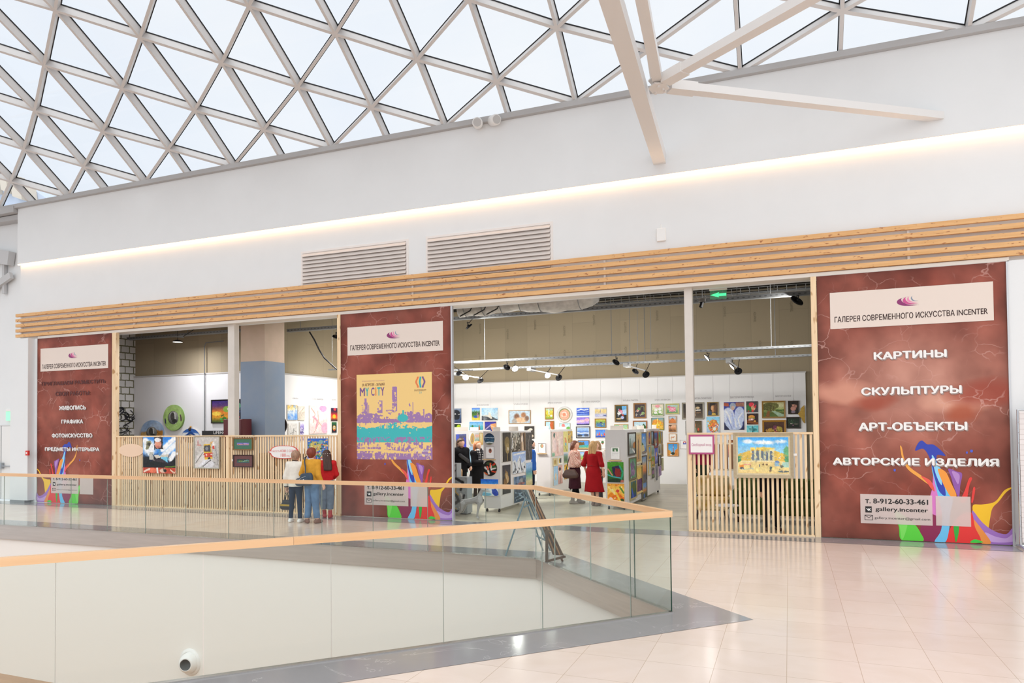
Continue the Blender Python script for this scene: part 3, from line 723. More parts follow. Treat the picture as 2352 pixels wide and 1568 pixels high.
def sheet(name, A, o3, ux, uz, w, h, depth, parent=None, material=None, edge='d8d2c8', loc=(0, 0, 0)):
    """box of w x h x depth whose front carries the colour grid A; o3 is the lower left corner of the FRONT; the back lies along ux x uz reversed"""
    ny, nx = A.shape[:2]; o3 = np.array(o3, float); ux = np.array(ux, float); uz = np.array(uz, float); nn = np.cross(ux, uz)
    gx = np.linspace(0, w, nx); gz = np.linspace(h, 0, ny); X, Z = np.meshgrid(gx, gz)
    P = o3+X[..., None]*ux+Z[..., None]*uz; P = P.reshape(-1, 3); N = nx*ny
    i = np.arange(ny-1)[:, None]*nx+np.arange(nx-1)[None, :]
    F = np.stack([i, i+nx, i+nx+1, i+1], -1).reshape(-1, 4).tolist()
    B = [o3+x*ux+z*uz-nn*dd for dd in (0, depth) for (x, z) in ((0, 0), (w, 0), (w, h), (0, h))]
    F += [tuple(N+q for q in f) for f in ((0, 4, 5, 1), (1, 5, 6, 2), (2, 6, 7, 3), (3, 7, 4, 0), (7, 6, 5, 4))]
    o = mesh_obj(name, np.vstack([P, np.array(B)]), F, material or VC, parent, loc)
    c = np.vstack([tolin(A).reshape(-1, 3), np.tile(np.array(lin(edge)), (8, 1))]); colour_mesh(o, c); return o
def disc(name, A, c3, ux, uz, rx, rz, depth, parent=None, edge='d8d2c8', r0=0.0):
    """round painted board (r0 > 0 leaves a hole)"""
    ny, nx = A.shape[:2]; c3 = np.array(c3, float); ux = np.array(ux, float); uz = np.array(uz, float); nn = np.cross(ux, uz)
    S = 48; R = 14; v = []; c = []; L = tolin(A)
    for i in range(R+1):
        q = r0+(1-r0)*i/R
        for k in range(S):
            a = 2*math.pi*k/S; u, w = q*math.cos(a), q*math.sin(a); v.append(c3+ux*u*rx+uz*w*rz)
            c.append(L[min(ny-1, int((0.5-0.5*w)*ny)), min(nx-1, int((0.5+0.5*u)*nx))])
    f = [(i*S+k, (i+1)*S+k, (i+1)*S+(k+1) % S, i*S+(k+1) % S) for i in range(R) for k in range(S)]
    k0 = len(v); e = np.array(lin(edge))
    for k in range(S): v.append(v[R*S+k].copy()); c.append(e)
    for k in range(S): v.append(v[R*S+k]-nn*depth); c.append(e)
    f += [(k0+k, k0+S+k, k0+S+(k+1) % S, k0+(k+1) % S) for k in range(S)]+[tuple(k0+S+k for k in range(S-1, -1, -1))]
    o = mesh_obj(name, v, f, VC, parent); colour_mesh(o, np.array(c)); return o

FRM = {}
def frame_mat(c):
    return mat('frame_'+c, c, 0.45, metal=0.0, noise=0.12, nscale=20)
SEED = [10]
def place(rect, plane, at):
    """lower left corner (world), across direction, width, height of a photo rectangle lying on a wall plane"""
    x0, y0, x1, y1 = rect
    if plane == 'y':
        ym = (y0+y1)/2; xm = (x0+x1)/2
        a = on_y(x0, ym, at)[0]; b = on_y(x1, ym, at)[0]; zt = on_y(xm, y0, at)[2]; zb = on_y(xm, y1, at)[2]
        return np.array([a, at, zb]), np.array([1., 0, 0]), b-a, zt-zb
    a = on_x(x0, 1000, at)[1]; b = on_x(x1, 1000, at)[1]; zt = on_x(x0, y0, at)[2]; zb = on_x(x0, y1, at)[2]
    return np.array([at, a, zb]), np.array([0, 1., 0]), b-a, zt-zb
def painting(label, rect, plane, at, spec, frame=None, fw=0.0, mount=None, mw=0.0, cat='painting', group=None, dep=0.03, name='painting', res=1.45, seed=None):
    """a picture hung on a wall plane (its back stays 4 mm clear)"""
    SEED[0] += 1
    off = np.array([0, -1., 0]) if plane == 'y' else np.array([1., 0, 0])
    o3, ux, w, h = place(rect, plane, at); uz = np.array([0, 0, 1.])
    pw, ph = abs(rect[2]-rect[0]), abs(rect[3]-rect[1])
    if plane == 'x': pw = max(pw*1.2, ph*w/h*0.8)
    nx, ny = int(max(10, min(150, pw*res))), int(max(10, min(150, ph*res)))
    A = paint(spec, nx, ny, seed or SEED[0])
    o3 = o3+off*(0.004+dep)
    if not frame:
        o = sheet(name, A, o3, ux, uz, w, h, dep)
        ctr = o3+ux*w/2+uz*h/2-off*dep
        o.data.transform(Matrix.Translation(-Vector(ctr))); o.location = ctr
        return tag(o, label, cat, group)
    ctr = o3+ux*w/2-off*dep; t = empty(name, ctr, 0, label, cat, group); b = o3-ctr
    def ring(x0, x1, d0, d1, nm, m, par):
        """rectangular moulding from inset x0 (depth d0) to inset x1 (depth d1)"""
        v = []
        for (ins, dd) in ((x0, -dep), (x0, d0), (x1, d1), (x1, -0.01)):
            for (cx, cz) in ((0, 0), (1, 0), (1, 1), (0, 1)):
                v.append(b+ux*(w-ins if cx else ins)+uz*(h-ins if cz else ins)+off*dd)
        f = [(4*i+k, 4*i+(k+1) % 4, 4*i+4+(k+1) % 4, 4*i+4+k) for i in range(3) for k in range(4)]
        return mesh_obj(nm, v, f, m, par)
    fm = ring(0, fw, 0.012, 0.0, 'frame', frame_mat(frame), t)
    ins = fw
    if mount:
        ring(fw, fw+mw, -0.006, -0.008, 'mount', frame_mat(mount), t); ins = fw+mw
    sheet('canvas', A, b+ux*ins+uz*ins-off*0.009, ux, uz, w-2*ins, h-2*ins, 0.012, t)
    return t
def roundel(label, c, r, plane, at, spec, ring=None, rw=0.0, ringfrom=1.0, cat='painting', group=None, dep=0.03, name='painting'):
    SEED[0] += 1
    off = np.array([0, -1., 0]) if plane == 'y' else np.array([1., 0, 0]); uz = np.array([0, 0, 1.])
    rect = (c[0]-r[0], c[1]-r[1], c[0]+r[0], c[1]+r[1]); o3, ux, w, h = place(rect, plane, at)
    ctr = o3+ux*w/2+uz*h/2+off*0.004; A = paint(spec, 44, 44, SEED[0])
    t = empty(name, ctr, 0, label, cat, group)
    disc('canvas', A, off*dep, ux, uz, w/2*ringfrom, h/2*ringfrom, dep, t)
    if ring:
        S = 48; v = []
        for q, dd in ((1.0, 0.0), (1.0, dep+0.01), (ringfrom-0.01, dep+0.012), (ringfrom-0.01, dep-0.01)):
            for k in range(S):
                a = 2*math.pi*k/S; v.append(ux*q*w/2*math.cos(a)+uz*q*h/2*math.sin(a)+off*dd)
        f = [(i*S+k, i*S+(k+1) % S, (i+1)*S+(k+1) % S, (i+1)*S+k) for i in range(3) for k in range(S)]
        mesh_obj('frame', v, f, frame_mat(ring), t, smooth=True)
    return t

# ---------------------------------------------------------------- printed banners
def smooth_poly(P, n=5):
    P = [np.array(p, float) for p in P]; m = len(P); o = []
    for i in range(m):
        a, b, c, d = P[i-1], P[i], P[(i+1) % m], P[(i+2) % m]
        for k in range(n):
            t = k/n; o.append(0.5*((2*b)+(c-a)*t+(2*a-5*b+4*c-d)*t*t+(3*b-a-3*c+d)*t**3))
    return o
def banner_mat():
    m = bpy.data.materials.new('printed_red_marble'); m.use_nodes = True
    n = m.node_tree.nodes; l = m.node_tree.links; b = n['Principled BSDF']; b.inputs['Roughness'].default_value = 0.55; b.inputs['Specular IOR Level'].default_value = 0.22
    a = n.new('ShaderNodeVertexColor'); a.layer_name = 'paint'; t = n.new('ShaderNodeTexCoord')
    x = n.new('ShaderNodeTexNoise'); x.inputs['Scale'].default_value = 2.5; x.inputs['Detail'].default_value = 3
    ml = n.new('ShaderNodeVectorMath'); ml.operation = 'MULTIPLY_ADD'; ml.inputs[1].default_value = (0.35, 0.35, 0.35)
    l.new(t.outputs['Object'], x.inputs['Vector']); l.new(x.outputs['Color'], ml.inputs[0]); l.new(t.outputs['Object'], ml.inputs[2])
    v = n.new('ShaderNodeTexVoronoi'); v.feature = 'DISTANCE_TO_EDGE'; v.inputs['Scale'].default_value = 2.3; l.new(ml.outputs[0], v.inputs['Vector'])
    r = n.new('ShaderNodeValToRGB'); r.color_ramp.elements[0].position = 0.0; r.color_ramp.elements[0].color = (1, 1, 1, 1); r.color_ramp.elements[1].position = 0.018; r.color_ramp.elements[1].color = (0, 0, 0, 1)
    l.new(v.outputs['Distance'], r.inputs['Fac'])
    k = n.new('ShaderNodeTexNoise'); k.inputs['Scale'].default_value = 1.1; l.new(t.outputs['Object'], k.inputs['Vector'])
    r2 = n.new('ShaderNodeValToRGB'); r2.color_ramp.elements[0].position = 0.47; r2.color_ramp.elements[1].position = 0.62; l.new(k.outputs['Fac'], r2.inputs['Fac'])
    mu = n.new('ShaderNodeMath'); mu.operation = 'MULTIPLY'; l.new(r.outputs['Color'], mu.inputs[0]); l.new(r2.outputs['Color'], mu.inputs[1])
    mu2 = n.new('ShaderNodeMath'); mu2.operation = 'MULTIPLY'; mu2.inputs[1].default_value = 0.6; l.new(mu.outputs[0], mu2.inputs[0])
    mx = n.new('ShaderNodeMix'); mx.data_type = 'RGBA'; mx.inputs[7].default_value = (*lin('d7aaa0'), 1)
    l.new(mu2.outputs[0], mx.inputs['Factor']); l.new(a.outputs['Color'], mx.inputs[6]); l.new(mx.outputs[2], b.inputs['Base Color'])
    return m
BMAT = banner_mat()
def translucent(name, c, f):
    m = bpy.data.materials.new(name); m.use_nodes = True
    n = m.node_tree.nodes; l = m.node_tree.links; b = n['Principled BSDF']; b.inputs['Base Color'].default_value = (*lin(c), 1); b.inputs['Alpha'].default_value = f; b.inputs['Roughness'].default_value = 0.5
    return m
PLATE = translucent('pale_printed_plate', 'eedfd4', 0.9); PLATE2 = translucent('pale_print_overlay', 'f3e4de', 0.52)
INK = mat('dark_brown_ink', '3a2320', 0.6); INKW = mat('white_lettering', 'f1efed', 0.5); INKS = mat('grey_letter_shade', 'a08d88', 0.6); INKK = mat('black_ink', '1d1a1b', 0.6); INKM = mat('maroon_ink', '5c2a28', 0.6)
X1 = np.array([1., 0, 0]); Z1 = np.array([0, 0, 1.])
SPL = [('f5c21f', 'y', [(1870, 1183), (1822, 1200), (1770, 1262), (1700, 1278), (1650, 1282), (1655, 1340), (1690, 1420), (1720, 1480), (1740, 1370), (1755, 1300), (1790, 1262), (1830, 1212)]),
       ('a06fc0', 'l', [(1870, 1405), (1830, 1440), (1760, 1420), (1700, 1375), (1645, 1310), (1660, 1390), (1700, 1440), (1730, 1492), (1870, 1497)]),
       ('c9a2dc', 'l2', [(1866, 1440), (1830, 1462), (1770, 1452), (1715, 1430), (1745, 1480), (1866, 1480)]),
       ('ef9140', 'o', [(1638, 1345), (1700, 1415), (1748, 1488), (1690, 1486), (1655, 1420)]),
       ('e8322f', 'r', [(1525, 1410), (1575, 1340), (1640, 1322), (1660, 1400), (1685, 1486), (1505, 1484)]),
       ('8c1f4e', 'm', [(1365, 1398), (1405, 1330), (1440, 1260), (1490, 1250), (1490, 1400), (1458, 1481), (1376, 1479)]),
       ('d879c4', 'k', [(1400, 1300), (1425, 1200), (1440, 1090), (1490, 1180), (1500, 1300), (1460, 1340)]),
       ('5ad33c', 'g', [(1220, 1312), (1250, 1322), (1330, 1385), (1362, 1430), (1376, 1479), (1262, 1474), (1245, 1400)]),
       ('7be05c', 'g2', [(1228, 1322), (1250, 1332), (1290, 1370), (1285, 1420), (1262, 1470), (1250, 1400)]),
       ('6cc4f0', 'c', [(1430, 1015), (1460, 1060), (1490, 1110), (1530, 1180), (1540, 1260), (1525, 1330), (1520, 1410), (1498, 1484), (1440, 1482), (1475, 1420), (1480, 1330), (1460, 1240), (1440, 1150), (1425, 1080)]),
       ('2b3fae', 'b', [(1335, 985), (1350, 945), (1372, 930), (1400, 950), (1440, 955), (1500, 1012), (1452, 1010), (1462, 1080), (1490, 1160), (1500, 1230), (1465, 1205), (1440, 1130), (1415, 1030), (1380, 975)]),
       ('8fd4f5', 'c2', [(1425, 1010), (1445, 1035), (1470, 1100), (1480, 1170), (1462, 1150), (1440, 1090)]),
       ('f09a3c', 'o2', [(1458, 1085), (1500, 1100), (1530, 1160), (1560, 1228), (1530, 1235), (1505, 1200), (1480, 1150)]),
       ('8f55a8', 'p', [(1515, 1083), (1560, 1098), (1590, 1112), (1580, 1175), (1572, 1240), (1548, 1190), (1530, 1130)]),
       ('b587c9', 'p2', [(1535, 1098), (1575, 1115), (1570, 1165), (1556, 1150)]),
       ('e23a35', 'r2', [(1628, 1135), (1645, 1136), (1630, 1175), (1612, 1260), (1580, 1262), (1605, 1200)]),
       ('e23a35', 'r3', [(1650, 1188), (1662, 1192), (1650, 1262), (1640, 1262)]),
       ('2fae3c', 'g3', [(1545, 1396), (1572, 1396), (1568, 1450), (1556, 1483), (1548, 1440)]),
       ('3ccf45', 'g4', [(1640, 1476), (1665, 1468), (1705, 1484), (1640, 1487)]),
       ('efa445', 'o3', [(1252, 962), (1262, 968), (1276, 1030), (1310, 1078), (1368, 1120), (1424, 1165), (1412, 1172), (1352, 1130), (1296, 1088), (1266, 1035)]),
       ('e8584a', 'r4', [(1365, 1122), (1420, 1150), (1440, 1205), (1420, 1190), (1395, 1155)]),
       ('4a5fd0', 'd1', [(1612, 990), (1620, 990), (1620, 1000), (1612, 1000)]), ('4a5fd0', 'd2', [(1636, 980), (1648, 982), (1646, 994), (1635, 992)]), ('4a5fd0', 'd3', [(1218, 1085), (1228, 1086), (1226, 1098), (1218, 1096)])]
def banner(label, xa, xb, seed, light=False):
    t = empty('banner', ((xa+xb)/2, 0, 0), 0, label, 'banner'); w = xb-xa; h = 4.775
    rs = np.random.RandomState(seed); nx, ny = 96, 150
    n1 = vnoise(nx, ny, 3, 5, rs, 5); n2 = vnoise(nx, ny, 8, 12, rs, 4)
    A = hx('6c2c22')*(1-n1[..., None])+hx('b26c5c')*n1[..., None]; A = A*(0.74+0.46*n2[..., None])
    U, V = np.meshgrid(np.linspace(0, 1, nx), np.linspace(0, 1, ny))
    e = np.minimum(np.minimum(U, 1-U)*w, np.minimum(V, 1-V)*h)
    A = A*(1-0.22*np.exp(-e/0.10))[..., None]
    if light:
        # pale cloud in the middle with two soft warm drifts of colour
        k = np.exp(-(((U-0.52)/0.5)**2+((V-0.42)/0.22)**2))[..., None]*(0.65+0.5*n2[..., None]); A = A*(1-0.75*k)+hx('d3a493')*0.75*k
        for (cx, cy, rx, ry, c) in ((0.14, 0.44, 0.20, 0.050, 'd79a84'), (0.30, 0.475, 0.12, 0.035, 'a0503f'), (0.74, 0.485, 0.2, 0.05, 'dca58f'), (0.9, 0.46, 0.22, 0.055, '9a4a3c'), (0.76, 0.53, 0.09, 0.04, 'a9573f')):
            d = ((U-cx+0.1*(n2-0.5))/rx)**2+((V-cy+0.08*(n1-0.5))/ry)**2; m = (np.clip(1.2-d, 0, 1)*0.85)[..., None]; A = A*(1-m)+hx(c)*m
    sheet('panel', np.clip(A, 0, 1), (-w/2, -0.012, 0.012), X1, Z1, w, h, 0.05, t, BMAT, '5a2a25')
    return t
OXB = lambda t: np.array(t.location)
def quad_plate(t, name, px, y, m):
    P = [on_y(a, b)-OXB(t) for a, b in px]; x0 = (P[0][0]+P[3][0])/2; x1 = (P[1][0]+P[2][0])/2; zt = (P[0][2]+P[1][2])/2; zb = (P[2][2]+P[3][2])/2
    return G().box((x0, y, zb), (x1, y+0.002, zt)).obj(name, m, t), (x0, x1, zb, zt)
def line(t, s, l, r, bold=0.0, m=None, y=-0.022, shade=None, name='lettering', par=None):
    """lettering whose lower left / upper left are l=(x, yb, yt) and whose right end is r=(x, yb)"""
    a = on_y(l[0], l[1])-OXB(t); b = on_y(l[0], l[2])-OXB(t); c = on_y(r[0], r[1])-OXB(t); zb = (a[2]+c[2])/2
    if shade: text('letter_shade', s, shade, par or t, (a[0]+0.015, y+0.004, zb-0.02), X1, Z1, c[0]-a[0], b[2]-a[2], bold, 0.0)
    return text(name, s, m or INK, par or t, (a[0], y, zb), X1, Z1, c[0]-a[0], b[2]-a[2], bold, 0.0)
def logo(t, cx, cy, w, h, par):
    """four nested crescents opening to the upper right, in violet, magenta, pink and slate"""
    p = on_y(cx, cy)-OXB(t); W_ = (on_y(cx+w/2, cy)-on_y(cx-w/2, cy))[0]; H_ = (on_y(cx, cy-h/2)-on_y(cx, cy+h/2))[2]
    for i, (c, x0, z0, sx, sz, tk) in enumerate((('8a2d6c', -0.5, -0.5, 1.0, 0.86, 0.30), ('c8508e', -0.24, -0.36, 0.72, 0.80, 0.26), ('e58fb4', -0.05, -0.22, 0.5, 0.70, 0.24), ('7c8aa0', 0.13, -0.08, 0.34, 0.58, 0.2))):
        N = 16; o_ = []; i_ = []
        for k in range(N+1):
            q = k/N; an = math.radians(108+(300-108)*q); x = 0.5+0.5*math.cos(an); z_ = 0.5+0.5*math.sin(an); f_ = tk*math.sin(math.pi*q)**0.9
            if q > 0.72: x = x+(q-0.72)*0.9
            o_.append((x, z_)); i_.append((x+f_*0.75, z_+f_*0.55))
        V = [(p[0]+W_*(x0+sx*x), -0.0212-0.0003*i, p[2]+H_*(z0+sz*z_)) for x, z_ in o_+i_]; n = N+1
        mesh_obj('logo_sweep', V, [(k, k+1, n+k+1, n+k) for k in range(N)], mat('logo_'+c, c, 0.5), par)
def splash(t, mapx):
    for i, (c, nm, P) in enumerate(SPL):
        Q = smooth_poly(P); pts = []
        for (a, b) in Q:
            p = on_y(1540+a*0.42095, 620+b*0.42095); pts.append((mapx(p[0]), -0.0132-0.0002*i, max(0.014, p[2])))
        if mapx(1.0) > mapx(2.0): pts = pts[::-1]
        area = sum(pts[k-1][0]*pts[k][2]-pts[k][0]*pts[k-1][2] for k in range(len(pts)))
        if area > 0: pts = pts[::-1]
        mesh_obj('paint_splash', pts, [tuple(range(len(pts)-1, -1, -1))], mat('splash_'+c, c, 0.4), t)
def contacts(t, f, plate, qr, tl, gl, em, ico, env):
    o, r = quad_plate(t, 'contact_plate', [f(*q) for q in plate], -0.0205, PLATE2)
    quad_plate(t, 'blank_plate', [f(*q) for q in qr], -0.0205, PLATE2)
    line(t, 'т. 8-912-60-33-461', (*f(*tl[0]), f(*tl[1])[1]), f(*tl[2]), 0.028, INKK, par=o)
    line(t, 'gallery.incenter', (*f(*gl[0]), f(*gl[1])[1]), f(*gl[2]), 0.022, INKK, par=o)
    line(t, 'gallery.incenter@gmail.com', (*f(*em[0]), f(*em[1])[1]), f(*em[2]), 0.0, INKK, par=o)
    a = on_y(*f(ico[0], ico[1]))-OXB(t); b = on_y(*f(ico[2], ico[3]))-OXB(t)
    G().box((a[0], -0.0225, b[2]), (b[0], -0.021, a[2])).obj('social_icon', INKK, o)
    w = b[0]-a[0]; h = a[2]-b[2]
    g = G(); g.add([(a[0]+w*u, -0.0235, b[2]+h*v) for u, v in ((0.12, 0.68), (0.28, 0.68), (0.46, 0.42), (0.46, 0.68), (0.62, 0.68), (0.62, 0.54), (0.76, 0.68), (0.9, 0.68), (0.7, 0.48), (0.9, 0.28), (0.74, 0.28), (0.62, 0.40), (0.62, 0.28), (0.45, 0.28))], [tuple(range(13, -1, -1))][::1])
    g.obj('icon_mark', INKW, o)
    a = on_y(*f(env[0], env[1]))-OXB(t); b = on_y(*f(env[2], env[3]))-OXB(t); y = -0.0225; e = 0.008; g = G()
    for (p, q) in (((a[0], a[2]), (b[0], a[2])), ((b[0], a[2]), (b[0], b[2])), ((b[0], b[2]), (a[0], b[2])), ((a[0], b[2]), (a[0], a[2])), ((a[0], a[2]), ((a[0]+b[0])/2, (a[2]*0.45+b[2]*0.55))), (((a[0]+b[0])/2, (a[2]*0.45+b[2]*0.55)), (b[0], a[2]))):
        g.beam((p[0], y, p[1]), (q[0], y, q[1]), 0.002, e, up=(0.01, 0, 1) if abs(p[1]-q[1]) < abs(p[0]-q[0]) else (1, 0, 0.01))
    g.obj('envelope_icon', INKK, o)
TITLE = 'ГАЛЕРЕЯ СОВРЕМЕННОГО ИСКУССТВА INCENTER'
# right banner
fr_ = lambda x, y: (1540+x*0.42095, 620+y*0.42095)
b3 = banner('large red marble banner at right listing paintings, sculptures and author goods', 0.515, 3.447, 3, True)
o, r = quad_plate(b3, 'title_plate', [fr_(*q) for q in ((868, 127), (1758, 62), (1763, 273), (873, 325))], -0.0205, PLATE)
line(b3, TITLE, (*fr_(895, 288), fr_(895, 256)[1]), fr_(1730, 240), 0.02, INK, par=o)
logo(b3, *fr_(1295, 168), 52, 24, o)
splash(b3, lambda x: x-b3.location.x)
for s, l, r_ in (('КАРТИНЫ', (1108, 490, 449), (1506, 474)), ('СКУЛЬПТУРЫ', (1040, 684, 641), (1588, 672)), ('АРТ-ОБЪЕКТЫ', (1025, 878, 833), (1618, 872)), ('АВТОРСКИЕ ИЗДЕЛИЯ', (885, 1070, 1024), (1790, 1075))):
    line(b3, s, (*fr_(l[0], l[1]), fr_(l[0], l[2])[1]), fr_(*r_), 0.042, INKW, y=-0.026, shade=INKS)
contacts(b3, fr_, ((1035, 1220), (1428, 1230), (1428, 1392), (1037, 1380)), ((1447, 1232), (1637, 1235), (1637, 1398), (1447, 1393)),
         ((1062, 1275), (1062, 1247), (1405, 1277)), ((1118, 1322), (1118, 1294), (1405, 1325)), ((1113, 1362), (1113, 1345), (1416, 1367)), (1062, 1287, 1098, 1322), (1060, 1335, 1103, 1362))
# middle banner
fm_ = lambda x, y: (760+x*0.34445, 680+y*0.34445)
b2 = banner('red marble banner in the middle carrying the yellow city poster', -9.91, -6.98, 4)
o, r = quad_plate(b2, 'title_plate', [fm_(*q) for q in ((113, 208), (750, 167), (750, 362), (115, 397))], -0.0205, PLATE)
line(b2, TITLE, (*fm_(133, 362), fm_(133, 327)[1]), fm_(728, 331), 0.02, INK, par=o)
logo(b2, *fm_(420, 256), 31, 18, o)
xm = b2.location.x
splash(b2, lambda x: -9.91+(x-0.515)*2.93/2.932-xm)
contacts(b2, fm_, ((227, 1232), (519, 1240), (519, 1398), (228, 1390)), ((534, 1240), (650, 1243), (650, 1405), (534, 1400)),
         ((245, 1287), (245, 1262), (491, 1290)), ((285, 1332), (285, 1305), (490, 1337)), ((280, 1370), (280, 1355), (497, 1374)), (243, 1300, 273, 1334), (241, 1348, 273, 1374))
box('edge_strip', (-6.985-xm, -0.03, 0), (-6.95-xm, 0.05, 4.78), mat('aluminium_trim', 'c9cbcf', 0.35, 0.3), b2)
# left banner
fl_ = lambda x, y: (x*0.33333, 680+y*0.33333)
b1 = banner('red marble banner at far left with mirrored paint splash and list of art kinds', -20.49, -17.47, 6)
o, r = quad_plate(b1, 'title_plate', [fl_(*q) for q in ((284, 362), (750, 330), (750, 497), (284, 518))], -0.0205, PLATE)
line(b1, TITLE, (*fl_(295, 500), fl_(295, 469)[1]), fl_(735, 480), 0.02, INK, par=o)
logo(b1, *fl_(508, 405), 21, 15, o)
xl_ = b1.location.x
splash(b1, lambda x: -17.47-(x-0.515)*3.02/2.932-xl_+0.0)
for s, l, r_, m, sh in (('ПРИГЛАШАЕМ РАЗМЕСТИТЬ', (293, 614, 588), (733, 602), INKM, None), ('СВОИ РАБОТЫ:', (388, 687, 657), (627, 682), INKM, None), ('ЖИВОПИСЬ', (412, 783, 755), (597, 780), INKW, INKS), ('ГРАФИКА', (428, 877, 848), (578, 877), INKW, INKS), ('ФОТОИСКУССТВО', (363, 973, 944), (641, 974), INKW, INKS), ('ПРЕДМЕТЫ ИНТЕРЬЕРА', (315, 1067, 1039), (690, 1072), INKW, INKS)):
    line(b1, s, (*fl_(l[0], l[1]), fl_(l[0], l[2])[1]), fl_(*r_), 0.036, m, y=-0.026, shade=sh)
fz = lambda x, y: (x/7.84, 1060+y/7.84)
contacts(b1, fz, ((930, 215), (1425, 235), (1425, 580), (935, 562)), ((1448, 235), (1690, 245), (1690, 593), (1450, 580)),
         ((965, 330), (965, 285), (1395, 342)), ((1035, 430), (1035, 392), (1395, 440)), ((1030, 512), (1030, 492), (1400, 522)), (965, 365, 1010, 435), (958, 475, 1010, 520))

# ---------------------------------------------------------------- the yellow city poster
pt = place((819.9, 860, 993, 1054.9), 'y', -0.014)
pc = [on_y(819.9, 861.0), on_y(993, 853.5), on_y(993.9, 1055.4), on_y(821, 1054.4)]
px0, px1 = (pc[0][0]+pc[3][0])/2, (pc[1][0]+pc[2][0])/2; pz1, pz0 = (pc[0][2]+pc[1][2])/2, (pc[2][2]+pc[3][2])/2
pst = empty('poster', ((px0+px1)/2, -0.014, pz0), 0, 'yellow, violet and turquoise city skyline poster on the middle banner', 'poster')
def city():
    nx, ny = 210, 244; rs = np.random.RandomState(8); U, V = np.meshgrid(np.linspace(0, 1, nx), np.linspace(0, 1, ny))
    Y, Pp, Tq = hx('f4cf86'), hx('a07aae'), hx('3fb9bb'); A = np.ones((ny, nx, 3))*Y
    hn = 0.6*vnoise(nx, ny, 30, 44, rs, 3)+0.4*vnoise(nx, ny, 80, 20, rs, 2); cn = vnoise(nx, ny, 48, 16, rs, 3)
    def tower(x0, x1, y0, y1, d=0.5):
        m = (U > x0) & (U < x1) & (V > y0) & (V < y1) & ((hn < d) | (np.abs(U-x1) < 0.012)); A[m] = Pp
    for q in ((0.10, 0.15, 0.33, 0.48, 0.5), (0.06, 0.17, 0.36, 0.48, 0.42), (0.11, 0.135, 0.28, 0.34, 0.6), (0.28, 0.35, 0.31, 0.46, 0.5), (0.48, 0.55, 0.16, 0.49, 0.55), (0.485, 0.54, 0.155, 0.2, 0.8), (0.70, 0.76, 0.34, 0.47, 0.45), (0.40, 0.5, 0.42, 0.5, 0.5), (0.34, 0.56, 0.45, 0.52, 0.4), (0.84, 0.9, 0.42, 0.5, 0.45)): tower(*q)
    sky = 0.47+0.05*(vnoise(nx, 1, 9, 1, rs, 3)[0]-0.5)*4*0.5
    m = (V > sky[None, :]) & (V < 0.565-0.0*U) & (hn < 0.60); A[m] = Pp
    m = (V > 0.52) & (V < 0.575) & (U > 0.0) & (cn < 0.62); A[m] = Pp
    m = (U > 0.36) & (U < 0.56) & (V > 0.44) & (V < 0.53) & (hn > 0.45); A[m] = Y
    m = (np.abs(U-0.62)/0.07)**2+((V-0.52)/0.045)**2 < 1; A[m] = Tq
    m = (np.abs(U-0.625) < 0.012) & (V > 0.43) & (V < 0.52); A[m] = Tq
    m = (V > 0.57) & (V < 0.605) & (cn < 0.25); A[m] = Pp
    m = (V > 0.60+0.03*np.sin(U*9)) & (V < 0.80) & (hn < 0.50+0.9*np.abs(V-0.60)*1.4); A[m] = Tq
    m = (V > 0.64) & (V < 0.80) & (cn < 0.72); A[m] = Tq
    m = (V > 0.74) & (V < 0.93) & (hn < 0.47); A[m] = Pp
    m = (V > 0.76) & (V < 0.80) & (U > 0.2) & (U < 0.75) & (hn > 0.5); A[m] = Tq
    m = (V > 0.84) & (hn > 0.52) & (cn > 0.45); A[m] = Y
    m = (V > 0.86) & (hn <= 0.50); A[m] = Pp
    m = (V > 0.86) & (np.abs((V-0.86)-0.1*(U-0.1)**2-0.03) < 0.012); A[m] = Y
    m = (V > 0.93) & (cn < 0.55); A[m] = Pp
    return A
A = city(); pw_, ph_ = px1-px0, pz1-pz0
sh = sheet('printed_sheet', A, (-pw_/2, -0.004, 0), X1, Z1, pw_, ph_, 0.003, pst, VCG, 'f4cf86')
fp = lambda u, v: (-pw_/2+u*pw_, -0.006, (1-v)*ph_)
PUR, TEAL, ORG = mat('violet_ink', '7d5590', 0.6), mat('turquoise_ink', '31aeb4', 0.6), mat('orange_ink', 'e97f4a', 0.6)
def ptext(s, u0, v0, u1, v1, m, bold=0.0): text('lettering', s, m, pst, fp(u0, v1), X1, Z1, (u1-u0)*pw_, (v1-v0)*ph_, bold, 0.0)
ptext('20 АПРЕЛЯ - 30 МАЯ', 0.075, 0.105, 0.38, 0.138, INKM, 0.01)
for ch, u0, u1, m in (('M', 0.045, 0.115, PUR), ('Y', 0.12, 0.17, TEAL), ('C', 0.20, 0.245, PUR), ('I', 0.258, 0.27, ORG), ('T', 0.282, 0.328, TEAL), ('Y', 0.33, 0.38, PUR)): ptext(ch, u0, 0.155, u1, 0.255, m, 0.03)
ptext('ВСЕМИРНАЯ ВЫСТАВКА ХУДОЖНИКОВ', 0.075, 0.072, 0.38, 0.088, mat('pale_violet_ink', 'c9a6a2', 0.6))
ptext('ЕКАТЕРИНБУРГ', 0.775, 0.195, 0.93, 0.215, INKM); ptext('23', 0.835, 0.222, 0.868, 0.242, TEAL)
ptext('ГОРОД СМЕЛЫХ.', 0.775, 0.885, 0.965, 0.915, INKW); ptext('ДЕЙСТВУЙ', 0.835, 0.93, 0.965, 0.955, INKW)
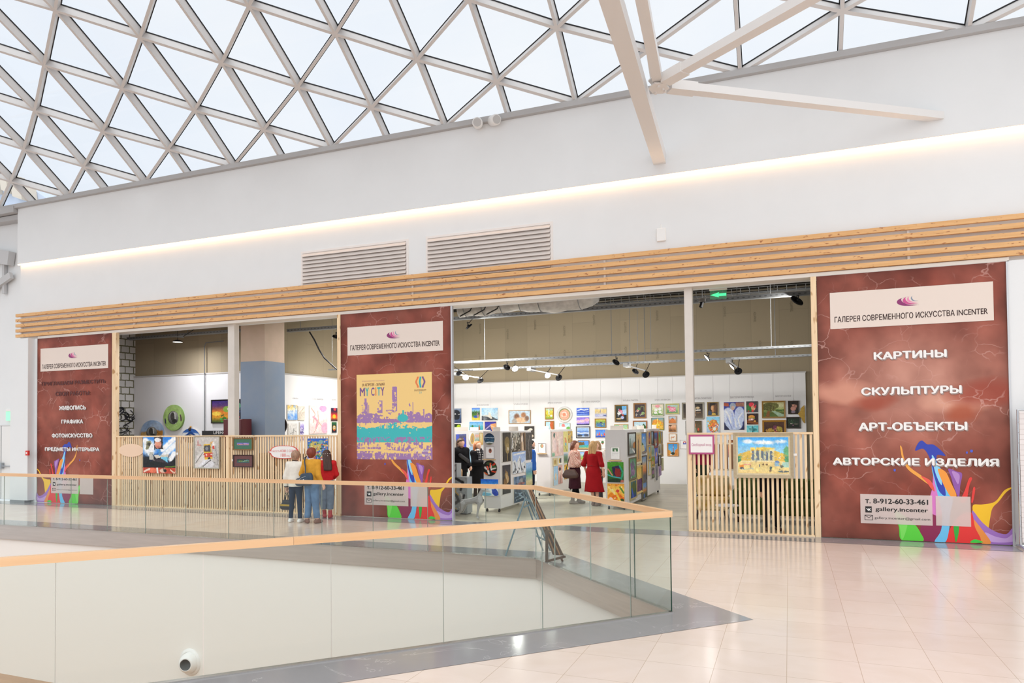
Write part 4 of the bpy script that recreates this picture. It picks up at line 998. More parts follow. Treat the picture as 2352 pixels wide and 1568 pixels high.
for u, m, k in ((0.81, ORG, 1), (0.85, TEAL, 0.4), (0.895, PUR, -1)):
    P = [fp(u+k*0.012*math.cos(a*2.2)-(0.011 if sd else -0.011), 0.05+0.125*a/3) for sd in (0, 1) for a in (np.linspace(0, 3, 10) if sd == 0 else np.linspace(3, 0, 10))]
    g = G(); g.add(P, [(i, i+1, 18-i, 19-i) for i in range(9)]); o = g.obj('wave_mark', m, pst)
# ================================================================ display stands inside the gallery
STW = mat('white_display_board', 'edecec', 0.5); STG = mat('grey_end_board', 'd5d1d0', 0.55); BLK = mat('black_plastic', '17171a', 0.5)
ZT = on_y(1149, 990, 1.72)[2]
def stand(label, x0, x1, y0, y1, end=STG):
    t = empty('display_stand', ((x0+x1)/2, (y0+y1)/2, 0), 0, label, 'display stand', 'white display stands in the gallery'); w = (x1-x0)/2; d = (y1-y0)/2
    G().box((-w, -d+0.01, 0.09), (w, d, ZT), bev=0.004).obj('body', STW, t)
    box('end_board', (-w, -d, 0.09), (w, -d+0.01, ZT), end, t)
    for sx in (-1, 1):
        for sy in (-1, 1):
            g = G(); g.tube([(sx*(w-0.06)-0.02, sy*(d-0.06), 0.032), (sx*(w-0.06)+0.02, sy*(d-0.06), 0.032)], 0.031, 10); g.box((sx*(w-0.06)-0.012, sy*(d-0.06)-0.02, 0.03), (sx*(w-0.06)+0.012, sy*(d-0.06)+0.02, 0.09))
            g.obj('caster', BLK, t)
    return t
stand('white display stand behind the couple, hung with a round plate', -9.25, -8.8, 3.4, 6.4, STW)
stand('white display stand with the lion and koi pictures, nearest the dog sculpture', -6.985, -6.545, 1.72, 3.93)
stand('white display stand with the large pink flower picture', -7.04, -6.6, 5.75, 8.02)
stand('white display stand with the dark red tulip on its end', -4.265, -3.76, 3.05, 5.45)
stand('white display stand crowded with small framed pictures, behind the tulip stand', -4.25, -3.735, 5.6, 7.8, STW)
CARDM = mat('cream_card', 'efe6da', 0.6)
cards = [((1042, 981, 1075, 989.5), 3.7, 'long cream name card on the stand behind the couple'), ((1080.3, 981, 1098.7, 988.5), 4.9, 'short cream name card on the stand behind the red haired woman'),
         ((1132, 980.6, 1149, 990), 1.8, 'cream name card above the koi roundel'), ((1168.7, 980, 1190, 989.5), 2.6, 'cream name card above the lion picture'),
         ((1249.4, 979.5, 1260.3, 987.5), 5.9, 'small cream card at the front of the pink flower stand'), ((1279, 981, 1300, 987), 6.7, 'low cream name card above the pink flower picture'),
         ((1402, 978, 1432, 987.5), 3.15, 'wide cream name card above the tulip picture'), ((1452, 980, 1462, 987), 4.2, 'tiny cream card in the middle of the tulip stand'), ((1462.5, 978, 1479, 986.5), 4.9, 'cream name card at the back of the tulip stand'), ((1497, 977.5, 1507.5, 986.5), 6.6, 'small cream card on the stand of small pictures')]
for r, y, lb in cards:
    o3, ux, w, h = place(r, 'y', y)
    g = G(); g.box((-w/2, -0.003, 0), (w/2, 0.003, max(0.06, h))); g.box((-w/2, 0.003, 0), (w/2, 0.045, 0.003))
    o = g.obj('name_card', CARDM); o.location = (o3[0]+w/2, y, ZT+0.001); tag(o, lb, 'card', 'name cards on the display stands')

# ================================================================ pictures on the back wall
B = lambda lb, r, sp, fr=None, fw=0.03, **k: painting(lb, r, 'y', YB, sp, fr, fw if fr else 0, group=k.pop('group', 'pictures on the back wall'), **k)
B('unframed painting of a black bison on slate blue, by the banner edge', (1033, 938, 1060.5, 971), 'g 8a9bb4 5b6f93 36456b;b .55 .38 .34 .28 20242e;b .6 .6 .25 .18 1b1e28;l d9dde2 .03 .75 .42 .92 .38;b .5 .38 .06 .05 c9ccd2')
B('small dark green and yellow picture below the bison', (1035, 973.5, 1059, 990), 'g 15180f 2a5a14 101410;b .55 .7 .2 .2 e5dcc9;b .8 .5 .2 .4 b5d61e')
B('upright picture of a blue boat on a yellow beach', (1084.7, 936.5, 1103, 965), 'g 3a6fe0 9ad0f5 3d6b2c 5a8a35 e3d44c e8d860;b .5 .7 .3 .1 2a5bb5;b .75 .6 .14 .2 a9899a;s 14 .08 0 .25 1 .5 3d6b2c 5a8a35 294d20')
B('unframed painting of a white whale tail above dark water', (1107, 936.7, 1144, 965), 'g 8cc4ee a9d6f4 c7e3f4 9fc3e0;p 3c4048 0 .62 .35 .7 .6 .66 1 .95 1 1 0 1;p ded9cb 0 .62 .42 .55 .43 .28 .55 .4 .6 .6 .66 .85 .58 .88 .4 .7;w e8f3fb .5 3')
B('turquoise beach scene with two small figures', (1079.2, 968.5, 1110.2, 993), 'g 5aa5ea 8cc8f0 48b7c8 3aa0b8 6cae55;b .23 .42 .07 .12 3f7d3a;b .72 .6 .05 .3 b86a2a')
B('blue and orange mountain picture in a thin wooden frame', (1114, 967.5, 1140.3, 992), 'g 2a2a9e 4a56c8 6a6fd0;p e2a06a .5 .25 1 .15 1 .75 .5 1;p 3a3f86 0 .5 .4 .25 .7 1 0 1;l b7a5cf .05 0 .8 .5 .35;l f0c79a .04 .55 .4 .95 .6', 'c9a36c', 0.012)
B('wide pale blue picture with soft tan and brown cloud forms in a wooden frame', (1169.2, 941.8, 1219.3, 972.8), 'g c5d9e8 b9d0e2;b .36 .48 .13 .25 8a6048 .6;b .68 .35 .12 .2 a97650 .6;b .55 .75 .3 .22 e8c09a .6;b .84 .62 .1 .2 8a6a58 .6;b .25 .85 .12 .2 a9a39c .6', 'c09b6c', 0.025)
B('dark picture with white birds behind the lion stand', (1205.5, 978.5, 1227.5, 1007), 'g 383432 4a423c 2a2624;b .65 .25 .2 .1 f0e8d8;b .4 .35 .12 .1 e8dcc8;b .8 .8 .15 .12 d8c9b4', '6b6357', 0.015)
B('small yellow birch alley picture in a gold frame', (1252.5, 936.2, 1272, 962.6), 'g b9e0e8 e8dc4c d8c83a 7fae4a;l dff0f2 .09 .45 0 .45 .55;b .75 .72 .14 .1 eef2ee;s 30 .06 0 .1 1 1 e8d84a f0e890 8fae3a 4a6a2a', 'c08a34', 0.025)
B('orange cliff and pale sky picture in a brown gold frame', (1252.5, 966.3, 1273.1, 992), 'g b5dff0 c9e8f2 9ac0c8;p d0652c .6 0 1 0 1 1 .75 1 .55 .4;p d8c88a .3 .9 .7 .7 1 1 .2 1', 'a8742c', 0.03)
roundel('round peony picture in a wide white frame', (1297.3, 951.6), (17.6, 18.2), 'y', YB, 'g 6d8f3c 54762e;b .5 .52 .44 .46 f6b79b;b .5 .5 .3 .3 fbd2bd;b .48 .5 .15 .15 f09a78;l e98e70 .02 .2 .5 .4 .2 .7 .3 .8 .6 .55 .8 .3 .7;l fff0e8 .03 .3 .35 .55 .3 .7 .55', 'f2f0ed', 0, 0.76)
B('small pale flower landscape, mostly hidden behind the pink flower stand', (1285.5, 970.8, 1310.2, 992), 'g b8e0ea d8eef0 d0c8a0;b .35 .3 .16 .22 f28a86;b .85 .7 .25 .3 6cae48;b .6 .9 .2 .3 e8d8b0', 'e8e2d2', 0.012)
B('unframed blue mountain lake painting, top of its column', (1325, 936.4, 1353.8, 954), 'g 5a86ee 3a62dc 2c50cc 5a8ae8;l dfeafc .05 .1 .35 .35 .2 .6 .3 .9 .22;l a8c4f6 .03 .05 .55 .5 .6 .95 .5;l 8fb4f4 .03 .1 .85 .9 .8')
B('unframed picture of pink clouds on violet sky', (1325, 958, 1353.8, 975.7), 'g 8a6ee0 a98af0 c8a8f0 6a5cc8;b .15 .55 .15 .16 f4c8dc;b .45 .5 .2 .18 f8d0de;b .82 .35 .2 .2 f4b8d0;p 2c3566 0 .85 .5 .9 1 .82 1 1 0 1')
B('seascape with dark rocks in a dark grey frame', (1323.6, 979, 1355.8, 1005.5), 'g a8c8f0 9ac0f0 5a86d8 6a9ae0 4a5a78;l e8f2fa .06 .05 .55 .3 .62 .6 .58 .95 .6;b .2 .85 .25 .12 3c4658;b .75 .8 .2 .1 4a5264;b .5 .95 .12 .1 8ab4e8', '4e5058', 0.028, mount='e6e2da', mw=0.02)
B('cliffs above a turquoise bay in a brown frame', (1327.8, 1010.7, 1354, 1031.7), 'g 4a9af0 6ab0f2 3ab0a8 c8b878;p 7a5a24 0 .2 .2 .12 .35 .2 .55 .12 .6 .5 0 .6;p 5aa0f0 .55 .1 1 0 1 .5 .6 .5;b .5 .95 .5 .1 cfbf7c', '94704c', 0.025)
B('small picture of a tree on a bluff beside the red dress', (1330.6, 1036, 1356, 1057), 'g 8ab8f2 b8d8f4 9ac870 d8c840;p 3c4a40 .3 .65 .4 .3 .5 .65', 'b8a27a', 0.018)
B('unframed lilac and sand sailing picture', (1367, 936, 1393.3, 957.4), 'g a8b8f0 f0d890 e8cc84 b8c0e8 c0c0e0;l 4a5aa0 .02 .48 .25 .48 .5;b .85 .82 .15 .05 3a5090;w e8e4f0 .5 4')
B('lily pond picture in a gold frame', (1366.7, 961, 1392.5, 982), 'g e8dc6a 8ab048 4a7ac0 5a8ac8;b .55 .42 .12 .1 4a3a78;s 50 .05 0 .3 1 1 3a62b8 5aa04a 8ac058 2c4a98 c8d860', 'b8862c', 0.03)
B('red and orange sails on blue water', (1368, 986, 1396, 1005), 'g 4a8af0 6aa8f4 2a5ad8;p e8482c .3 .2 .4 .7 .25 .7;p f09a3c .15 .4 .22 .75 .08 .75;p f4b040 .5 .5 .6 .8 .45 .8;p e85030 .72 .3 .82 .75 .66 .75;l 2040a0 .04 .05 .9 .95 .9', 'e4ddd0', 0.012)
SHEET = 'g fbfbfa fbfbfa;'
def info(lb, r, plane, at, sp, fr='e2dedd', **k): return painting(lb, r, plane, at, SHEET+sp+';n .01', fr, 0.012, cat='info sheet', name='info_sheet', dep=0.015, **k)
info('white info sheet with a small portrait, on the back wall', (1373.5, 1010.8, 1395, 1030.3), 'y', YB, 'b .5 .28 .14 .2 a8604a;b .5 .2 .16 .14 4a7a48;l d8d6d4 .015 .2 .65 .8 .65;l d8d6d4 .015 .2 .75 .8 .75')
B('iris garden picture in a gold frame, low beside the tulip stand', (1372, 1033.7, 1396, 1059.6), 'g b8c8f0 c8c060 8aa0d8 c8a848;s 60 .06 0 .1 1 1 6a8ad8 d8c050 3a7a48 a8b8f0 e8d870', 'cf9e3c', 0.02)
B('bouquet by a window in an ornate dark gold frame', (1412.2, 929.3, 1442.3, 969), 'g 2c4a3c 1c2018 221c18;p 6ab8f4 .55 0 1 0 1 .6 .62 .6;p b8d8f8 .6 .3 1 .22 1 .5 .6 .55;b .45 .4 .2 .14 e8a0b8;b .3 .5 .16 .1 f0f0ec;b .65 .6 .08 .06 d83c2c;b .35 .25 .08 .05 c83850;b .6 .78 .16 .1 b8c4f0;b .3 .85 .25 .05 d8c090;s 20 .05 .2 .2 .7 .75 f4f2f0 d84860 3a5a3c 8aa0e0', '8a6a34', 0.045)
B('pale green picture half hidden behind the tulip stand cards', (1411.3, 974, 1443, 992), 'g 9ad8b0 c8e8b0 a8d8e8;s 30 .08 0 0 1 1 b8e8c0 8ac8a0 f0e0d0 e8f0b0', 'd8b478', 0.02)
B('fruit basket still life in a wide bronze frame', (1455.5, 925.5, 1484.3, 960.3), 'g 4a3c40 3a3034 4a4050;l 8a9a5a .03 .5 .5 .65 .15 .9 .2 .9 .5;b .3 .5 .12 .1 f0c8c0;b .6 .6 .15 .14 3a2848;b .4 .35 .12 .1 7aa860;b .8 .7 .15 .12 9aba78;s 20 .06 .1 .4 .9 .9 6a9a58 e8e0d0 4a3058 c05848', '9a6a30', 0.045)
B('green mountain landscape in a brown frame above the card', (1454.4, 965.8, 1486.6, 992), 'g bfe4f6 d8f0fa a8d0a8;p 7aa8b8 .1 .8 .5 .3 .75 .7;p 3a6a34 .6 1 .62 .5 .8 .2 1 .5 1 1;p 4a8a40 0 .75 .5 .85 1 .9 1 1 0 1', 'a8642c', 0.04)
B('white lilies with a pink lily in a thin green frame', (1496.4, 927, 1524.7, 955.5), 'g f0d8c8 e0e8c8 a8c880 6a9a50;b .5 .15 .22 .14 f0a0a8;b .35 .5 .16 .12 fbfaf6;b .7 .4 .16 .12 fbfaf6;b .3 .75 .16 .12 f8f8f4;b .75 .7 .15 .12 f8f8f4;s 24 .05 0 .3 1 1 fbfaf6 7aaa58 e8e090 fbfaf6', '8c9c5c', 0.016, mount='e9e4d0', mw=0.02)
B('pink lily picture in a wide pale green frame', (1529, 926.6, 1560, 951), 'g b8d8e0 a8c890 5a9a6a;b .5 .55 .32 .3 f08aa8;b .5 .52 .12 .12 f8d0d8;l f8b8c8 .05 .2 .3 .8 .8;l f8b8c8 .05 .8 .35 .25 .8;b .2 .25 .15 .15 e87a98', 'c4c47e', 0.05)
B('yellow lily picture in a thin dark green frame', (1496.6, 959, 1525.3, 987.3), 'g 7ab0c8 f0a850 e8c050;b .5 .55 .4 .35 f4c020;b .4 .3 .3 .2 f0a030;l fbe060 .06 .2 .8 .5 .5 .8 .8;l fbe060 .06 .5 .5 .5 .1;s 20 .06 0 0 1 1 e88a30 f8d840 6a98c0 e86a40', '6f7f3c', 0.018)
B('small orange castle sketch, top of three small wooden frames', (1536, 954.8, 1553.7, 972), 'g b8d8f0 c8d8e8 f0a058 d87838;p e88a48 .15 .6 .3 .35 .7 .35 .85 .6 .85 .85 .15 .85;p 5a6a88 .35 .35 .5 .15 .65 .35', 'd9a774', 0.02)
B('small sunset shore sketch, middle of three small wooden frames', (1536, 974.4, 1553.7, 991.8), 'g e8c8a8 f0b088 b07848 6a4a38;l 4a3428 .03 .2 0 .25 1;b .2 .1 .2 .12 5a4434;s 14 .06 0 .6 1 1 8a5a40 c88858 4a3a30', 'd9a774', 0.02)
B('small cat sketch on white, lowest of three small wooden frames', (1536.5, 995.3, 1554, 1013), 'g fbf8f4 f8f2ea;l d88a58 .07 .3 .45 .6 .5 .7 .42;l d89a68 .05 .3 .45 .3 .75;b .72 .4 .08 .08 e0a078', 'dcab72', 0.02)
B('street picture with a tall red white tower in an orange frame', (1533, 1016.5, 1558.6, 1047.2), 'g 3a9ae8 5ab0f0 78c4f4 d8c8a0;p e0a048 0 .5 .3 .65 .3 1 0 1;p d88a3c .7 .6 1 .4 1 1 .65 1;l c84a40 .035 .55 .1 .55 .7;l f0ece4 .03 .55 .25 .55 .35;b .5 .85 .2 .12 2c3a28;b .3 .95 .1 .05 f0f0f0', 'd99a50', 0.035)
info('white info sheet with a red and blue emblem, beside the slat fence', (1561.7, 1010, 1580, 1030.5), 'y', YB, 'b .6 .3 .2 .18 c83a48;p 3a5ac0 .4 .35 .8 .35 .8 .48 .4 .48;b .6 .28 .08 .1 ffffff')
B('seated woman in white in a grey ornate frame, behind the steel post', (1566.5, 923.8, 1617.4, 962.6), 'g 2c2620 3a3028 6a5a48;p e8e4dc .45 .42 .9 .42 .9 .5 .45 .5;b .55 .4 .1 .18 b8b49c;b .55 .17 .06 .07 f0ece4;l e8c8a8 .035 .55 .5 .5 .85;l e0c0a0 .03 .6 .5 .6 .85;p 8a6a48 .5 .62 .9 .6 .9 .66 .5 .7;b .75 .3 .1 .08 d0b890', '9a9484', 0.05)
B('dim portrait of a long haired person in a gold brown frame', (1624.4, 922.9, 1650.7, 955), 'g 5a4438 4a3428 3a3c48;b .5 .42 .26 .34 b88050;b .3 .4 .12 .36 2c2420;b .75 .4 .14 .38 6a4a34;b .5 .1 .3 .12 2c2420;b .42 .42 .12 .2 d8a878;b .5 .92 .3 .12 c8a848;b .2 .85 .2 .2 384a68', 'a48c54', 0.03)
B('dancer in orange on a brown ground, low behind the steel post', (1575, 966, 1612, 999), 'g 5a4a30 6a5a3c 4a4028;b .5 .3 .12 .3 f09050;b .35 .35 .2 .12 f0a060;b .55 .12 .06 .08 3a2c20;p 8a9a78 .45 .5 .65 .5 .75 1 .4 1;b .8 .6 .06 .1 d85838', '6a5a3c', 0.012)
B('unframed bright orange bouquet on a sky blue ground', (1622.9, 957, 1653, 999), 'g 8ad4fa a8e0fa b8d8f4 a8b8e8;b .52 .5 .36 .34 f08a38;s 70 .06 .12 .2 .9 .85 f0682c f8b840 e83c30 fbf0d8 5a9a48 f0c850 3a5ac0 fbf4e8;b .6 .65 .12 .1 fbf6e8')
B('large unframed picture of a white winged figure on deep blue', (1663, 923, 1709.2, 986.8), 'g 3a4aa0 2a3a98 26307c 1c2250;p b85a3c 0 .02 .25 .05 .25 .16 0 .14;p a8705c .6 .02 1 .02 1 .18 .6 .16;b .22 .5 .3 .3 d8e0f6;b .78 .48 .26 .3 c8d4f4;b .5 .78 .42 .26 c8d6f6;b .45 .15 .15 .12 a8b4c8;b .45 .22 .09 .08 d8b8a8;p 22284e 0 .75 .3 1 0 1;l fbfcff .03 .1 .3 .25 .5 .35 .75;l f4f6fd .03 .9 .4 .7 .6 .8 .9;l aab8e8 .03 .4 .4 .5 .9;l fbfcff .025 .55 .6 .6 .9;l 8a9ad8 .02 .15 .55 .4 .95')
B('unframed red berries on a grey ground', (1714, 921.4, 1741, 946.7), 'g 4a4448 3c383c 4a4850;b .35 .55 .35 .3 2f7a38;b .45 .3 .22 .2 e8384c;b .6 .6 .18 .22 f0b088;b .75 .5 .1 .1 d83040;b .55 .85 .1 .1 e04a38;s 14 .06 .1 .2 .9 .9 e84058 f8d0c0 3a8a40 c82838')
B('unframed burger picture on a dark ground', (1715.5, 949, 1741.6, 974.4), 'g 2c1618 30181a 3a201c;b .42 .32 .28 .16 e89a3c;b .42 .45 .3 .07 7ab048;b .4 .54 .26 .1 d86a78;b .45 .55 .1 .08 f8e8d8;p 8a4a20 0 .6 1 .8 1 1 0 .85;b .7 .7 .1 .08 d8a048;b .25 .6 .1 .05 f0d8c0')
B('unframed turquoise picture of a leafy plant', (1715.4, 976.6, 1742, 1002), 'g 5ac8d8 78d8e0 48b0c8;l 1c6a78 .06 .5 .1 .52 .7;b .4 .35 .2 .12 2a7a80;b .68 .4 .2 .12 2a8088;b .5 .75 .15 .1 6ae0d8;w b8f0f0 .5 4')
B('wide forest river landscape in a heavy gold frame', (1750, 920.4, 1804.2, 960), 'g c8c48a d8d8a8 a8b868 5a6a2c 5a7a3c;b .3 .3 .35 .28 5a5a24;b .55 .25 .2 .2 6a6a30;l 4a3418 .02 .38 .2 .36 .65;l 4a3418 .015 .5 .2 .5 .6;p 8a5a28 .1 1 .2 .6 .32 .6 .3 1;p a8c4a8 .4 .6 .6 .62 1 .85 1 1 .75 1;p 4a6a2c .55 .5 1 .5 1 .62 .6 .62;s 40 .03 0 .1 .6 .55 4a4a1c 7a7a38 8a8a48', '9a7428', 0.05)
B('fruit still life with a cut fig in a heavy gold frame', (1751, 964.6, 1805.6, 1003), 'g 5a3a28 4a2c20 3a2018;b .55 .6 .1 .16 e07878;b .55 .6 .05 .08 f0a8a0;b .35 .6 .14 .16 b89a3c;b .75 .55 .16 .2 a8983c;b .2 .65 .12 .14 c89a48;b .55 .38 .1 .12 7a3a58;s 24 .06 .1 .4 .9 .9 a8882c c8a848 8a5a30 5a2c40', 'b07c1e', 0.06)
B('two women portrait in a dark frame', (1810, 920, 1836, 950.6), 'g 2c2018 30241a 20180f;b .45 .6 .28 .2 c89080;b .45 .25 .14 .14 d8a088;b .45 .15 .16 .1 1c1410;b .7 .4 .14 .14 b88070;b .45 .88 .22 .12 8a7a88', '3a2c1c', 0.03)
B('dark garden picture in a nearly black frame', (1806.5, 957.4, 1839, 983.3), 'g 202c20 2a382a 1c2418;b .3 .5 .2 .16 3a5a3c;b .3 .6 .1 .06 c8b8b0;b .7 .65 .2 .05 7a7468;b .45 .78 .06 .05 c078a8;s 20 .06 0 .1 1 .6 2c4a30 1c2a1c 4a6a48', '2a2018', 0.04)
# golden profile relief at the right end of the back wall
g = G(); c = on_y(1846, 951, YB-0.03); K = [(0.1, 1.0), (-0.25, 0.78), (-0.5, 0.62), (-0.48, 0.45), (-0.72, 0.22), (-0.98, 0.02), (-0.76, -0.06), (-0.7, -0.2), (-0.6, -0.32), (-0.38, -0.4), (-0.30, -0.62), (-0.05, -0.9), (0.18, -1.0), (0.18, -0.3), (0.18, 0.4)]
g.prism([(a*0.19, b*0.30) for a, b in K], -0.06, 0.0, axis=1)
o = g.obj('profile_relief', mat('brushed_gold', 'b5923e', 0.4, 0.5, noise=0.25, nscale=14)); o.location = c; tag(o, 'golden half face relief in profile at the right end of the back wall', 'relief')
# lettering above the groups
NAMEM = mat('grey_wall_lettering', '9b9698', 0.7)
for s, r, lb in (('АННА МАЛАХОВА', (1095, 928, 1123, 931.5), 'grey name lettering above the boat and whale pictures'), ('ТАТЬЯНА ЖЛУДОВА', (1179, 926.3, 1212, 929.8), 'grey name lettering above the tan cloud picture'), ('ИРИНА СТАРКОВА', (1258.5, 923, 1290, 926.5), 'grey name lettering above the peony roundel'), ('СВЕТЛАНА КИБАНОВА', (1335, 920, 1378, 924), 'grey name lettering above the blue mountain lake'), ('ТАТЬЯНА ГАМЗЕРА', (1430.5, 917.5, 1466, 921), 'grey name lettering above the bouquet and fruit basket'), ('ОЛЬГА КУЛИКОВА', (1504, 916, 1540, 919.5), 'grey name lettering above the lily pictures'), ('ИГОРЬ ТЮНЯТКИН', (1596, 912.5, 1633.5, 916.5), 'grey name lettering right of the steel post'), ('ВИКТОРИЯ ВОСТРИКОВА', (1677.5, 909.5, 1732, 914), 'grey name lettering above the white winged figure'), ('ВИКТОР ОКУЛОВ', (1781, 907.5, 1817, 911), 'grey name lettering above the forest river landscape')):
    o3, ux, w, h = place(r, 'y', YB-0.004); tag(text('wall_lettering', s, NAMEM, None, o3, X1, Z1, w, h, 0.0, 0.001), lb, 'lettering', 'artist names on the white walls')
WIRE = mat('thin_steel_wire', 'e4e3e4', 0.4, 0.3)

for px, yb in ((1047, 938), (1095, 936), (1126, 936), (1180, 941), (1196, 941), (1217, 978), (1263, 935), (1298, 933), (1339, 935), (1380, 935), (1428, 928), (1470, 925), (1511, 926), (1545, 926), (1638, 922), (1676, 923), (1728, 921), (1776, 920), (1822, 920)):
    x, _, zb = on_y(px, yb, YB-0.006); o = G().tube([(0, 0, 0), (0, 0, 3.75-zb)], 0.0035, 4).obj('picture_wire', WIRE); o.location = (x, YB-0.006, zb); tag(o, 'thin vertical picture wire on the white back wall', 'wire', 'picture wires on the back wall')
# ================================================================ pictures on the stands
S = lambda lb, r, xp, sp, fr=None, fw=0.02, **k: painting(lb, r, 'x', xp, sp, fr, fw if fr else 0, group=k.pop('group', 'pictures on the display stands'), dep=k.pop('dep', 0.025), **k)
XA, XB_, XC, XD, XE = -8.8, -6.545, -6.6, -3.76, -3.735
S('blue and brown portrait behind the man in black', (1045.3, 997, 1069, 1035), XA, 'g 5a6ab0 5a4a48 4a2c28 4a1c1c;b .75 .55 .2 .3 e88a80;b .8 .5 .15 .3 3a4ac8;b .9 .8 .15 .2 3a48d8;b .15 .2 .15 .3 4a62d8')
o_ = roundel('oval looking gold plate with white rim between the couple', (1082.2, 1007.8), (6.0, 14.8), 'x', XA, 'g e0c068 d8b050;b .5 .5 .2 .35 b8a080;l c88858 .05 .3 .3 .6 .5 .5 .8', 'f0ece4', 0, 0.85)
S('small pastel coast picture above the red haired woman', (1089, 994.4, 1098.7, 1013.7), XA, 'g c8dce0 f4b8a0 b8d0c8 7aa89a')
S('pale yellow picture at the edge of the koi stand', (1099.3, 993.6, 1107, 1021.7), XA, 'g f0e4b8 e8d8a0 d8a868', 'c8a868', 0.02)
S('pale blue picture between the couple', (1075.4, 1026, 1086, 1072), XA, 'g a8d0ec b8dcf2 8ac0e0')
S('small green landscape by the shoulder of the man in black', (1065, 1038, 1070.8, 1049), XA, 'g b8e0e0 8ac8a8 e8d840')
S('small turquoise landscape below it, beside the paper bag', (1062, 1065, 1071.2, 1087), XA, 'g a8dce0 78c8c0 8ab88a', 'a8d8d0', 0.02)
E_ = lambda y: y
roundel('round dark sea picture, top of the koi stand end', (1125.2, 1007.7), (11.8, 13.2), 'y', 1.72, 'g 1c2c40 2c4a68 1c3a58 3a6078 8a7a48;l c8dce8 .03 .05 .38 .95 .4;l 6a98b8 .02 .1 .55 .9 .6;l e8f0f0 .05 .1 .85 .5 .78 .9 .84')
info('white framed sheet with a portrait on the koi stand', (1116.7, 1025, 1136, 1052.7), 'y', 1.72, 'b .5 .35 .2 .2 a86a58;b .5 .3 .1 .1 5a3a34;l e0dede .02 .2 .7 .8 .7', 'cfcaca')
roundel('round koi fish picture on black', (1126.5, 1074.7), (16.4, 17.8), 'y', 1.72, 'g 161812 121410;b .75 .4 .2 .1 3a5a2c;b .45 .2 .2 .1 3a4a2c;l f4f0ec .06 .15 .45 .25 .55;l f0ece8 .07 .33 .45 .42 .85;l e85030 .05 .3 .4 .38 .6;l f4f0ec .06 .55 .3 .6 .6;l e8502c .05 .55 .2 .5 .45;l e86a30 .05 .1 .8 .3 .9;l e04a2c .05 .65 .7 .9 .75;l f0e8e4 .05 .7 .55 .9 .5;l d83c28 .05 .7 .3 .85 .2', edge='151515') if False else roundel('round koi fish picture on black', (1126.5, 1074.7), (16.4, 17.8), 'y', 1.72, 'g 161812 121410;b .75 .4 .2 .1 3a5a2c;b .45 .2 .2 .1 3a4a2c;l f4f0ec .06 .15 .45 .25 .55;l f0ece8 .07 .33 .45 .42 .85;l e85030 .05 .3 .4 .38 .6;l f4f0ec .06 .55 .3 .6 .6;l e8502c .05 .55 .2 .5 .45;l e86a30 .05 .1 .8 .3 .9;l e04a2c .05 .65 .7 .9 .75;l f0e8e4 .05 .7 .55 .9 .5;l d83c28 .05 .7 .3 .85 .2')
painting('blue mountain painting low on the koi stand end', (1105.4, 1100, 1145.8, 1138), 'y', 1.72, 'g 1a62d8 3a90ec 8ac8f4 c0e0f2 a8d4ee;p e8f4fa .3 .75 .55 .5 .8 .3 .95 .25 1 .4 1 1 .2 1;p 2848b8 .62 .6 .85 .55 1 .8 1 .95 .8 1 .65 .85;p 2c3c58 .86 .3 .95 .26 .92 .36;b .3 .9 .3 .1 7ac0dc', group='pictures on the display stands')
S('tall dark lion picture on the koi stand', (1151.5, 993, 1170.2, 1061), XB_, 'g 3a3634 4a4438 3c3830 2c2a26;b .55 .35 .3 .2 8a7848;b .6 .55 .25 .18 a8925c;b .65 .57 .1 .06 e8e0d0;l 9a8450 .05 .55 .55 .6 .95')
S('grey brown picture of two wolves on the koi stand', (1170.7, 993.5, 1192.3, 1038), XB_, 'g b8bcb8 8a8678 5a5244 4a4438;l d8dce0 .04 .2 .2 .1 .8;l d8d0c0 .05 .6 .2 .4 .9;s 50 .07 0 0 1 1 6a6252 d0ccc0 3a342c a09078 e8e4dc')
S('brown picture of a pale face and dark hair on the koi stand', (1192.5, 993, 1204.7, 1035), XB_, 'h 4a3420 c8b098 8a6a48 5a4430;b .35 .35 .2 .2 f0e0d0;b .5 .75 .2 .25 e0c8a8;l 2c1c14 .08 .6 .1 .7 .9')
S('tall narrow charcoal picture on the koi stand', (1205.3, 993, 1219.5, 1056.5), XB_, 'g 55504e 4c4846 403c3a;l 8a8480 .04 .6 .1 .4 .5 .6 .95;n .2')
S('snowy mountain picture on the koi stand', (1173.9, 1038.5, 1204.3, 1089), XB_, 'g 9abcf4 b8d0f8 88aef0 7a8aa8;p e4ecf4 0 .45 .2 .35 .3 .5 .55 .2 .7 .55 1 .4 1 1 0 1;l 5a6478 .03 .15 .5 .3 .9;l 6a7284 .03 .55 .35 .7 .9;l f8fafc .04 .5 .35 .45 .8;s 26 .06 0 .75 1 1 3a4250 e8ecf0 6a6c70;l f4f8fd .03 .1 .12 .9 .08', None)
S('pale beach picture low on the koi stand', (1205, 1063, 1219.6, 1116), XB_, 'g a8ccf4 9ac4ec 5a9ab8 8ac0a0 e0d8a8 d8c888')
S('dark lynx picture on the koi stand', (1150.4, 1069, 1169.3, 1136), XB_, 'g 38363c 46464c 3a3430 2c2824;b .5 .35 .2 .12 a88850;b .6 .5 .2 .14 c0a070;b .35 .65 .2 .2 8a6a40;l d8c8a0 .03 .45 .3 .6 .6;p 8a6a40 .35 .3 .42 .12 .5 .28')
S('slate blue water picture low on the koi stand', (1176.8, 1096, 1204.5, 1156), XB_, 'g 6a8ab0 7a94b4 5a7088 2c4458 3a5870;b .65 .18 .2 .1 a8acb0;b .6 .3 .3 .05 b87870;l a8c4d8 .03 .1 .6 .5 .7 .9 .6;l 9ab8cc .03 .1 .8 .5 .75 .9 .9;l c8dce8 .02 .2 .9 .7 .85;w 1c3040 .6 5')
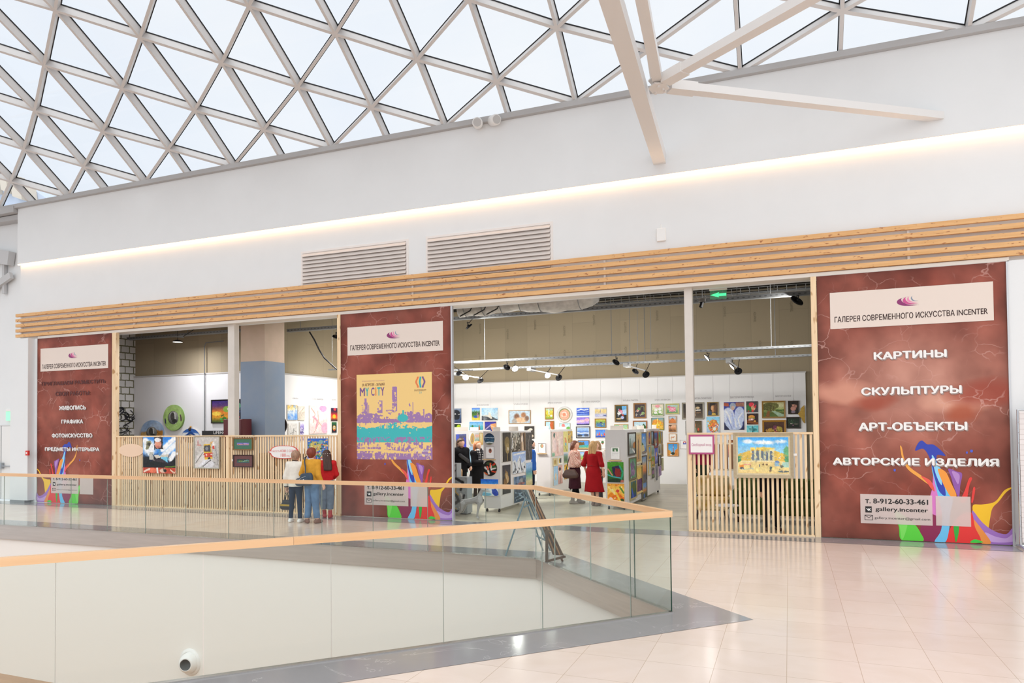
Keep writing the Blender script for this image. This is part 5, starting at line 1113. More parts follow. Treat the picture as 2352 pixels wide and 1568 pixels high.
info('white info sheet on the end of the pink flower stand', (1236.7, 1017.3, 1253.4, 1039.5), 'y', 5.75, 'b .5 .28 .25 .22 8a9a68;b .55 .28 .12 .16 d8907a')
S('large pink flower picture', (1265.6, 991.5, 1291.3, 1048.5), XC, 'g e8ccc4 eed4cc e8c4bc;b .2 .15 .08 .1 4a6a60;b .2 .55 .2 .25 f0d8d8;l d8a8a0 .03 .4 .1 .5 .9;l f4e4dc .05 .7 .1 .65 .8;b .1 .92 .15 .08 8ac0a8;w f8e4dc .6 3')
S('tall yellow bird picture on the pink flower stand', (1291.9, 990.7, 1302.4, 1038), XC, 'g e8e08a e8dc90 e0d880;b .5 .5 .2 .12 f09a68;b .5 .62 .15 .08 6ac0d0;l 4a6a3c .03 .3 .7 .7 .95;b .4 .35 .1 .05 e8785a')
S('gold patterned picture on the pink flower stand', (1302.9, 990, 1313, 1017), XC, 'g d8b050 e0bc60 c8a048;s 20 .09 0 0 1 1 8a6a3c e8d8a0 5a6a88')
S('small gold framed angel on the pink flower stand', (1268.2, 1052, 1277.5, 1070.7), XC, 'g d8cc98 c8b878;b .5 .5 .25 .35 a88848', 'd8ccaa', 0.03)
S('small yellow and black picture on the pink flower stand', (1280, 1050.6, 1288.4, 1066), XC, 'h f0d048 f0d048 2c2c30 e8e8e4;b .5 .5 .2 .3 2c2c30', 'f0ece4', 0.03)
S('small green hill picture on the pink flower stand', (1292.8, 1042, 1301.5, 1064), XC, 'g a8c8f0 6a8a68 4a6a4a 9ab870')
S('pale blue angel picture low on the pink flower stand', (1268.7, 1071.5, 1278.4, 1115.5), XC, 'g 9ac4e8 a8d0ec b8d8f0;b .5 .55 .2 .2 d8c8b0')
S('pink lady picture low on the pink flower stand', (1279, 1069.5, 1289, 1112), XC, 'g d8a8a0 e0b8ac c89890;b .5 .35 .25 .15 f0d8c8;b .4 .2 .25 .1 4a3434;l 6a4a48 .04 .6 .4 .5 .95')
S('yellow sunflower picture behind the handbag', (1293.5, 1067, 1302, 1101), XC, 'g f0c020 e8b018 a87818;s 14 .12 0 0 1 1 f8d848 8a5a18 f0b820')
info('white info sheet on the end of the tulip stand', (1402.5, 1025.7, 1424, 1054.4), 'y', 3.05, 'p 4a7a50 .2 .1 .8 .1 .8 .36 .2 .36;b .5 .28 .1 .1 f0f0e8;l d0cecc .014 .15 .5 .85 .5;l d0cecc .014 .15 .58 .85 .58;l d0cecc .014 .15 .66 .85 .66')
P = lambda lb, r, sp: painting(lb, r, 'y', 3.05, sp, group='pictures on the display stands')
P('dark red tulip on vivid green, on the end of the tulip stand', (1396, 1060.6, 1433, 1107), 'g 4a9a20 3c8a1c 2c6a20 123c18;p 2c1c48 .28 .25 .6 .18 .72 .18 .85 .4 .8 .75 .5 .75 .32 .5;p 8a1c1c .5 .3 .8 .35 .8 .7 .55 .75 .45 .55;p 1c1440 .3 .25 .45 .3 .42 .7 .34 .55;l 28a078 .05 .75 .2 .95 .5 .85 .85;l 48b0b8 .035 .0 .62 .3 .72 .8 .78;l d88a78 .04 .05 .35 .3 .65;b .5 .95 .5 .12 0c2c14;b .9 .95 .1 .08 b86858')
P('orange lily picture below the tulip', (1396, 1110, 1434.8, 1152), 'g f0a030 f8d060 f0b040 e88a20;b .45 .7 .4 .25 f08a1c;l fbe090 .08 .1 .2 .5 .6;l e86a18 .06 .2 .8 .6 .6 .95 .8;b .6 .4 .1 .08 d83c38;b .2 .85 .12 .1 f4d8d0;l 5a8a30 .05 .75 .2 .95 .5;b .85 .9 .12 .1 2c4a20;l fbd050 .06 .5 .5 .75 .95;s 20 .06 0 0 1 1 f8c040 e87818 fbe8a0 c84a28')
S('grey street picture in a dark frame, top of the tulip stand', (1441, 993, 1457.4, 1046), XD, 'g d8e4e4 c8d8d8 8a8a80 7a8484;l 4a7a68 .05 .25 .3 .25 .6;p b87a40 .65 .5 1 .4 1 .75 .65 .7;p 9aa8a8 .2 .7 .6 .75 .7 1 .1 1;l e8e8e4 .05 .6 .8 .9 .95', '4c443a', 0.035)
S('tall cream framed church tower on the tulip stand', (1458.2, 993.4, 1470, 1066), XD, 'g e8c890 e0b880 c89860;p 8a7060 .4 .3 .5 .12 .6 .3 .6 .9 .4 .9;b .5 .25 .06 .06 3a3438', 'e8dfb8', 0.05)
S('bright beach picture in a grey frame on the tulip stand', (1470.5, 992.5, 1482, 1041), XD, 'g 4a90ec 78b0f0 a8ccf0 3a6ab8;p 3a6a30 0 .45 .35 .55 .5 .65 0 .7;p e8d8a0 0 .65 .5 .62 .8 .95 0 1;b .55 .25 .12 .06 e8f0fa', '8a7c68', 0.035)
S('green and lilac wisteria picture on the tulip stand', (1442.9, 1052, 1458, 1103), XD, 'g 5aa070 8ac0a8 6a9a70;b .5 .5 .3 .4 8a6a98;b .6 .7 .25 .2 a888b0;s 20 .1 0 0 1 1 4a8a5a a0d0b8 7a5a88', '7a7454', 0.03)
S('yellow field and violet lavender in a wide straw frame', (1458.4, 1071, 1472, 1136), XD, 'g f0cc60 f4d478 e8c060 e0b868;p 6a3c70 0 .5 1 .48 1 1 0 1;s 16 .12 0 .5 1 1 7a4a80 5a2c60', 'e6cd7c', 0.05)
S('dusk seascape in a dark frame on the tulip stand', (1471, 1047, 1482, 1108), XD, 'g 7aa0d0 a8b8c8 f0b070 e88a48 5a5a68 6a6c74', '57504a', 0.035)
S('green stream picture in a pale gold frame, bottom of the tulip stand', (1443.5, 1105, 1458.5, 1150), XD, 'g 4a7a90 5a7a50 3a6048 2c4ab0;l 3a62d8 .1 .3 .5 .5 1;b .6 .35 .25 .3 5a6a30', 'c2b27c', 0.035)
S('sunset over a dark valley, bottom of the tulip stand', (1471, 1108.5, 1482, 1150), XD, 'g 6a9ad8 7aa8e0 e89a58 4a5a40 38482c;b .5 .85 .2 .15 5a78b8', '7a746c', 0.035)
ee = lambda a, b, c, d: (1370+a*0.12757, 980+b*0.12757, 1370+c*0.12757, 980+d*0.12757)
for lb, r, sp, fr, fw in (('violet dusk city strip, top left of the crowded stand', (912, 82, 960, 330), 'g 4a62b0 7a5a90 c87a58 5a3a58', 'd8b888', .03), ('grey blue strip in a dark frame, second in the top row of the crowded stand', (965, 78, 1013, 320), 'g 8ab0d8 a8c0d0 7a98a8 4a5a68', '4a3c34', .03), ('night street in a red frame, middle of the top row', (1018, 83, 1089, 380), 'g 5a7ad0 4a5a98 b07a60 5a4a58;l f0d8a0 .06 .3 .5 .4 .9;b .6 .85 .2 .1 a8b8c8', 'a83a34', .04), ('green field strip, fourth in the top row', (1096, 76, 1139, 306), 'g 7ab0e0 4a9a48 8ab840 c8983c', 'b89a58', .03), ('blue tower strip, last in the top row', (1143, 80, 1172, 308), 'g 5a8ad8 8aa8d8 c8b090 5a6a98', 'c8b48c', .03), ('blue canal in a straw frame, left of the second row', (911, 346, 959, 598), 'g 6aa0e0 8ab0d8 c8b070 4a6a98', 'd4b46c', .03), ('pale green park, second of the second row', (966, 342, 1017, 538), 'g b8d0c8 8ab0a0 6a8a80 a8c0b8', None, 0), ('vivid blue evening street, middle of the second row', (1026, 387, 1082, 672), 'g 4a5ad8 6a7ae8 8a8ad8 4a4a98;b .5 .4 .2 .15 f0b890;l c8d0f4 .05 .3 .8 .7 .6', None, 0), ('small brown lane, fourth of the second row', (1091, 322, 1138, 494), 'g a8b8b0 8a7a58 5a4a38', 'd8d4c4', .03), ('autumn strip, last of the second row', (1141, 312, 1178, 544), 'g c8c0a8 a88a58 8a7a88 b8a070', 'c8a868', .03), ('yellow green bloom in a gold frame, low second column', (963, 542, 1021, 733), 'g 5a9a3c 8ab048 d8b868 5a7a30;b .5 .6 .25 .2 d89a78', 'b8943c', .03), ('pale sea strip in a straw frame, low first column', (918, 622, 954, 873), 'g c8dcec b8d4ea d8e4e8', 'd8c894', .03), ('white sketch in a dark frame, low fourth column', (1096, 517, 1138, 703), 'g f0f0ec e4e0d8;l 8a6a58 .04 .4 .4 .6 .8', '4a3a30', .035), ('pale green tall strip, low last column', (1146, 567, 1177, 798), 'g d8e0c0 c8d0a8 d8d8b0', 'd8cc98', .02), ('dark violet bloom, third row second column', (963, 757, 1021, 938), 'g 4a4a48 6a5a68 3a3a34;b .5 .4 .25 .2 a878a0;b .5 .75 .2 .15 7a9a48', None, 0), ('grey narrow strip, third row middle', (1033, 692, 1074, 975), 'g 8a8ab0 6a6a78 8a8a8a 6a6c78', None, 0), ('lilac picture, third row fourth column', (1091, 718, 1144, 893), 'g b898d0 c8a8d8 a888c0;b .4 .5 .2 .3 8a6aa8', None, 0)):
    S(lb, ee(*r), XE, sp, fr, fw)
SHELF = wood('shelf_pine', 'd9b27c', 'e6c694', 0, 0.5)
for r, y, lb in (((1112, 1052.9, 1138.7, 1056), 1.72, 'narrow pine shelf under the sheet on the koi stand'), ((1234.8, 1039.6, 1256.3, 1042.6), 5.75, 'narrow pine shelf under the sheet on the pink flower stand'), ((1399, 1054.6, 1427.7, 1058.4), 3.05, 'narrow pine shelf under the sheet on the tulip stand')):
    o3, ux, w, h = place(r, 'y', y); t = empty('picture_shelf', (o3[0]+w/2, y-0.002, o3[2]), 0, lb, 'shelf', 'pine picture shelves')
    box('board', (-w/2, -0.07, 0.0), (w/2, 0, 0.022), SHELF, t); G().tube([(-w/3, -0.05, -0.03), (-w/3, -0.05, 0.0)], 0.006, 6).obj('hook', WIRE, t); G().tube([(w/3, -0.05, -0.03), (w/3, -0.05, 0.0)], 0.006, 6).obj('hook', WIRE, t)

# ================================================================ pictures on the side wall and in the alcove
XS = -14.4
SW = lambda lb, r, sp, fr=None, fw=0.02: painting(lb, r, 'x', XS, sp, fr, fw if fr else 0, group='pictures on the side wall', dep=0.04)
SW('unframed gold and blue abstract right of the pillar', (658.1, 929.4, 680.5, 964), 'g f0b048 f8d878 f4f0e8 8ab8f0 6aa0e8 8ab8f0;w ffffff .6 4;w 5a98ec .5 5')
SW('unframed beige marbled picture right of the gold and blue abstract', (682.4, 931.8, 697.9, 964.5), 'g e0dad0 d8d0c4 e0d8cc;l b8a890 .03 .1 .9 .4 .4 .9 .1;l c8b8a0 .03 .2 1 .6 .5 1 .4;l f4f0ea .04 .0 .5 .5 .2')
SW('unframed grey palm leaf picture', (660, 972.4, 680.3, 1012), 'g e4e2e0 dcdad8 d4d2d0;l 8a8886 .04 .6 .3 .4 .9;l 9a9896 .03 .6 .4 .9 .5;l 9a9896 .03 .55 .5 .2 .6;l 7a7876 .03 .5 .65 .85 .8')
SW('unframed violet and white abstract beside the palm leaf', (686.4, 969.7, 695.5, 1012), 'g e8e4f4 9a88d8 4a3c88 e8e0f4 5a4a98;w ffffff .7 4')
SW('large unframed pink petal abstract', (709, 930.8, 749.3, 995.8), 'g f4e0dc f8ece8 f4d8d8 f0d0d0;l c89888 .02 .1 .1 .3 .3 .2 .6;l e8a0b0 .05 .2 .4 .45 .55 .35 .8;l d8b0a0 .02 .45 .2 .5 .6 .9 .9;b .75 .1 .2 .12 e8a8d0;b .85 .8 .2 .2 eab0c8;l fbf8f4 .05 .6 .2 .7 .5;l c8a090 .015 .2 1 .5 .65')
SW('small black picture with red and yellow shapes by the pine post', (758, 936.4, 772.8, 966.5), 'g 1c1c50 3a2040 c82c30 e8602c 1c1428;b .5 .65 .25 .15 f8c030;b .6 .12 .2 .1 e83c4c')
SW('small dark picture of a masked face by the pine post', (759.5, 969.3, 771, 993.4), 'g 2c7a3c 1c3a30 101418 20243c;b .5 .55 .3 .25 c8a040;b .5 .5 .2 .12 e8e0d0;b .5 .75 .15 .08 c82c28;b .4 .5 .06 .04 101010;b .62 .5 .06 .04 101010')
for s, r, lb in (('КОВАЛЕВА', (672.5, 913, 685.5, 915.5), 'grey name lettering above the gold and blue abstract'), ('ТАТЬЯНА ОМАРИТОВА', (715.5, 914, 743, 917.5), 'grey name lettering above the pink petal abstract'), ('ЕКАТЕРИНА', (762.5, 916.5, 773, 919), 'grey name lettering by the pine post')):
    o3, ux, w, h = place(r, 'x', XS+0.004); tag(text('wall_lettering', s, NAMEM, None, o3, [0, 1, 0], Z1, w, h, 0, 0.001), lb, 'lettering', 'artist names on the white walls')
YA = 2.25
painting('dark colourful jazz picture behind the steel post', (487.5, 917, 562, 971.5), 'y', YA, 'g 3a2a78 5a3a70 e08030 e8a030 3a5a28;p 14162c .52 0 1 0 1 1 .52 1;b .8 .3 .14 .2 5aa078;b .48 .4 .12 .14 8ab048;b .7 .7 .1 .15 c8c8d0;s 40 .04 .5 .3 1 1 2c3a6a 4ab080 e8e0d0 c83838 1c1c28;s 14 .05 .3 .6 .6 1 3a8a38 2c5a28 4ab048;b .15 .6 .15 .1 f8d050', '241c16', 0.03, dep=0.04)
GM = mat('mirror_glass', '9a9c98', 0.05, 0.9)
def mirror(lb, c, r, sp, ring, hole, edge):
    t = empty('round_mirror', on_y(c[0], c[1], YA-0.004), 0, lb, 'mirror', 'round painted mirrors in the alcove')
    o3, ux, w, h = place((c[0]-r[0], c[1]-r[1], c[0]+r[0], c[1]+r[1]), 'y', YA); A = paint(sp, 60, 60, 5); q = (0, -0.06, 0)
    disc('frame', A, q, X1, Z1, w/2, h/2, 0.06, t, edge, hole)
    disc('mirror_glass', paint('g c8c8c4 8a8c88 4a4c48;b .4 .4 .2 .3 4a4844;l d8d8d4 .06 .6 .1 .7 .9;b .6 .75 .25 .15 3a3a38', 30, 30, 2), (0, -0.045, 0), X1, Z1, w/2*hole, h/2*hole, 0.02, t, '555555')  # matt disc; the mirror's reflection is painted on in greys
mirror('green round mirror with carved lettering, highest in the alcove', (401.4, 959), (22.9, 29.6), 'g a8c878 9cc06c a0c470;w b8d888 .6 5;l 2a2a58 .03 .1 .55 .12 .7;l 5a2a50 .03 .86 .4 .9 .6', None, 0.52, '7f9f54')
mirror('sky blue and mustard round mirror, left in the alcove', (352, 993), (25.5, 28), 'g 9ab8dc a8c4e4 b8cce4;p d09a40 0 .5 .28 .45 .3 1 0 1;p c88a38 .7 .4 1 .42 1 1 .7 1;l 8a5a20 .015 .75 .5 .95 .6;w d8e4f0 .4 3', None, 0.48, '8aa0b8')
mirror('blue wave round mirror, half hidden behind the fence', (441, 1007), (22.5, 23.5), 'g 2c5aa8 4a80c8 f0f4f6 c8d8e8;b .3 .3 .3 .1 f4f8fa;b .7 .35 .25 .12 e8f0f6;l 1c4a98 .06 .1 .5 .5 .2 .9 .5', None, 0.45, 'e0d8cc')
a = on_y(436, 984, YA-0.06)
t = empty('figurine', a, 0, 'tiny dark bird figurine perched on the blue round mirror', 'figurine')
G().sphere((0, 0, -0.02), (0.05, 0.04, 0.055), 10, 7).obj('body', mat('dark_bronze', '3a2c24', 0.5), t); G().sphere((0.03, 0, 0.05), (0.03, 0.03, 0.028), 8, 6).obj('head', mat('dull_gold', 'c8923c', 0.5), t)
o3, ux, w, h = place((463.8, 988.6, 534, 999), 'y', 1.1)
t = empty('shop_sign', (o3[0]+w/2, 1.1, 1.45), 0, 'black board with white hand lettering standing behind the slat fence', 'sign')
zt = o3[2]+h-1.45
box('board', (-w/2, 0, -1.45), (w/2, 0.03, zt), mat('black_board', '2b2a2b', 0.6), t)
o3b, _, wb, hb = place((490.5, 990.5, 530, 996.5), 'y', 1.1); text('lettering', 'LiFEHACKER'[:8], INKW, t, (o3b[0]-t.location.x, -0.003, o3b[2]-1.45), X1, Z1, wb, hb*1.2, 0.0, 0.0)
o3, ux, w, h = place((533, 962, 560, 1000), 'y', 0.75)
t = empty('cabinet', (o3[0]+w/2, 0.8, 0), 0, 'dark maroon cabinet beside the blue grey pillar', 'cabinet'); zt = o3[2]+h
MARO = mat('maroon_lacquer', '5e1a1f', 0.4)
G().box((-w/2-0.25, -0.1, 0), (w/2, 0.25, zt), bev=0.01).obj('body', MARO, t); box('door', (-w/2-0.23, -0.115, 0.05), (w/2-0.02, -0.1, zt-0.03), MARO, t)
# dark counter seen through the gaps of the long fence
t = empty('counter', (-14.9, 0.62, 0), 0, 'brown timber counter glimpsed behind the long slat fence', 'counter')
G().box((-1.9, -0.15, 0), (0.85, 0.2, 1.02), bev=0.01).obj('body', wood('walnut_counter', '4a3020', '6a4830', 0, 0.5), t); G().box((-1.95, -0.2, 1.02), (0.9, 0.24, 1.06), bev=0.006).obj('worktop', mat('dark_counter_top', '3a2c26', 0.4), t)
t = empty('shelving_unit', (-12.05, 0.75, 0), 0, 'low brown shelving unit behind the slat fence right of the steel post', 'shelving')
for zz in (0.05, 0.5, 0.95, 1.4): box('shelf', (-0.85, -0.15, zz), (0.85, 0.2, zz+0.03), wood('walnut_counter', '4a3020', '6a4830', 0), t)
for xx in (-0.85, 0.82): box('side_panel', (xx, -0.15, 0), (xx+0.03, 0.2, 1.45), wood('walnut_counter', '4a3020', '6a4830', 0), t)
box('back_panel', (-0.82, 0.2, 0.05), (0.82, 0.215, 1.43), mat('dark_panel', '54382a', 0.7), t)
# dark round tabletop edge behind the pillar
t = empty('round_tabletop', on_y(648, 975, 2.1), 0, 'dark brown round panel leaning at the right side of the pillar', 'panel')
G().lathe([(0, -0.02), (0.30, -0.02), (0.30, 0.02), (0, 0.02)], (-0.18, 0, -0.02), 32, (0.25, -1, 0)).obj('disc', mat('dark_brown_varnish', '2c1d1a', 0.35), t)

# ================================================================ pictures hung on the fences
F_ = lambda lb, r, sp, fr=None, fw=0.02, **k: painting(lb, r, 'y', -0.018, sp, fr, fw if fr else 0, group='pictures on the slat fences', **k)
F_('large blue picture of a face above a modern building, on the long fence', (330.8, 1003.4, 405.5, 1086.5), 'g 2a80e0 4a98e8 6ab0f0 3a8ae4 12161c 1a2c50 b83c2c c85a40;l f4f8fb .08 .6 .35 .95 .05;l eef4fa .09 .65 .5 1 .2;l f4f8fb .1 .08 .1 .25 .45;b .2 .3 .2 .2 f0f4f8 .6;l f4f8fb .08 .85 .6 .95 .45;p 2c2428 .35 0 .61 0 .61 .33 .35 .33;b .47 .2 .1 .12 e09a80;b .46 .08 .1 .06 f0f0f2;b .47 .27 .07 .03 c87a68;p 8a8a6c .12 .12 .25 .1 .24 .22 .16 .36 .1 .34;b .19 .2 .05 .05 3a3c38;p b8b8b0 .2 .42 .32 .42 .34 .62 .2 .62;p d0ccc0 .34 .5 .78 .48 .78 .56 .4 .58;p 7ac8e8 .56 .55 .76 .54 .76 .7 .56 .68;p 3a3038 .3 .62 .6 .6 .78 .72 .3 .7;l 5a9ac8 .03 .52 .36 .52 .5;p 14181c 0 .72 .3 .66 .8 .72 .92 .62 1 .6 1 .84 0 .84;b .06 .68 .06 .06 14181c;b .16 .66 .06 .06 14181c;l 5a7a28 .02 .7 .82 1 .8;p c04a34 0 .845 1 .845 1 1 0 1;b .3 .92 .12 .07 e8785a;b .62 .92 .1 .06 e8c8b0;b .68 .92 .05 .04 2c2420;l f0d8c8 .03 .05 .95 .2 .88;l f4ece4 .03 .44 .86 .46 1;l e8d0b8 .02 .85 .9 .95 .98', seed=4)
F_('grey picture of a red and yellow tram, on the long fence', (447.7, 1001.5, 506, 1075.5), 'g d0cac4 c8c2bc b8b4b0 c0bcba;l d8d4d0 .2 .1 .9 .35 .6;b .55 .85 .25 .16 d8d8dc;l 8a8480 .02 .05 .85 .35 .5;l 5a5856 .02 .35 .95 .65 .75;l e8e8ec .05 .2 .95 .45 .75;p e0b840 .37 .24 .66 .22 .7 .5 .74 .7 .42 .74 .38 .5;p 4a4c54 .39 .28 .64 .26 .66 .47 .4 .48;p c84a38 .38 .53 .72 .5 .74 .64 .42 .66;b .48 .58 .03 .02 f0e8d8;b .68 .56 .03 .02 f0e8d8;p 2c2c30 .54 .67 .64 .65 .65 .71 .55 .73;b .5 .38 .06 .06 8a8c90;p d8a868 .62 .18 .74 .14 .78 .2 .7 .24;p f0ece8 .72 .18 .8 .16 .82 .28 .74 .28;p d0483c .72 .3 .8 .28 .82 .38 .74 .4;l c88a80 .03 .12 .26 .25 .27;l c07a70 .02 .14 .12 .14 .25;p c8a09a .1 .2 .2 .2 .2 .26 .1 .26;l 9a9694 .02 .85 .3 .95 .9;s 24 .03 .7 .4 1 1 a8a4a0 8a8684 e0dcd8', 'aaa695', 0.02, seed=5)
F_('evening city picture in a green mount and brown frame, on the long fence', (537.4, 1005.5, 582, 1033.5), 'g 5a6ac8 8a7ac0 c89090 4a5a98;l 4a4a78 .04 .52 .15 .52 .7;p a86848 .1 .45 .25 .45 .25 .85 .1 .85;s 30 .04 0 .5 1 .9 c89058 3a6a98 4aa0a0 e0a870;b .7 .3 .2 .1 b8a0d0', '7a5a2c', 0.03, mount='3f7258', mw=0.09)
F_('night park picture in a maroon frame, lower of the two small ones', (538, 1044, 582.5, 1072.5), 'g 1c3038 2c4a48 3a5a58 3a5864;b .35 .5 .12 .14 d8a850;b .3 .55 .2 .2 6a7a38;l 8ac8c8 .03 .5 .6 .85 .25;l 6aa060 .03 .5 .7 .95 .5;s 24 .03 0 .2 1 .8 d8b868 4a7a48 8ac8b8 2c4a40', '2e1216', 0.025, mount='6a3f40', mw=0.085)
F_('blue picture crowded with yellow flowers above three visitors', (708.2, 1006.5, 755.5, 1053), 'g 2c62c8 4a7ac0 3a70c0 2858b8;b .38 .4 .3 .25 c8b868;s 160 .045 .05 .08 .95 .95 e8d058 f0e090 d87038 5a9a88 e8ece4 2c5ac0 8ab0d8 c84a38 3a6a58 f0c048;s 20 .05 .3 .7 .7 .95 e05838 c83838 3a8a48 e8a080;b .65 .18 .1 .1 8ab0b0', seed=9)
F_('large painting of a yellow columned building in a silver gold frame', (1684.5, 993.5, 1822.5, 1097), 'g 4aa8f0 5ab4f2 78c4f4 98d4f4 98d4f4 e8d890 ecd494 e8d08a ecd690 e8cc88;b .2 .12 .1 .06 e8f0f4 .7;b .45 .14 .14 .05 e4eef4 .7;b .6 .15 .12 .05 eaf0f0 .7;b .85 .12 .12 .05 dcecf4 .7;p e0bc58 0 .48 .25 .36 .27 .36 .27 .66 0 .66;p e4c05c .7 .36 .75 .37 1 .5 1 .66 .7 .66;p f0d068 .255 .28 .72 .28 .72 .345 .255 .345;p e4d8a0 .255 .345 .72 .345 .72 .66 .255 .66;p 6a7888 .285 .38 .33 .38 .33 .64 .285 .64;p 6a7888 .375 .38 .425 .38 .425 .64 .375 .64;p 6a7888 .465 .38 .515 .38 .515 .64 .465 .64;p 6a7888 .555 .38 .605 .38 .605 .64 .555 .64;p 6a7888 .64 .38 .685 .38 .685 .64 .64 .64;l a8c4c0 .006 .345 .36 .345 .65;l a8c4c0 .006 .44 .36 .44 .65;l a8c4c0 .006 .53 .36 .53 .65;l a8c4c0 .006 .62 .36 .62 .65;b .3 .36 .03 .02 c89838;b .4 .36 .03 .02 c89838;b .49 .36 .03 .02 c89838;b .58 .36 .03 .02 c89838;l f4e8c0 .01 .05 .66 .8 .66;b .02 .62 .05 .1 4a8a68;b .97 .42 .07 .16 6ab080;b .97 .6 .06 .08 5aa070;p e89040 .03 .76 .12 .76 .12 .84 .03 .84;b .08 .86 .04 .035 5a6068;p e8a090 .12 .74 .26 .73 .26 .76 .12 .77;p 9ac0d0 .72 .7 .82 .7 .82 .8 .72 .8;p a8d0c0 .86 .68 1 .68 1 .82 .86 .82;p 6a8ab8 .74 .64 .8 .64 .82 .7 .72 .7;b .43 .78 .012 .04 5a6878;b .5 .75 .02 .03 7a6048;b .57 .75 .02 .03 7a6048;b .65 .86 .025 .06 4a6a68;b .64 .93 .02 .04 8a7058;b .86 .8 .03 .04 6a7068;b .36 .67 .008 .03 5a5c60;b .25 .82 .015 .05 a87868;l a8b8a8 .008 .08 .9 .3 .86;b .9 .94 .1 .025 5a6a70;s 14 .01 .3 .68 .9 .9 c8b078 5a6878 d8c890;s 10 .012 .02 .5 .25 .62 6a98c0 f0e8d0;s 10 .012 .72 .5 .97 .62 6a98c0 f0e8d0', 'b5a383', 0.055, mount='d8c8a4', mw=0.03, seed=3, res=1.0, dep=0.035)
# free entry sign
o3, ux, w, h = place((1582.2, 998, 1641, 1043), 'y', -0.018)
t = empty('sign_board', (o3[0]+w/2, -0.022, o3[2]), 0, 'white sign with a magenta border on the short fence, free entry lettering', 'sign')
box('backing', (-w/2, -0.012, 0), (w/2, 0, h), mat('magenta_border', 'b5507f', 0.5), t); box('face', (-w/2+0.035, -0.015, 0.035), (w/2-0.035, -0.012, h-0.035), mat('sign_white', 'efece9', 0.5), t)
text('lettering', 'Свободный вход', mat('pink_ink', 'c98aa2', 0.6), t, (-w/2+0.055, -0.0165, h*0.40), X1, Z1, w-0.11, h*0.17, 0.012, 0.0)
# coffee bubble sign
o3, ux, w, h = place((615, 1023, 685.5, 1053), 'y', -0.018)
t = empty('sign_board', (o3[0]+w/2, -0.022, o3[2]), 0, 'speech bubble coffee sign with a red outline on the long fence', 'sign')
def bubble(s_, y0, y1, nm, m):
    P = []
    for a in np.linspace(0, 2*math.pi, 41)[:-1]:
        c_, d_ = math.cos(a), math.sin(a); q = 2.6; r_ = (abs(c_)**q+abs(d_)**q)**(-1/q)
        P.append((w*0.045+w*0.455*r_*c_*s_, h*0.5+h*0.5*r_*d_*s_))
    k = 20; P[k] = (-w*0.5*s_-0.0, h*0.52); G().prism([(x_, z_) for x_, z_ in P], y0, y1, axis=1).obj(nm, m, t)
bubble(1.0, -0.008, 0.0, 'outline', mat('sign_red', 'd9362c', 0.5)); bubble(0.93, -0.011, -0.008, 'face', mat('sign_white', 'efece9', 0.5))
RED = mat('sign_red', 'd9362c', 0.5)
text('lettering', 'У НАС ЕСТЬ', RED, t, (-w*0.37, -0.0125, h*0.5), X1, Z1, w*0.28, h*0.14, 0, 0); text('lettering', 'КОФЕ С СОБОЙ', RED, t, (-w*0.07, -0.0125, h*0.5), X1, Z1, w*0.52, h*0.24, 0.01, 0)
text('lettering', '100', RED, t, (-w*0.06, -0.0125, h*0.15), X1, Z1, w*0.17, h*0.25, 0.0, 0); text('lettering', 'РУБ', RED, t, (w*0.13, -0.0125, h*0.15), X1, Z1, w*0.1, h*0.12, 0.0, 0)
# pale oval sticker across the slats near the left banner
o3, ux, w, h = place((272, 1019, 329, 1049), 'y', -0.018)
t = G().prism([(w/2*math.cos(a), h/2*math.sin(a)) for a in np.linspace(0, 2*math.pi, 33)[:-1]], -0.006, 0.0, axis=1).obj('blank_sign', mat('peach_card', 'eccdb2', 0.6)); t.location = (o3[0]+w/2, -0.003, o3[2]+h/2); tag(t, 'blank peach coloured oval sign on the long fence by the left banner', 'sign')
for r, lb in (((405.5, 1039, 409, 1044), 'tiny white price tag right of the large blue picture'), ((444.3, 1043, 447.4, 1047), 'tiny white price tag left of the tram picture'), ((534, 1023.5, 537.2, 1028.5), 'tiny white price tag left of the green mounted picture'), ((533, 1054, 536.8, 1059), 'tiny white price tag left of the maroon framed picture'), ((1822, 1041, 1830, 1046.5), 'tiny white price tag right of the columned building painting')):
    o3, ux, w, h = place(r, 'y', -0.025); o = G().box((-w/2, -0.002, 0), (w/2, 0.003, h)).obj('price_tag', INKW); o.location = o3+np.array([w/2, 0, 0]); tag(o, lb, 'tag', 'price tags on the fences')

# ================================================================ ceiling services and lamps
GAL = mat('galvanised_steel', '85888a', 0.5, 0.3); CEIL = 6.63
def slots(label, p0, p1, w=0.10, h=0.06):
    """perforated cable channel along X"""
    c = ((p0[0]+p1[0])/2, p0[1], p0[2]); L = p1[0]-p0[0]; t = empty('cable_channel', c, 0, label, 'cable tray')
    g = G(); g.box((-L/2, -w/2, 0), (L/2, w/2, 0.004)); g.obj('base', GAL, t)
    for sy in (-1, 1): box('flange', (-L/2, sy*w/2-0.002, 0.004), (L/2, sy*w/2+0.002, h), GAL, t)
    g = G(); n = int(L/0.12)
    for i in range(n): x = -L/2+(i+0.3)*L/n; g.box((x, -w/2-0.0035, h*0.35), (x+0.05, -w/2-0.0025, h*0.6))
    tag(g.obj('perforation', mat('slot_shadow', '5a5c5e', 0.8), t), kind='stuff')
    for x in (-L/2+0.4, 0.0, L/2-0.4): G().tube([(x, w/2, h*0.5), (x, w/2, CEIL-p0[2])], 0.007, 5).obj('hanger', GAL, t)
    return t
def mid(px, y): return on_y(px, 800, y)[0]
T1 = slots('upper perforated cable channel across the gallery, nearest the shop front', (-14.0, 3.13, 4.98), (4.9, 3.13, 4.98), 0.14, 0.09)
R1 = slots('lower perforated lamp rail, front one of the pair', (-11.5, 4.1, 3.9), (4.9, 4.1, 3.9))
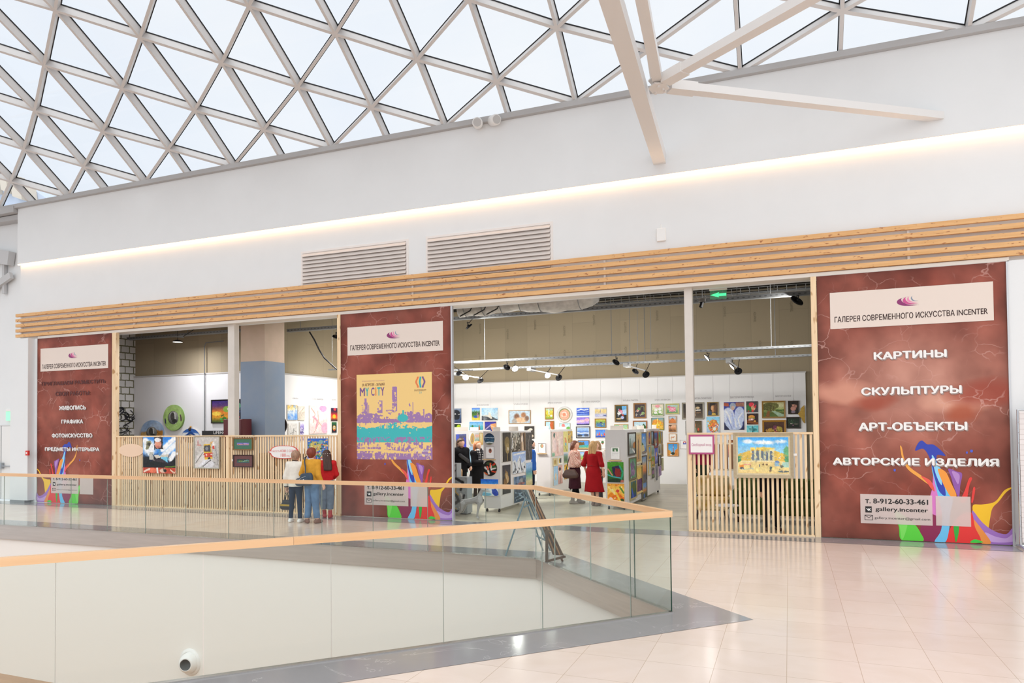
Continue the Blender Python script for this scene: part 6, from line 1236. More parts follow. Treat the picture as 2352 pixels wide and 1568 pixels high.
R2 = slots('lower perforated lamp rail, rear one of the pair', (-13.2, 6.65, 3.9), (4.9, 6.65, 3.9))
rodn = 0
for (px, y, z0, lb) in ((1054, 3.13, 5.0, 0), (1113, 4.1, 3.9, 0), (1404, 4.1, 3.9, 0), (1446, 6.65, 3.9, 0), (1480, 6.65, 3.9, 0), (1771, 4.1, 3.9, 0), (1780, 6.65, 3.9, 0), (1694, 3.13, 5.0, 0), (1255, 3.13, 5.0, 0)):
    x = on_y(px, 760, y)[0]; o = G().tube([(0, 0, 0), (0, 0, 6.63-z0)], 0.009, 6).obj('hanger_rod', GAL); o.location = (x, y, z0); rodn += 1
    tag(o, 'thin vertical steel hanger rod under the dark gallery ceiling', 'rod', 'hanger rods under the gallery ceiling')
t = empty('cable_basket', (-0.3, 4.9, 5.42), 0, 'wire mesh cable basket below the black gallery ceiling', 'cable tray')
g = G()
for yy, zz in ((-0.2, 0.12), (-0.2, 0.0), (-0.1, 0), (0, 0), (0.1, 0), (0.2, 0), (0.2, 0.12)): g.tube([(-5.2, yy, zz), (5.2, yy, zz)], 0.006, 4)
for i in range(48): x = -5.2+i*0.22; g.tube([(x, -0.2, 0.12), (x, -0.2, 0), (x, 0.2, 0), (x, 0.2, 0.12)], 0.006, 4)
g.obj('mesh', GAL, t)
for x in (-4.6, -2.6, -0.6, 1.4, 3.4): G().tube([(x, -0.2, 0.1), (x, -0.2, CEIL-5.42)], 0.007, 5).obj('hanger', GAL, t)
g = G(); rnd = random.Random(2)
for k in range(5): g.tube([(x, -0.12+0.06*k+0.02*math.sin(x*2+k), 0.02+0.012*math.sin(x*1.3+2*k)+0.01) for x in np.linspace(-5.1, 5.1, 30)], 0.012, 5)
tag(g.obj('cables', BLK, t), kind='stuff')
t = empty('insulated_duct', (-6.2, 2.2, 5.2), 0, 'crumpled silver white insulated air duct behind the lintel', 'duct')
FOIL = mat('silver_foil_wrap', 'd5d3cf', 0.45, 0.25, bump=1.0, nscale=7, noise=0.25)
G().tube([(x, 0.03*math.sin(4*x), 0.03*math.cos(3*x)) for x in np.linspace(-1.6, 2.0, 24)], [0.30+0.03*math.sin(6*i)+0.02*math.cos(11*i) for i in range(23)]+[0.2], 20).obj('sleeve', FOIL, t, smooth=True)
for x in (-1.2, 0.3, 1.6): G().tube([(x, 0, 0.25), (x, 0, CEIL-5.2)], 0.008, 5).obj('hanger', GAL, t)
for k in range(7): G().lathe([(0.33, -0.01), (0.345, 0.0), (0.33, 0.01)], (-1.4+0.5*k, 0, 0), 20, (1, 0, 0)).obj('wire_hoop', GAL, t)
for (xa, lb) in ((1080, 'bent black pipe hanger below the duct, left'), (1112, 'bent black pipe hanger below the duct, middle'), (1142, 'bent black pipe hanger below the duct, right')):
    p = on_y(xa, 700, 1.4); o = G().tube([(0.05, 0, 1.65), (0.05, 0, 0.02), (-0.0, 0, -0.08), (-0.28, 0, -0.2)], 0.016, 8).obj('pipe_hanger', BLK); o.location = (p[0], 1.4, 4.98); tag(o, lb, 'pipe')
LAMPF = mat('lamp_face', 'fff4e4', 0.4, emit=3.5); LAMPB = mat('lamp_black', '141416', 0.45)
def lamp(label, px, py, y, aim, lit=True, r=0.10, power=None, arm=None):
    c = on_y(px, py, y); d = np.array(aim, float); d /= np.linalg.norm(d)
    t = empty('track_lamp', c, 0, label, 'lamp', 'round black gallery floodlights')
    G().lathe([(0, -0.05), (0.035, -0.05), (0.04, -0.015), (r, -0.012), (r+0.006, 0.0), (r+0.006, 0.012), (r-0.006, 0.012)], (0, 0, 0), 24, d).obj('housing', LAMPB, t, smooth=False)
    G().lathe([(0, 0.006), (r-0.004, 0.006)], (0, 0, 0), 24, d).obj('lens', LAMPF, t)
    G().tube([-d*0.04, -d*0.07+np.array([0, 0, 0.07]), (0, 0, 0.10)], 0.012, 6).obj('bracket', LAMPB, t)
    ry, rz = min(((3.13, 4.985), (4.1, 3.905), (6.65, 3.905)), key=lambda q: abs(q[0]-c[1])+0.6*abs(q[1]-0.1-c[2]))
    G().tube([(0, 0, 0.09), (0, ry-c[1], rz-c[2])], 0.009, 6).obj('stem', LAMPB, t)
    ld = bpy.data.lights.new('floodlight', 'AREA'); ld.shape = 'DISK'; ld.size = r*1.8; ld.energy = power or (6 if d[1] < 0 else 21); ld.color = (1.0, 0.97, 0.93)
    lo = bpy.data.objects.new('floodlight', ld); link(lo, t); lo.location = tuple(d*0.03)
    lo.rotation_mode = 'QUATERNION'; lo.rotation_quaternion = Vector(d).to_track_quat('-Z', 'Y')
    return t
BK = (0.15, 1.0, -0.55)
lamp('lit floodlight by the middle banner edge', 1069.6, 866, 5.2, (0.35, -0.8, -0.45))
lamp('dark backed floodlight right of the banner, aimed at the back wall', 1103.2, 874, 6.0, (0.1, 0.75, -0.75))
lamp('lit floodlight of the pair at the rail middle left', 1183, 846, 4.1, (0.5, -0.6, -0.55))
lamp('edge on black floodlight beside the lit one at the rail middle left', 1164, 843, 4.1, (-0.6, 0.5, -0.65))
lamp('lit floodlight under the arm left of centre', 1257.6, 861.3, 6.3, (0.5, -0.65, -0.5))
lamp('dark backed floodlight at the arm tip left of centre', 1283.3, 867, 6.0, BK)
lamp('edge on black floodlight on the front rail right of centre', 1414.8, 831.5, 4.1, (-0.62, 0.45, -0.65))
lamp('edge on black floodlight under the arm right of centre', 1459.5, 852.8, 6.3, (-0.62, 0.45, -0.65))
lamp('dark backed floodlight at the arm tip right of centre', 1483.6, 859.7, 6.0, BK)
lamp('slim lit floodlight right of the steel post', 1624, 821.5, 4.1, (-0.75, -0.25, -0.6))
lamp('slim lit floodlight above the white winged figure', 1681.4, 842, 6.3, (-0.75, -0.25, -0.6))
lamp('dark backed floodlight above the white winged figure', 1695.5, 852, 6.0, BK)
lamp('large black floodlight high at the right end of the gallery', 1830.7, 690, 3.0, (-0.55, 0.5, -0.65), r=0.15, power=95)
lamp('small lit floodlight at the pine post near the middle banner', 771, 773, 2.2, (-0.5, 0.3, -0.8), r=0.085)
# unseen lamps added behind the banner to brighten the gallery and stand ends
for i, (x, y, zz, pw, am) in enumerate(((-9.5, 5.6, 3.75, 40, (0.1, 0.7, -0.6)), (-11.2, 6.2, 3.75, 40, (-0.45, 0.7, -0.6)), (-12.6, 4.3, 3.75, 40, (-0.45, 0.7, -0.6)), (-7.9, 2.9, 4.75, 90, (0.45, 0.5, -0.7)), (-8.8, 3.3, 4.6, 80, (0.35, 0.5, -0.7)), (-9.8, 2.7, 4.8, 80, (0.4, 0.5, -0.7)), (-10.8, 3.4, 4.5, 70, (0.3, 0.55, -0.7)), (-11.8, 2.8, 4.7, 60, (0.1, 0.6, -0.7)))):
    p = np.array([x, y, zz]); v = p-CAM; k = v@FW; lamp('added floodlight hidden behind the middle banner, brightening the gallery', 1176+FPX*(v@RT)/k, CY-FPX*(v@UP)/k, y, am, power=pw)
for (pa, pb, y, lb) in (((1040, 858), (1108, 868), 6.3, 'white lamp arm by the middle banner edge'), ((1216, 848), (1284, 861), 6.3, 'white lamp arm left of centre on the rear rail'), ((1437, 838), (1484, 851), 6.3, 'white lamp arm right of centre on the rear rail'), ((1673, 828), (1697, 845), 6.3, 'short white lamp arm right of the steel post')):
    a = on_y(pa[0], pa[1], y); b = on_y(pb[0], pb[1], y-0.25); g = G(); g.beam((0, 0, 0), b-a, 0.05, 0.035); g.box((-0.07, -0.05, -0.05), (0.07, 0.4, 0.06)); o = g.obj('lamp_arm', mat('pale_grey_steel', 'a2a3a3', 0.45)); o.location = a; tag(o, lb, 'bracket')
# disc ceiling light in the alcove bay
c = on_y(408, 784.5, 1.2); t = empty('disc_light', c, 0, 'glowing round disc light hanging in the left alcove bay', 'lamp')
G().lathe([(0, 0.05), (0.06, 0.05), (0.12, 0.02), (0.135, 0.0), (0.13, -0.012)], (0, 0, 0), 24).obj('housing', LAMPB, t); G().lathe([(0, -0.012), (0.128, -0.012)], (0, 0, 0), 24).obj('lens', LAMPF, t)
G().beam((-0.22, 0, 0.16), (0.22, 0, 0.12), 0.04, 0.03).obj('bracket', GAL, t); G().tube([(0, 0, 0.05), (0, 0, CEIL-c[2])], 0.008, 6).obj('stem', LAMPB, t); G().tube([(0.18, 0, 0.12), (0.7, 0.1, 0.42), (1.6, 0.2, 0.40)], 0.01, 6).obj('cord', LAMPB, t)
ld = bpy.data.lights.new('disc_glow', 'AREA'); ld.shape = 'DISK'; ld.size = 0.25; ld.energy = 45; ld.color = (0.95, 0.95, 1.0); lo = bpy.data.objects.new('disc_glow', ld); link(lo, t); lo.location = (0, 0, -0.03)
o = G().tube([on_y(469.5, 1000, 2.2)-np.array([-15.4, 2.2, 2]), on_y(469.5, 795, 2.2)-np.array([-15.4, 2.2, 2]), on_y(473, 787, 2.2)-np.array([-15.4, 2.2, 2]), on_y(513, 783, 2.2)-np.array([-15.4, 2.2, 2])], 0.014, 6).obj('conduit', GAL); o.location = (-15.4, 2.2, 2); tag(o, 'thin grey conduit rising up the alcove wall and bending right', 'pipe')
a = on_y(711, 762, 2.6); pts = [on_y(x, y, 2.6)-a for x, y in ((711, 762), (722, 780), (733, 803), (745, 822), (757, 833), (768, 843), (773, 848))]
o = G().tube(pts, 0.022, 8).obj('cable', BLK); o.location = a; tag(o, 'thick black cable sagging from the tray to the pine post', 'cable')
a = on_y(763, 849, 2.6); t = empty('hanging_plate', a, 0, 'small grey bracket plate hanging on a wire near the pine post', 'bracket'); G().box((-0.1, -0.05, -0.01), (0.14, 0.05, 0.015)).obj('plate', GAL, t); G().tube([(0, 0, 0.01), (0, 0, CEIL-a[2])], 0.005, 5).obj('wire', GAL, t)
o = slots('perforated cable channel high above the alcove and pillar', (-18.9, 1.75, 4.86), (-14.4, 1.75, 4.86), 0.2, 0.07)
# green exit sign inside the gallery
c = on_y(1649.5, 657, 0.7); w = on_y(1669.7, 670, 0.7)[0]-on_y(1629, 670, 0.7)[0]; t = empty('exit_sign', c, 0, 'green arrow exit sign hanging under the lintel right of the steel post', 'exit sign')
hz = on_y(1650, 657, 0.7)[2]-on_y(1650, 687, 0.7)[2]
G().box((-w/2, -0.03, -hz*0.32), (w/2, 0.03, 0), bev=0.006).obj('housing', mat('sign_cream', 'e6dcd2', 0.5), t)
box('panel', (-w/2+0.01, -0.006, -hz), (w/2-0.01, 0.006, -hz*0.32), translucent('green_acrylic', '5fae86', 0.45), t)
g = G(); P = [(-0.45, -0.66), (0.05, -0.47), (0.0, -0.57), (0.45, -0.57), (0.45, -0.77), (0.0, -0.77), (0.05, -0.86)]; g.prism([(x_*w, z_*hz) for x_, z_ in P], -0.012, -0.008, axis=1); g.obj('arrow', mat('exit_green_glow', '4df2a0', 0.4, emit=0.9), t)
G().tube([(0, 0, 0), (0, 0, CEIL-c[2])], 0.015, 6).obj('rod', GAL, t)
c = on_y(1613, 692, 2.2); t = empty('security_camera', c, 0, 'small dark camera hanging by the steel post under the cable basket', 'camera'); G().lathe([(0, 0.06), (0.08, 0.06), (0.085, 0.0), (0.07, -0.02)], (0, 0, 0), 14).obj('mount', mat('mid_grey_plastic', '6f6c68', 0.5), t); G().beam((0, 0, -0.02), (-0.03, -0.05, -0.14), 0.06, 0.05).obj('body', BLK, t); G().tube([(0, 0, 0.06), (0, 0, CEIL-c[2])], 0.01, 6).obj('rod', GAL, t)
# ================================================================ figures: smooth signed distance bodies turned into one skin
def smin(a, b, k):
    h = np.clip(0.5+0.5*(b-a)/k, 0, 1); return b*(1-h)+a*h-k*h*(1-h)
def d_cone(P, a, b, r1, r2):
    ba = b-a; L2 = ba@ba+1e-12; pa = P-a; t = np.clip((pa@ba)/L2, 0, 1)
    return np.sqrt(((pa-t[..., None]*ba)**2).sum(-1))-(r1+(r2-r1)*t)
def sdf_mesh(prims, res, k, clips=()):
    """prims: (a, b, r1, r2, s) capsules; s squashes about a. clips: (point, normal) cut away the side the normal points to"""
    lo = np.full(3, 9.); hi = np.full(3, -9.)
    for a, b, r1, r2, s in prims:
        R = max(r1, r2)*max(1.0, max(s)); lo = np.minimum(lo, np.minimum(a, b)-R); hi = np.maximum(hi, np.maximum(a, b)+R)
    lo -= 3*res; hi += 3*res; n = np.ceil((hi-lo)/res).astype(int)+1; D = np.full(n, 1.0)
    ax = [lo[i]+res*np.arange(n[i]) for i in range(3)]
    for a, b, r1, r2, s in prims:
        s = np.array(s, float); R = max(r1, r2)*max(1.0, s.max())+k+2*res; p0 = np.minimum(a, b)-R; p1 = np.maximum(a, b)+R
        i0 = np.clip(((p0-lo)/res).astype(int), 0, n-1); i1 = np.clip(((p1-lo)/res).astype(int)+2, 1, n)
        sl = tuple(slice(i0[i], i1[i]) for i in range(3))
        P = np.stack(np.meshgrid(*[ax[i][sl[i]] for i in range(3)], indexing='ij'), -1); m = a
        d = d_cone((P-m)/s, a*0, (b-m)/s, r1, r2)*s.min(); D[sl] = smin(D[sl], d, k)
    if clips:
        P = np.stack(np.meshgrid(*ax, indexing='ij'), -1)
        for p, nn in clips: D = np.maximum(D, (P-np.array(p))@np.array(nn, float))
    return surface_nets(D, lo, res)
def surface_nets(D, lo, res):
    S = D < 0; c = np.zeros(tuple(q-1 for q in D.shape), int)
    for dx in (0, 1):
        for dy in (0, 1):
            for dz in (0, 1): c += S[dx:D.shape[0]-1+dx, dy:D.shape[1]-1+dy, dz:D.shape[2]-1+dz]
    act = (c > 0) & (c < 8); idx = np.full(act.shape, -1); I = np.argwhere(act); idx[act] = np.arange(len(I))
    acc = np.zeros((len(I), 3)); cnt = np.zeros(len(I)); cor = [(x, y, z) for x in (0, 1) for y in (0, 1) for z in (0, 1)]
    for a in cor:
        for ax in range(3):
            if a[ax]: continue
            b = list(a); b[ax] = 1
            da = D[I[:, 0]+a[0], I[:, 1]+a[1], I[:, 2]+a[2]]; db = D[I[:, 0]+b[0], I[:, 1]+b[1], I[:, 2]+b[2]]
            m = (da < 0) != (db < 0); t = np.where(m, da/np.where(m, da-db, 1), 0); q = np.tile(np.array(a, float), (len(I), 1)); q[:, ax] += t
            acc += q*m[:, None]; cnt += m
    V = lo+res*(I+acc/cnt[:, None]); F = []
    for ax in range(3):
        u, v = [(1, 2), (2, 0), (0, 1)][ax]; sh = [slice(None)]*3; s2 = [slice(None)]*3; sh[ax] = slice(0, -1); s2[ax] = slice(1, None)
        A = S[tuple(sh)]; Bm = S[tuple(s2)]; E = np.argwhere(A != Bm)
        E = E[(E[:, u] > 0) & (E[:, v] > 0) & (E[:, u] < D.shape[u]-1) & (E[:, v] < D.shape[v]-1)]
        if not len(E): continue
        ins = A[E[:, 0], E[:, 1], E[:, 2]]; q = []
        for du, dv in ((1, 1), (0, 1), (0, 0), (1, 0)):
            e = E.copy(); e[:, u] -= du; e[:, v] -= dv; q.append(idx[e[:, 0], e[:, 1], e[:, 2]])
        q = np.stack(q, -1); q = np.where(ins[:, None], q, q[:, ::-1]); F.append(q)
    return V, np.vstack(F)
def skin_obj(name, prims, res, k, material, parent, clips=(), smooth=True, cfun=None):
    V, F = sdf_mesh(prims, res, k, clips)
    # light relaxation of the surface
    n = len(V)
    for _ in range(2):
        s = np.zeros((n, 3)); c = np.zeros(n)
        for i in range(4):
            a = F[:, i]; b = F[:, (i+1) % 4]; np.add.at(s, a, V[b]); np.add.at(s, b, V[a]); np.add.at(c, a, 1); np.add.at(c, b, 1)
        V = V*0.5+0.5*s/c[:, None]
    o = mesh_obj(name, V, F.tolist(), material, parent, smooth=smooth)
    if cfun is not None: colour_mesh(o, cfun(V))
    return o
ONE = (1., 1., 1.)
A3 = lambda *q: np.array(q, float)
SKIN = mat('skin', 'e6b79c', 0.55)
CLOTH = vcol_mat('patterned_cloth', 0.8, 0.2)
def cloth(name, c, noise=0.12, sc=18): return mat('cloth_'+name, c, 0.85, spec=0.2, noise=noise, nscale=sc)
class Person:
    def __init__(s, label, loc, heading, H=1.68, group=None, wide=1.0, skin=None):
        """heading: degrees, 0 faces +Y, positive turns left; joints are in metres for a 1.70 m figure"""
        s.t = empty('person', loc, math.radians(heading), label, 'person', group); s.k = H/1.70; s.t.scale = (s.k,)*3; s.w = wide; s.skinm = skin or SKIN
        s.J = dict(hips=A3(0, 0, 0.93), chest=A3(0, 0, 1.25), neck=A3(0, -0.01, 1.44), head=A3(0, 0.015, 1.585))
        for sd, x in (('l', -1), ('r', 1)):
            s.J.update({'sh'+sd: A3(0.175*x*wide, 0, 1.385), 'el'+sd: A3(0.225*x*wide, -0.03, 1.10), 'wr'+sd: A3(0.235*x*wide, 0.04, 0.86), 'hp'+sd: A3(0.085*x, 0, 0.90), 'kn'+sd: A3(0.095*x, 0.015, 0.49), 'an'+sd: A3(0.10*x, -0.02, 0.085), 'fdir'+sd: A3(0.12*x, 1, 0)})
        s.lookdir = A3(0, 1, 0); s.curl = 0.5; s.leg = 1.0
    def body(s, face=True, hold=()):
        J = s.J; w = s.w; P = []; c = lambda a, b, r1, r2=None, q=ONE: P.append((np.array(a, float), np.array(b, float), r1, r2 or r1, q))
        f = s.lookdir/np.linalg.norm(s.lookdir); h = J['head']; up = A3(0, 0, 1)-f*f[2]; up /= np.linalg.norm(up); rt = np.cross(f, up); s.f, s.up, s.rt = f, up, rt
        c(h+up*0.025-f*0.012, h+up*0.02+f*0.012, 0.094); c(h+f*0.035-up*0.03, h+f*0.058-up*0.085, 0.062, 0.034)
        c(h+f*0.088+up*0.005, h+f*0.108-up*0.028, 0.009, 0.015)                                 # nose
        c(h+f*0.080+up*0.028-rt*0.03, h+f*0.080+up*0.028+rt*0.03, 0.014)                         # brow
        for q in (-1, 1): c(h+rt*q*0.088+up*0.015-f*0.005, h+rt*q*0.09-up*0.02-f*0.005, 0.014, 0.01)   # ears
        c(J['neck']-A3(0, 0, 0.05), h-up*0.05-f*0.01, 0.055, 0.05)
        c(J['chest']+A3(0, 0, 0.06), J['hips']+A3(0, 0, 0.10), 0.125*w, 0.115*w, (1.25, 0.86, 1)); c(J['hips']+A3(0, 0, 0.04), J['hips'], 0.125*w, 0.125*w, (1.22, 0.95, 1))
        c(J['shl'], J['shr'], 0.055); c(J['neck'], J['shl'], 0.05, 0.05); c(J['neck'], J['shr'], 0.05, 0.05)
        for sd in 'lr':
            c(J['sh'+sd], J['el'+sd], 0.05*w, 0.039*w); c(J['el'+sd], J['wr'+sd], 0.038*w, 0.026); s.hand(P, sd)
            c(J['hp'+sd], J['kn'+sd], 0.085*w*s.leg, 0.055); c(J['kn'+sd], J['an'+sd]+A3(0, 0, 0.04), 0.053, 0.036)
            a = J['an'+sd]; d = J['fdir'+sd]/np.linalg.norm(J['fdir'+sd]); c(a, a+A3(0, 0, 0.04), 0.038); c(a-A3(0, 0, 0.04)-d*0.03, a+d*0.12-A3(0, 0, 0.055), 0.035, 0.026)
        o = skin_obj('body', P, 0.0105, 0.022, s.skinm, s.t)
        if face:
            g = G()
            for q in (-1, 1): g.sphere(h+f*0.083+rt*q*0.034+up*0.006, (0.011, 0.011, 0.007), 8, 5)
            g.obj('eyes', mat('eye_dark', '2c2320', 0.3), s.t)
            p = h+f*0.094-up*0.062; G().tube([p-rt*0.024-f*0.006, p+f*0.002, p+rt*0.024-f*0.006], [0.005, 0.009, 0.005], 8).obj('lips', mat('lips', 'c0605a', 0.5), s.t)
        return o
    def hand(s, P, sd):
        J = s.J; w = J['wr'+sd]; d = w-J['el'+sd]; d /= np.linalg.norm(d); x = -1 if sd == 'l' else 1
        pal = A3(-x, 0, 0)-d*((A3(-x, 0, 0))@d)
        if np.linalg.norm(pal) < 0.3: pal = A3(0, 0, -1)-d*(A3(0, 0, -1)@d)
        pal /= np.linalg.norm(pal); sp = np.cross(d, pal)*(1 if sd == 'l' else -1)
        if sp[1]+0.3*sp[2] < 0: sp = -sp
        c = lambda a, b, r1, r2: P.append((a, b, r1, r2, ONE))
        for k, of in enumerate((-0.028, 0.0, 0.028)): c(w+d*0.02+sp*of*0.6, w+d*0.085+sp*of, 0.017, 0.014)
        cu = s.curl
        for k, (of, L) in enumerate(((0.034, 0.068), (0.012, 0.078), (-0.011, 0.073), (-0.033, 0.058))):
            b = w+d*0.085+sp*of; m = b+(d*math.cos(cu)+pal*math.sin(cu))*L*0.5; e = m+(d*math.cos(cu*2.0)+pal*math.sin(cu*2.0))*L*0.5; c(b, m, 0.0098, 0.009); c(m, e, 0.009, 0.0075)
        b = w+d*0.03+sp*0.026; m = b+(d*0.6+sp*0.7+pal*0.3)*0.035; c(b, m, 0.013, 0.0105); c(m, m+(d*0.8+sp*0.25+pal*0.4)*0.035, 0.0105, 0.008)
        s.J['ha'+sd] = w+d*0.09+pal*0.02
    def top(s, name, m, hem=0.86, sleeve=1.0, th=0.014, wid=1.0, cfun=None, flare=1.0, neckz=1.455, belly=0.0):
        J = s.J; w = s.w; P = []; c = lambda a, b, r1, r2, q=ONE: P.append((np.array(a, float), np.array(b, float), r1+th, r2+th, q))
        c(J['chest']+A3(0, 0, 0.06), J['hips']+A3(0, 0, 0.10), 0.127*w*wid, 0.118*w*wid*(1+belly), (1.25, 0.9, 1)); c(J['hips']+A3(0, 0, 0.10), A3(J['hips'][0], J['hips'][1], hem-0.05), 0.122*w*wid, 0.128*w*wid*flare, (1.22, 0.95, 1))
        c(J['shl'], J['shr'], 0.058, 0.058); c(J['neck']-A3(0, 0, 0.02), J['shl'], 0.05, 0.055); c(J['neck']-A3(0, 0, 0.02), J['shr'], 0.05, 0.055); c(J['neck']-A3(0, 0, 0.05), J['neck'], 0.06, 0.05)
        cl = [((0, 0, hem), (0, 0, -1)), ((0, 0, neckz), (0, 0.25, 1))]
        for sd in 'lr':
            c(J['sh'+sd], J['el'+sd], 0.055*w, 0.046*w)
            e = J['wr'+sd]*sleeve+J['el'+sd]*(1-sleeve)
            if sleeve > 0: c(J['el'+sd], e-(e-J['el'+sd])*0.1, 0.046*w, 0.037)
        return skin_obj(name, P, 0.0125, 0.03, m, s.t, cl if s.clip_ok() else cl[1:], cfun=cfun)
    def clip_ok(s): return all(s.J['wr'+q][2]-0.02 > -9 for q in 'lr')
    def sleeves_apart(s): pass
    def trousers(s, name, m, bottom=0.07, wid=1.0, th=0.012, waist=1.0, cfun=None):
        J = s.J; P = []; c = lambda a, b, r1, r2, q=ONE: P.append((np.array(a, float), np.array(b, float), r1+th, r2+th, q))
        c(J['hips']+A3(0, 0, 0.06), J['hips']-A3(0, 0, 0.02), 0.12*s.w, 0.128*s.w, (1.22, 0.96, 1))
        for sd in 'lr':
            c(J['hp'+sd], J['kn'+sd], 0.088*s.w*s.leg, 0.058*wid); a = J['an'+sd]; u = (J['kn'+sd]-a); e = a+u*max(0, (bottom-a[2]))/max(u[2], 0.05); c(J['kn'+sd], e, 0.056*wid, 0.046*wid)
        return skin_obj(name, P, 0.0125, 0.02, m, s.t, [((0, 0, waist), (0, 0, 1)), ((0, 0, bottom), (0, 0, -1))], cfun=cfun)
    def skirt(s, name, m, waist=1.02, hem=0.45, r0=0.115, r1=0.2, folds=0, sq=0.85, sway=(0, 0), cfun=None):
        """hanging cloth of revolution with soft folds and thickness"""
        S = 60; R = 16; v = []
        for layer in (0, 1):
            for i in range(R+1):
                t = i/R; z = waist+(hem-waist)*t; hipb = 0.022*math.sin(min(1, t*2.2)*math.pi) if t < 0.46 else 0
                r = r0+(r1-r0)*(t**0.85)+hipb
                for k in range(S):
                    a = 2*math.pi*k/S; q = r*(1+folds*t*t*(0.6*math.sin(6*a+0.7)+0.4*math.sin(9*a+2)))-0.006*layer
                    v.append((s.J['hips'][0]+1.12*q*math.cos(a)+sway[0]*t*t, s.J['hips'][1]+sq*q*math.sin(a)+sway[1]*t*t, z+0.012*folds*8*math.sin(5*a)*t*t))
        n = (R+1)*S; f = [(i*S+k, (i+1)*S+k, (i+1)*S+(k+1) % S, i*S+(k+1) % S) for i in range(R) for k in range(S)]
        f += [tuple(n+q for q in reversed(x)) for x in f]+[(R*S+k, n+R*S+k, n+R*S+(k+1) % S, R*S+(k+1) % S) for k in range(S)]+[(k, (k+1) % S, n+(k+1) % S, n+k) for k in range(S)]
        return mesh_obj(name, v, f, m, s.t, smooth=True)
    def shoes(s, name, m, top=0.10, sole=None, fat=1.0):
        for sd in 'lr':
            J = s.J; a = J['an'+sd]; d = J['fdir'+sd]/np.linalg.norm(J['fdir'+sd]); P = []; c = lambda a_, b_, r1, r2: P.append((np.array(a_, float), np.array(b_, float), r1*fat, r2*fat, ONE))
            g0 = a-A3(0, 0, a[2]-0.042)
            c(g0-d*0.045, g0+d*0.05, 0.046, 0.046); c(g0+d*0.05, g0+d*0.135-A3(0, 0, 0.006), 0.044, 0.036); u = J['kn'+sd]-a; u = u/u[2]; c(a, a+u*max(0.0, top-a[2]), 0.049, 0.052 if top > 0.2 else 0.05)
            skin_obj(name, P, 0.0115, 0.02, m, s.t, [((0, 0, 0.0), (0, 0, -1)), ((0, 0, top), (0, 0, 1))])
    def hair(s, m, length=0.0, fall=None, vol=1.0, bun=None, fringe=True, wd=0.07):
        h = s.J['head']; f, up, rt = s.f, s.up, s.rt; P = []; c = lambda a, b, r1, r2: P.append((a, b, r1*vol, r2*vol, ONE))
        c(h+up*0.042-f*0.02, h+up*0.03-f*0.03, 0.101, 0.1)
        if vol >= 0.97: c(h-f*0.035, h-f*0.035-up*0.06, 0.085, 0.06)
        if fringe: c(h+up*0.085+f*0.03-rt*0.03, h+up*0.085+f*0.03+rt*0.03, 0.04, 0.04)
        for q in (-1, 1): c(h+rt*q*0.065+up*0.04-f*0.01, h+rt*q*0.07-up*0.02-f*0.025, 0.042, 0.036)
        if length:
            d = fall if fall is not None else A3(0, 0, -1)
            for q in (-1, -0.35, 0.35, 1): c(h-f*0.06+rt*q*0.055-up*0.02, h-f*0.07+rt*q*wd+d*length, 0.055, 0.034)
        cl = [(h+f*0.052, f*1.0-up*0.42)] if fringe else [(h+f*0.03, f-up*0.3)]
        return skin_obj('hair', P, 0.0105, 0.025, m, s.t, cl)
HAIRN = lambda n, c: mat('hair_'+n, c, 0.5, noise=0.35, nscale=40, stretch=(1, 1, 0.15))

# --- three visitors in front of the long fence
p = Person('person in a cream cardigan and dark jeans seen from behind, holding a dark handbag', on_z(679.5, 1199), 6, 1.575)
p.J['wrl'] = A3(-0.27, 0.02, 0.84); p.J['ell'] = A3(-0.25, -0.03, 1.09); p.J['wrr'] = A3(0.13, 0.20, 1.18); p.J['elr'] = A3(0.25, 0.02, 1.12); p.J['anl'] = A3(-0.13, -0.02, 0.085); p.J['knl'] = A3(-0.11, 0.01, 0.49); p.J['anr'] = A3(0.13, -0.02, 0.085)
p.lookdir = A3(0.15, 1, -0.12); p.body(False); p.top('cardigan', cloth('cream_knit', 'e9e3d8', 0.06), hem=0.86, th=0.022, wid=1.02); p.trousers('jeans', cloth('navy_denim', '27344a', 0.3), 0.10, 0.86)
p.shoes('sneakers', mat('white_leather', 'e8e6e2', 0.5)); p.hair(HAIRN('greyblond', 'b08a72'), vol=1.0)
G().lathe([(0.062, -0.02), (0.066, 0.0), (0.06, 0.025)], (0, -0.012, 1.46), 20).obj('collar', cloth('black_rib', '1c1b1e'), p.t)
e = p.J['ell']; w_ = p.J['wrl']
for k in range(3): q = w_+(e-w_)*(0.04+0.10*k); G().tube([q, q+(e-w_)*0.04], 0.052, 14).obj('cuff_stripe', cloth('black_rib', '1c1b1e'), p.t)
b = Vector(p.t.location)+Matrix.Rotation(p.t.rotation_euler.z, 3, 'Z') @ (Vector(p.J['hal'])*p.k)
t = empty('handbag', b, 0, 'dark patent handbag hanging from the hand of the person in cream', 'bag')
BAGK = mat('dark_patent', '23252c', 0.3, noise=0.4, nscale=9)
skin_obj('bag_body', [(A3(-0.12, 0, -0.36), A3(0.12, 0, -0.36), 0.075, 0.075, (1, 0.75, 1)), (A3(-0.08, 0, -0.25), A3(0.08, 0, -0.25), 0.05, 0.05, (1, 0.8, 1))], 0.012, 0.05, BAGK, t)
for q in (-0.025, 0.025): G().tube([(-0.07, q, -0.24), (-0.05, q, -0.1), (0, q*0.4, -0.012), (0.05, q, -0.1), (0.07, q, -0.24)], 0.008, 6).obj('handle', BAGK, t)
box('trim_band', (-0.15, -0.06, -0.34), (0.15, -0.056, -0.30), mat('gold_trim', 'b8963c', 0.35, 0.6), t)

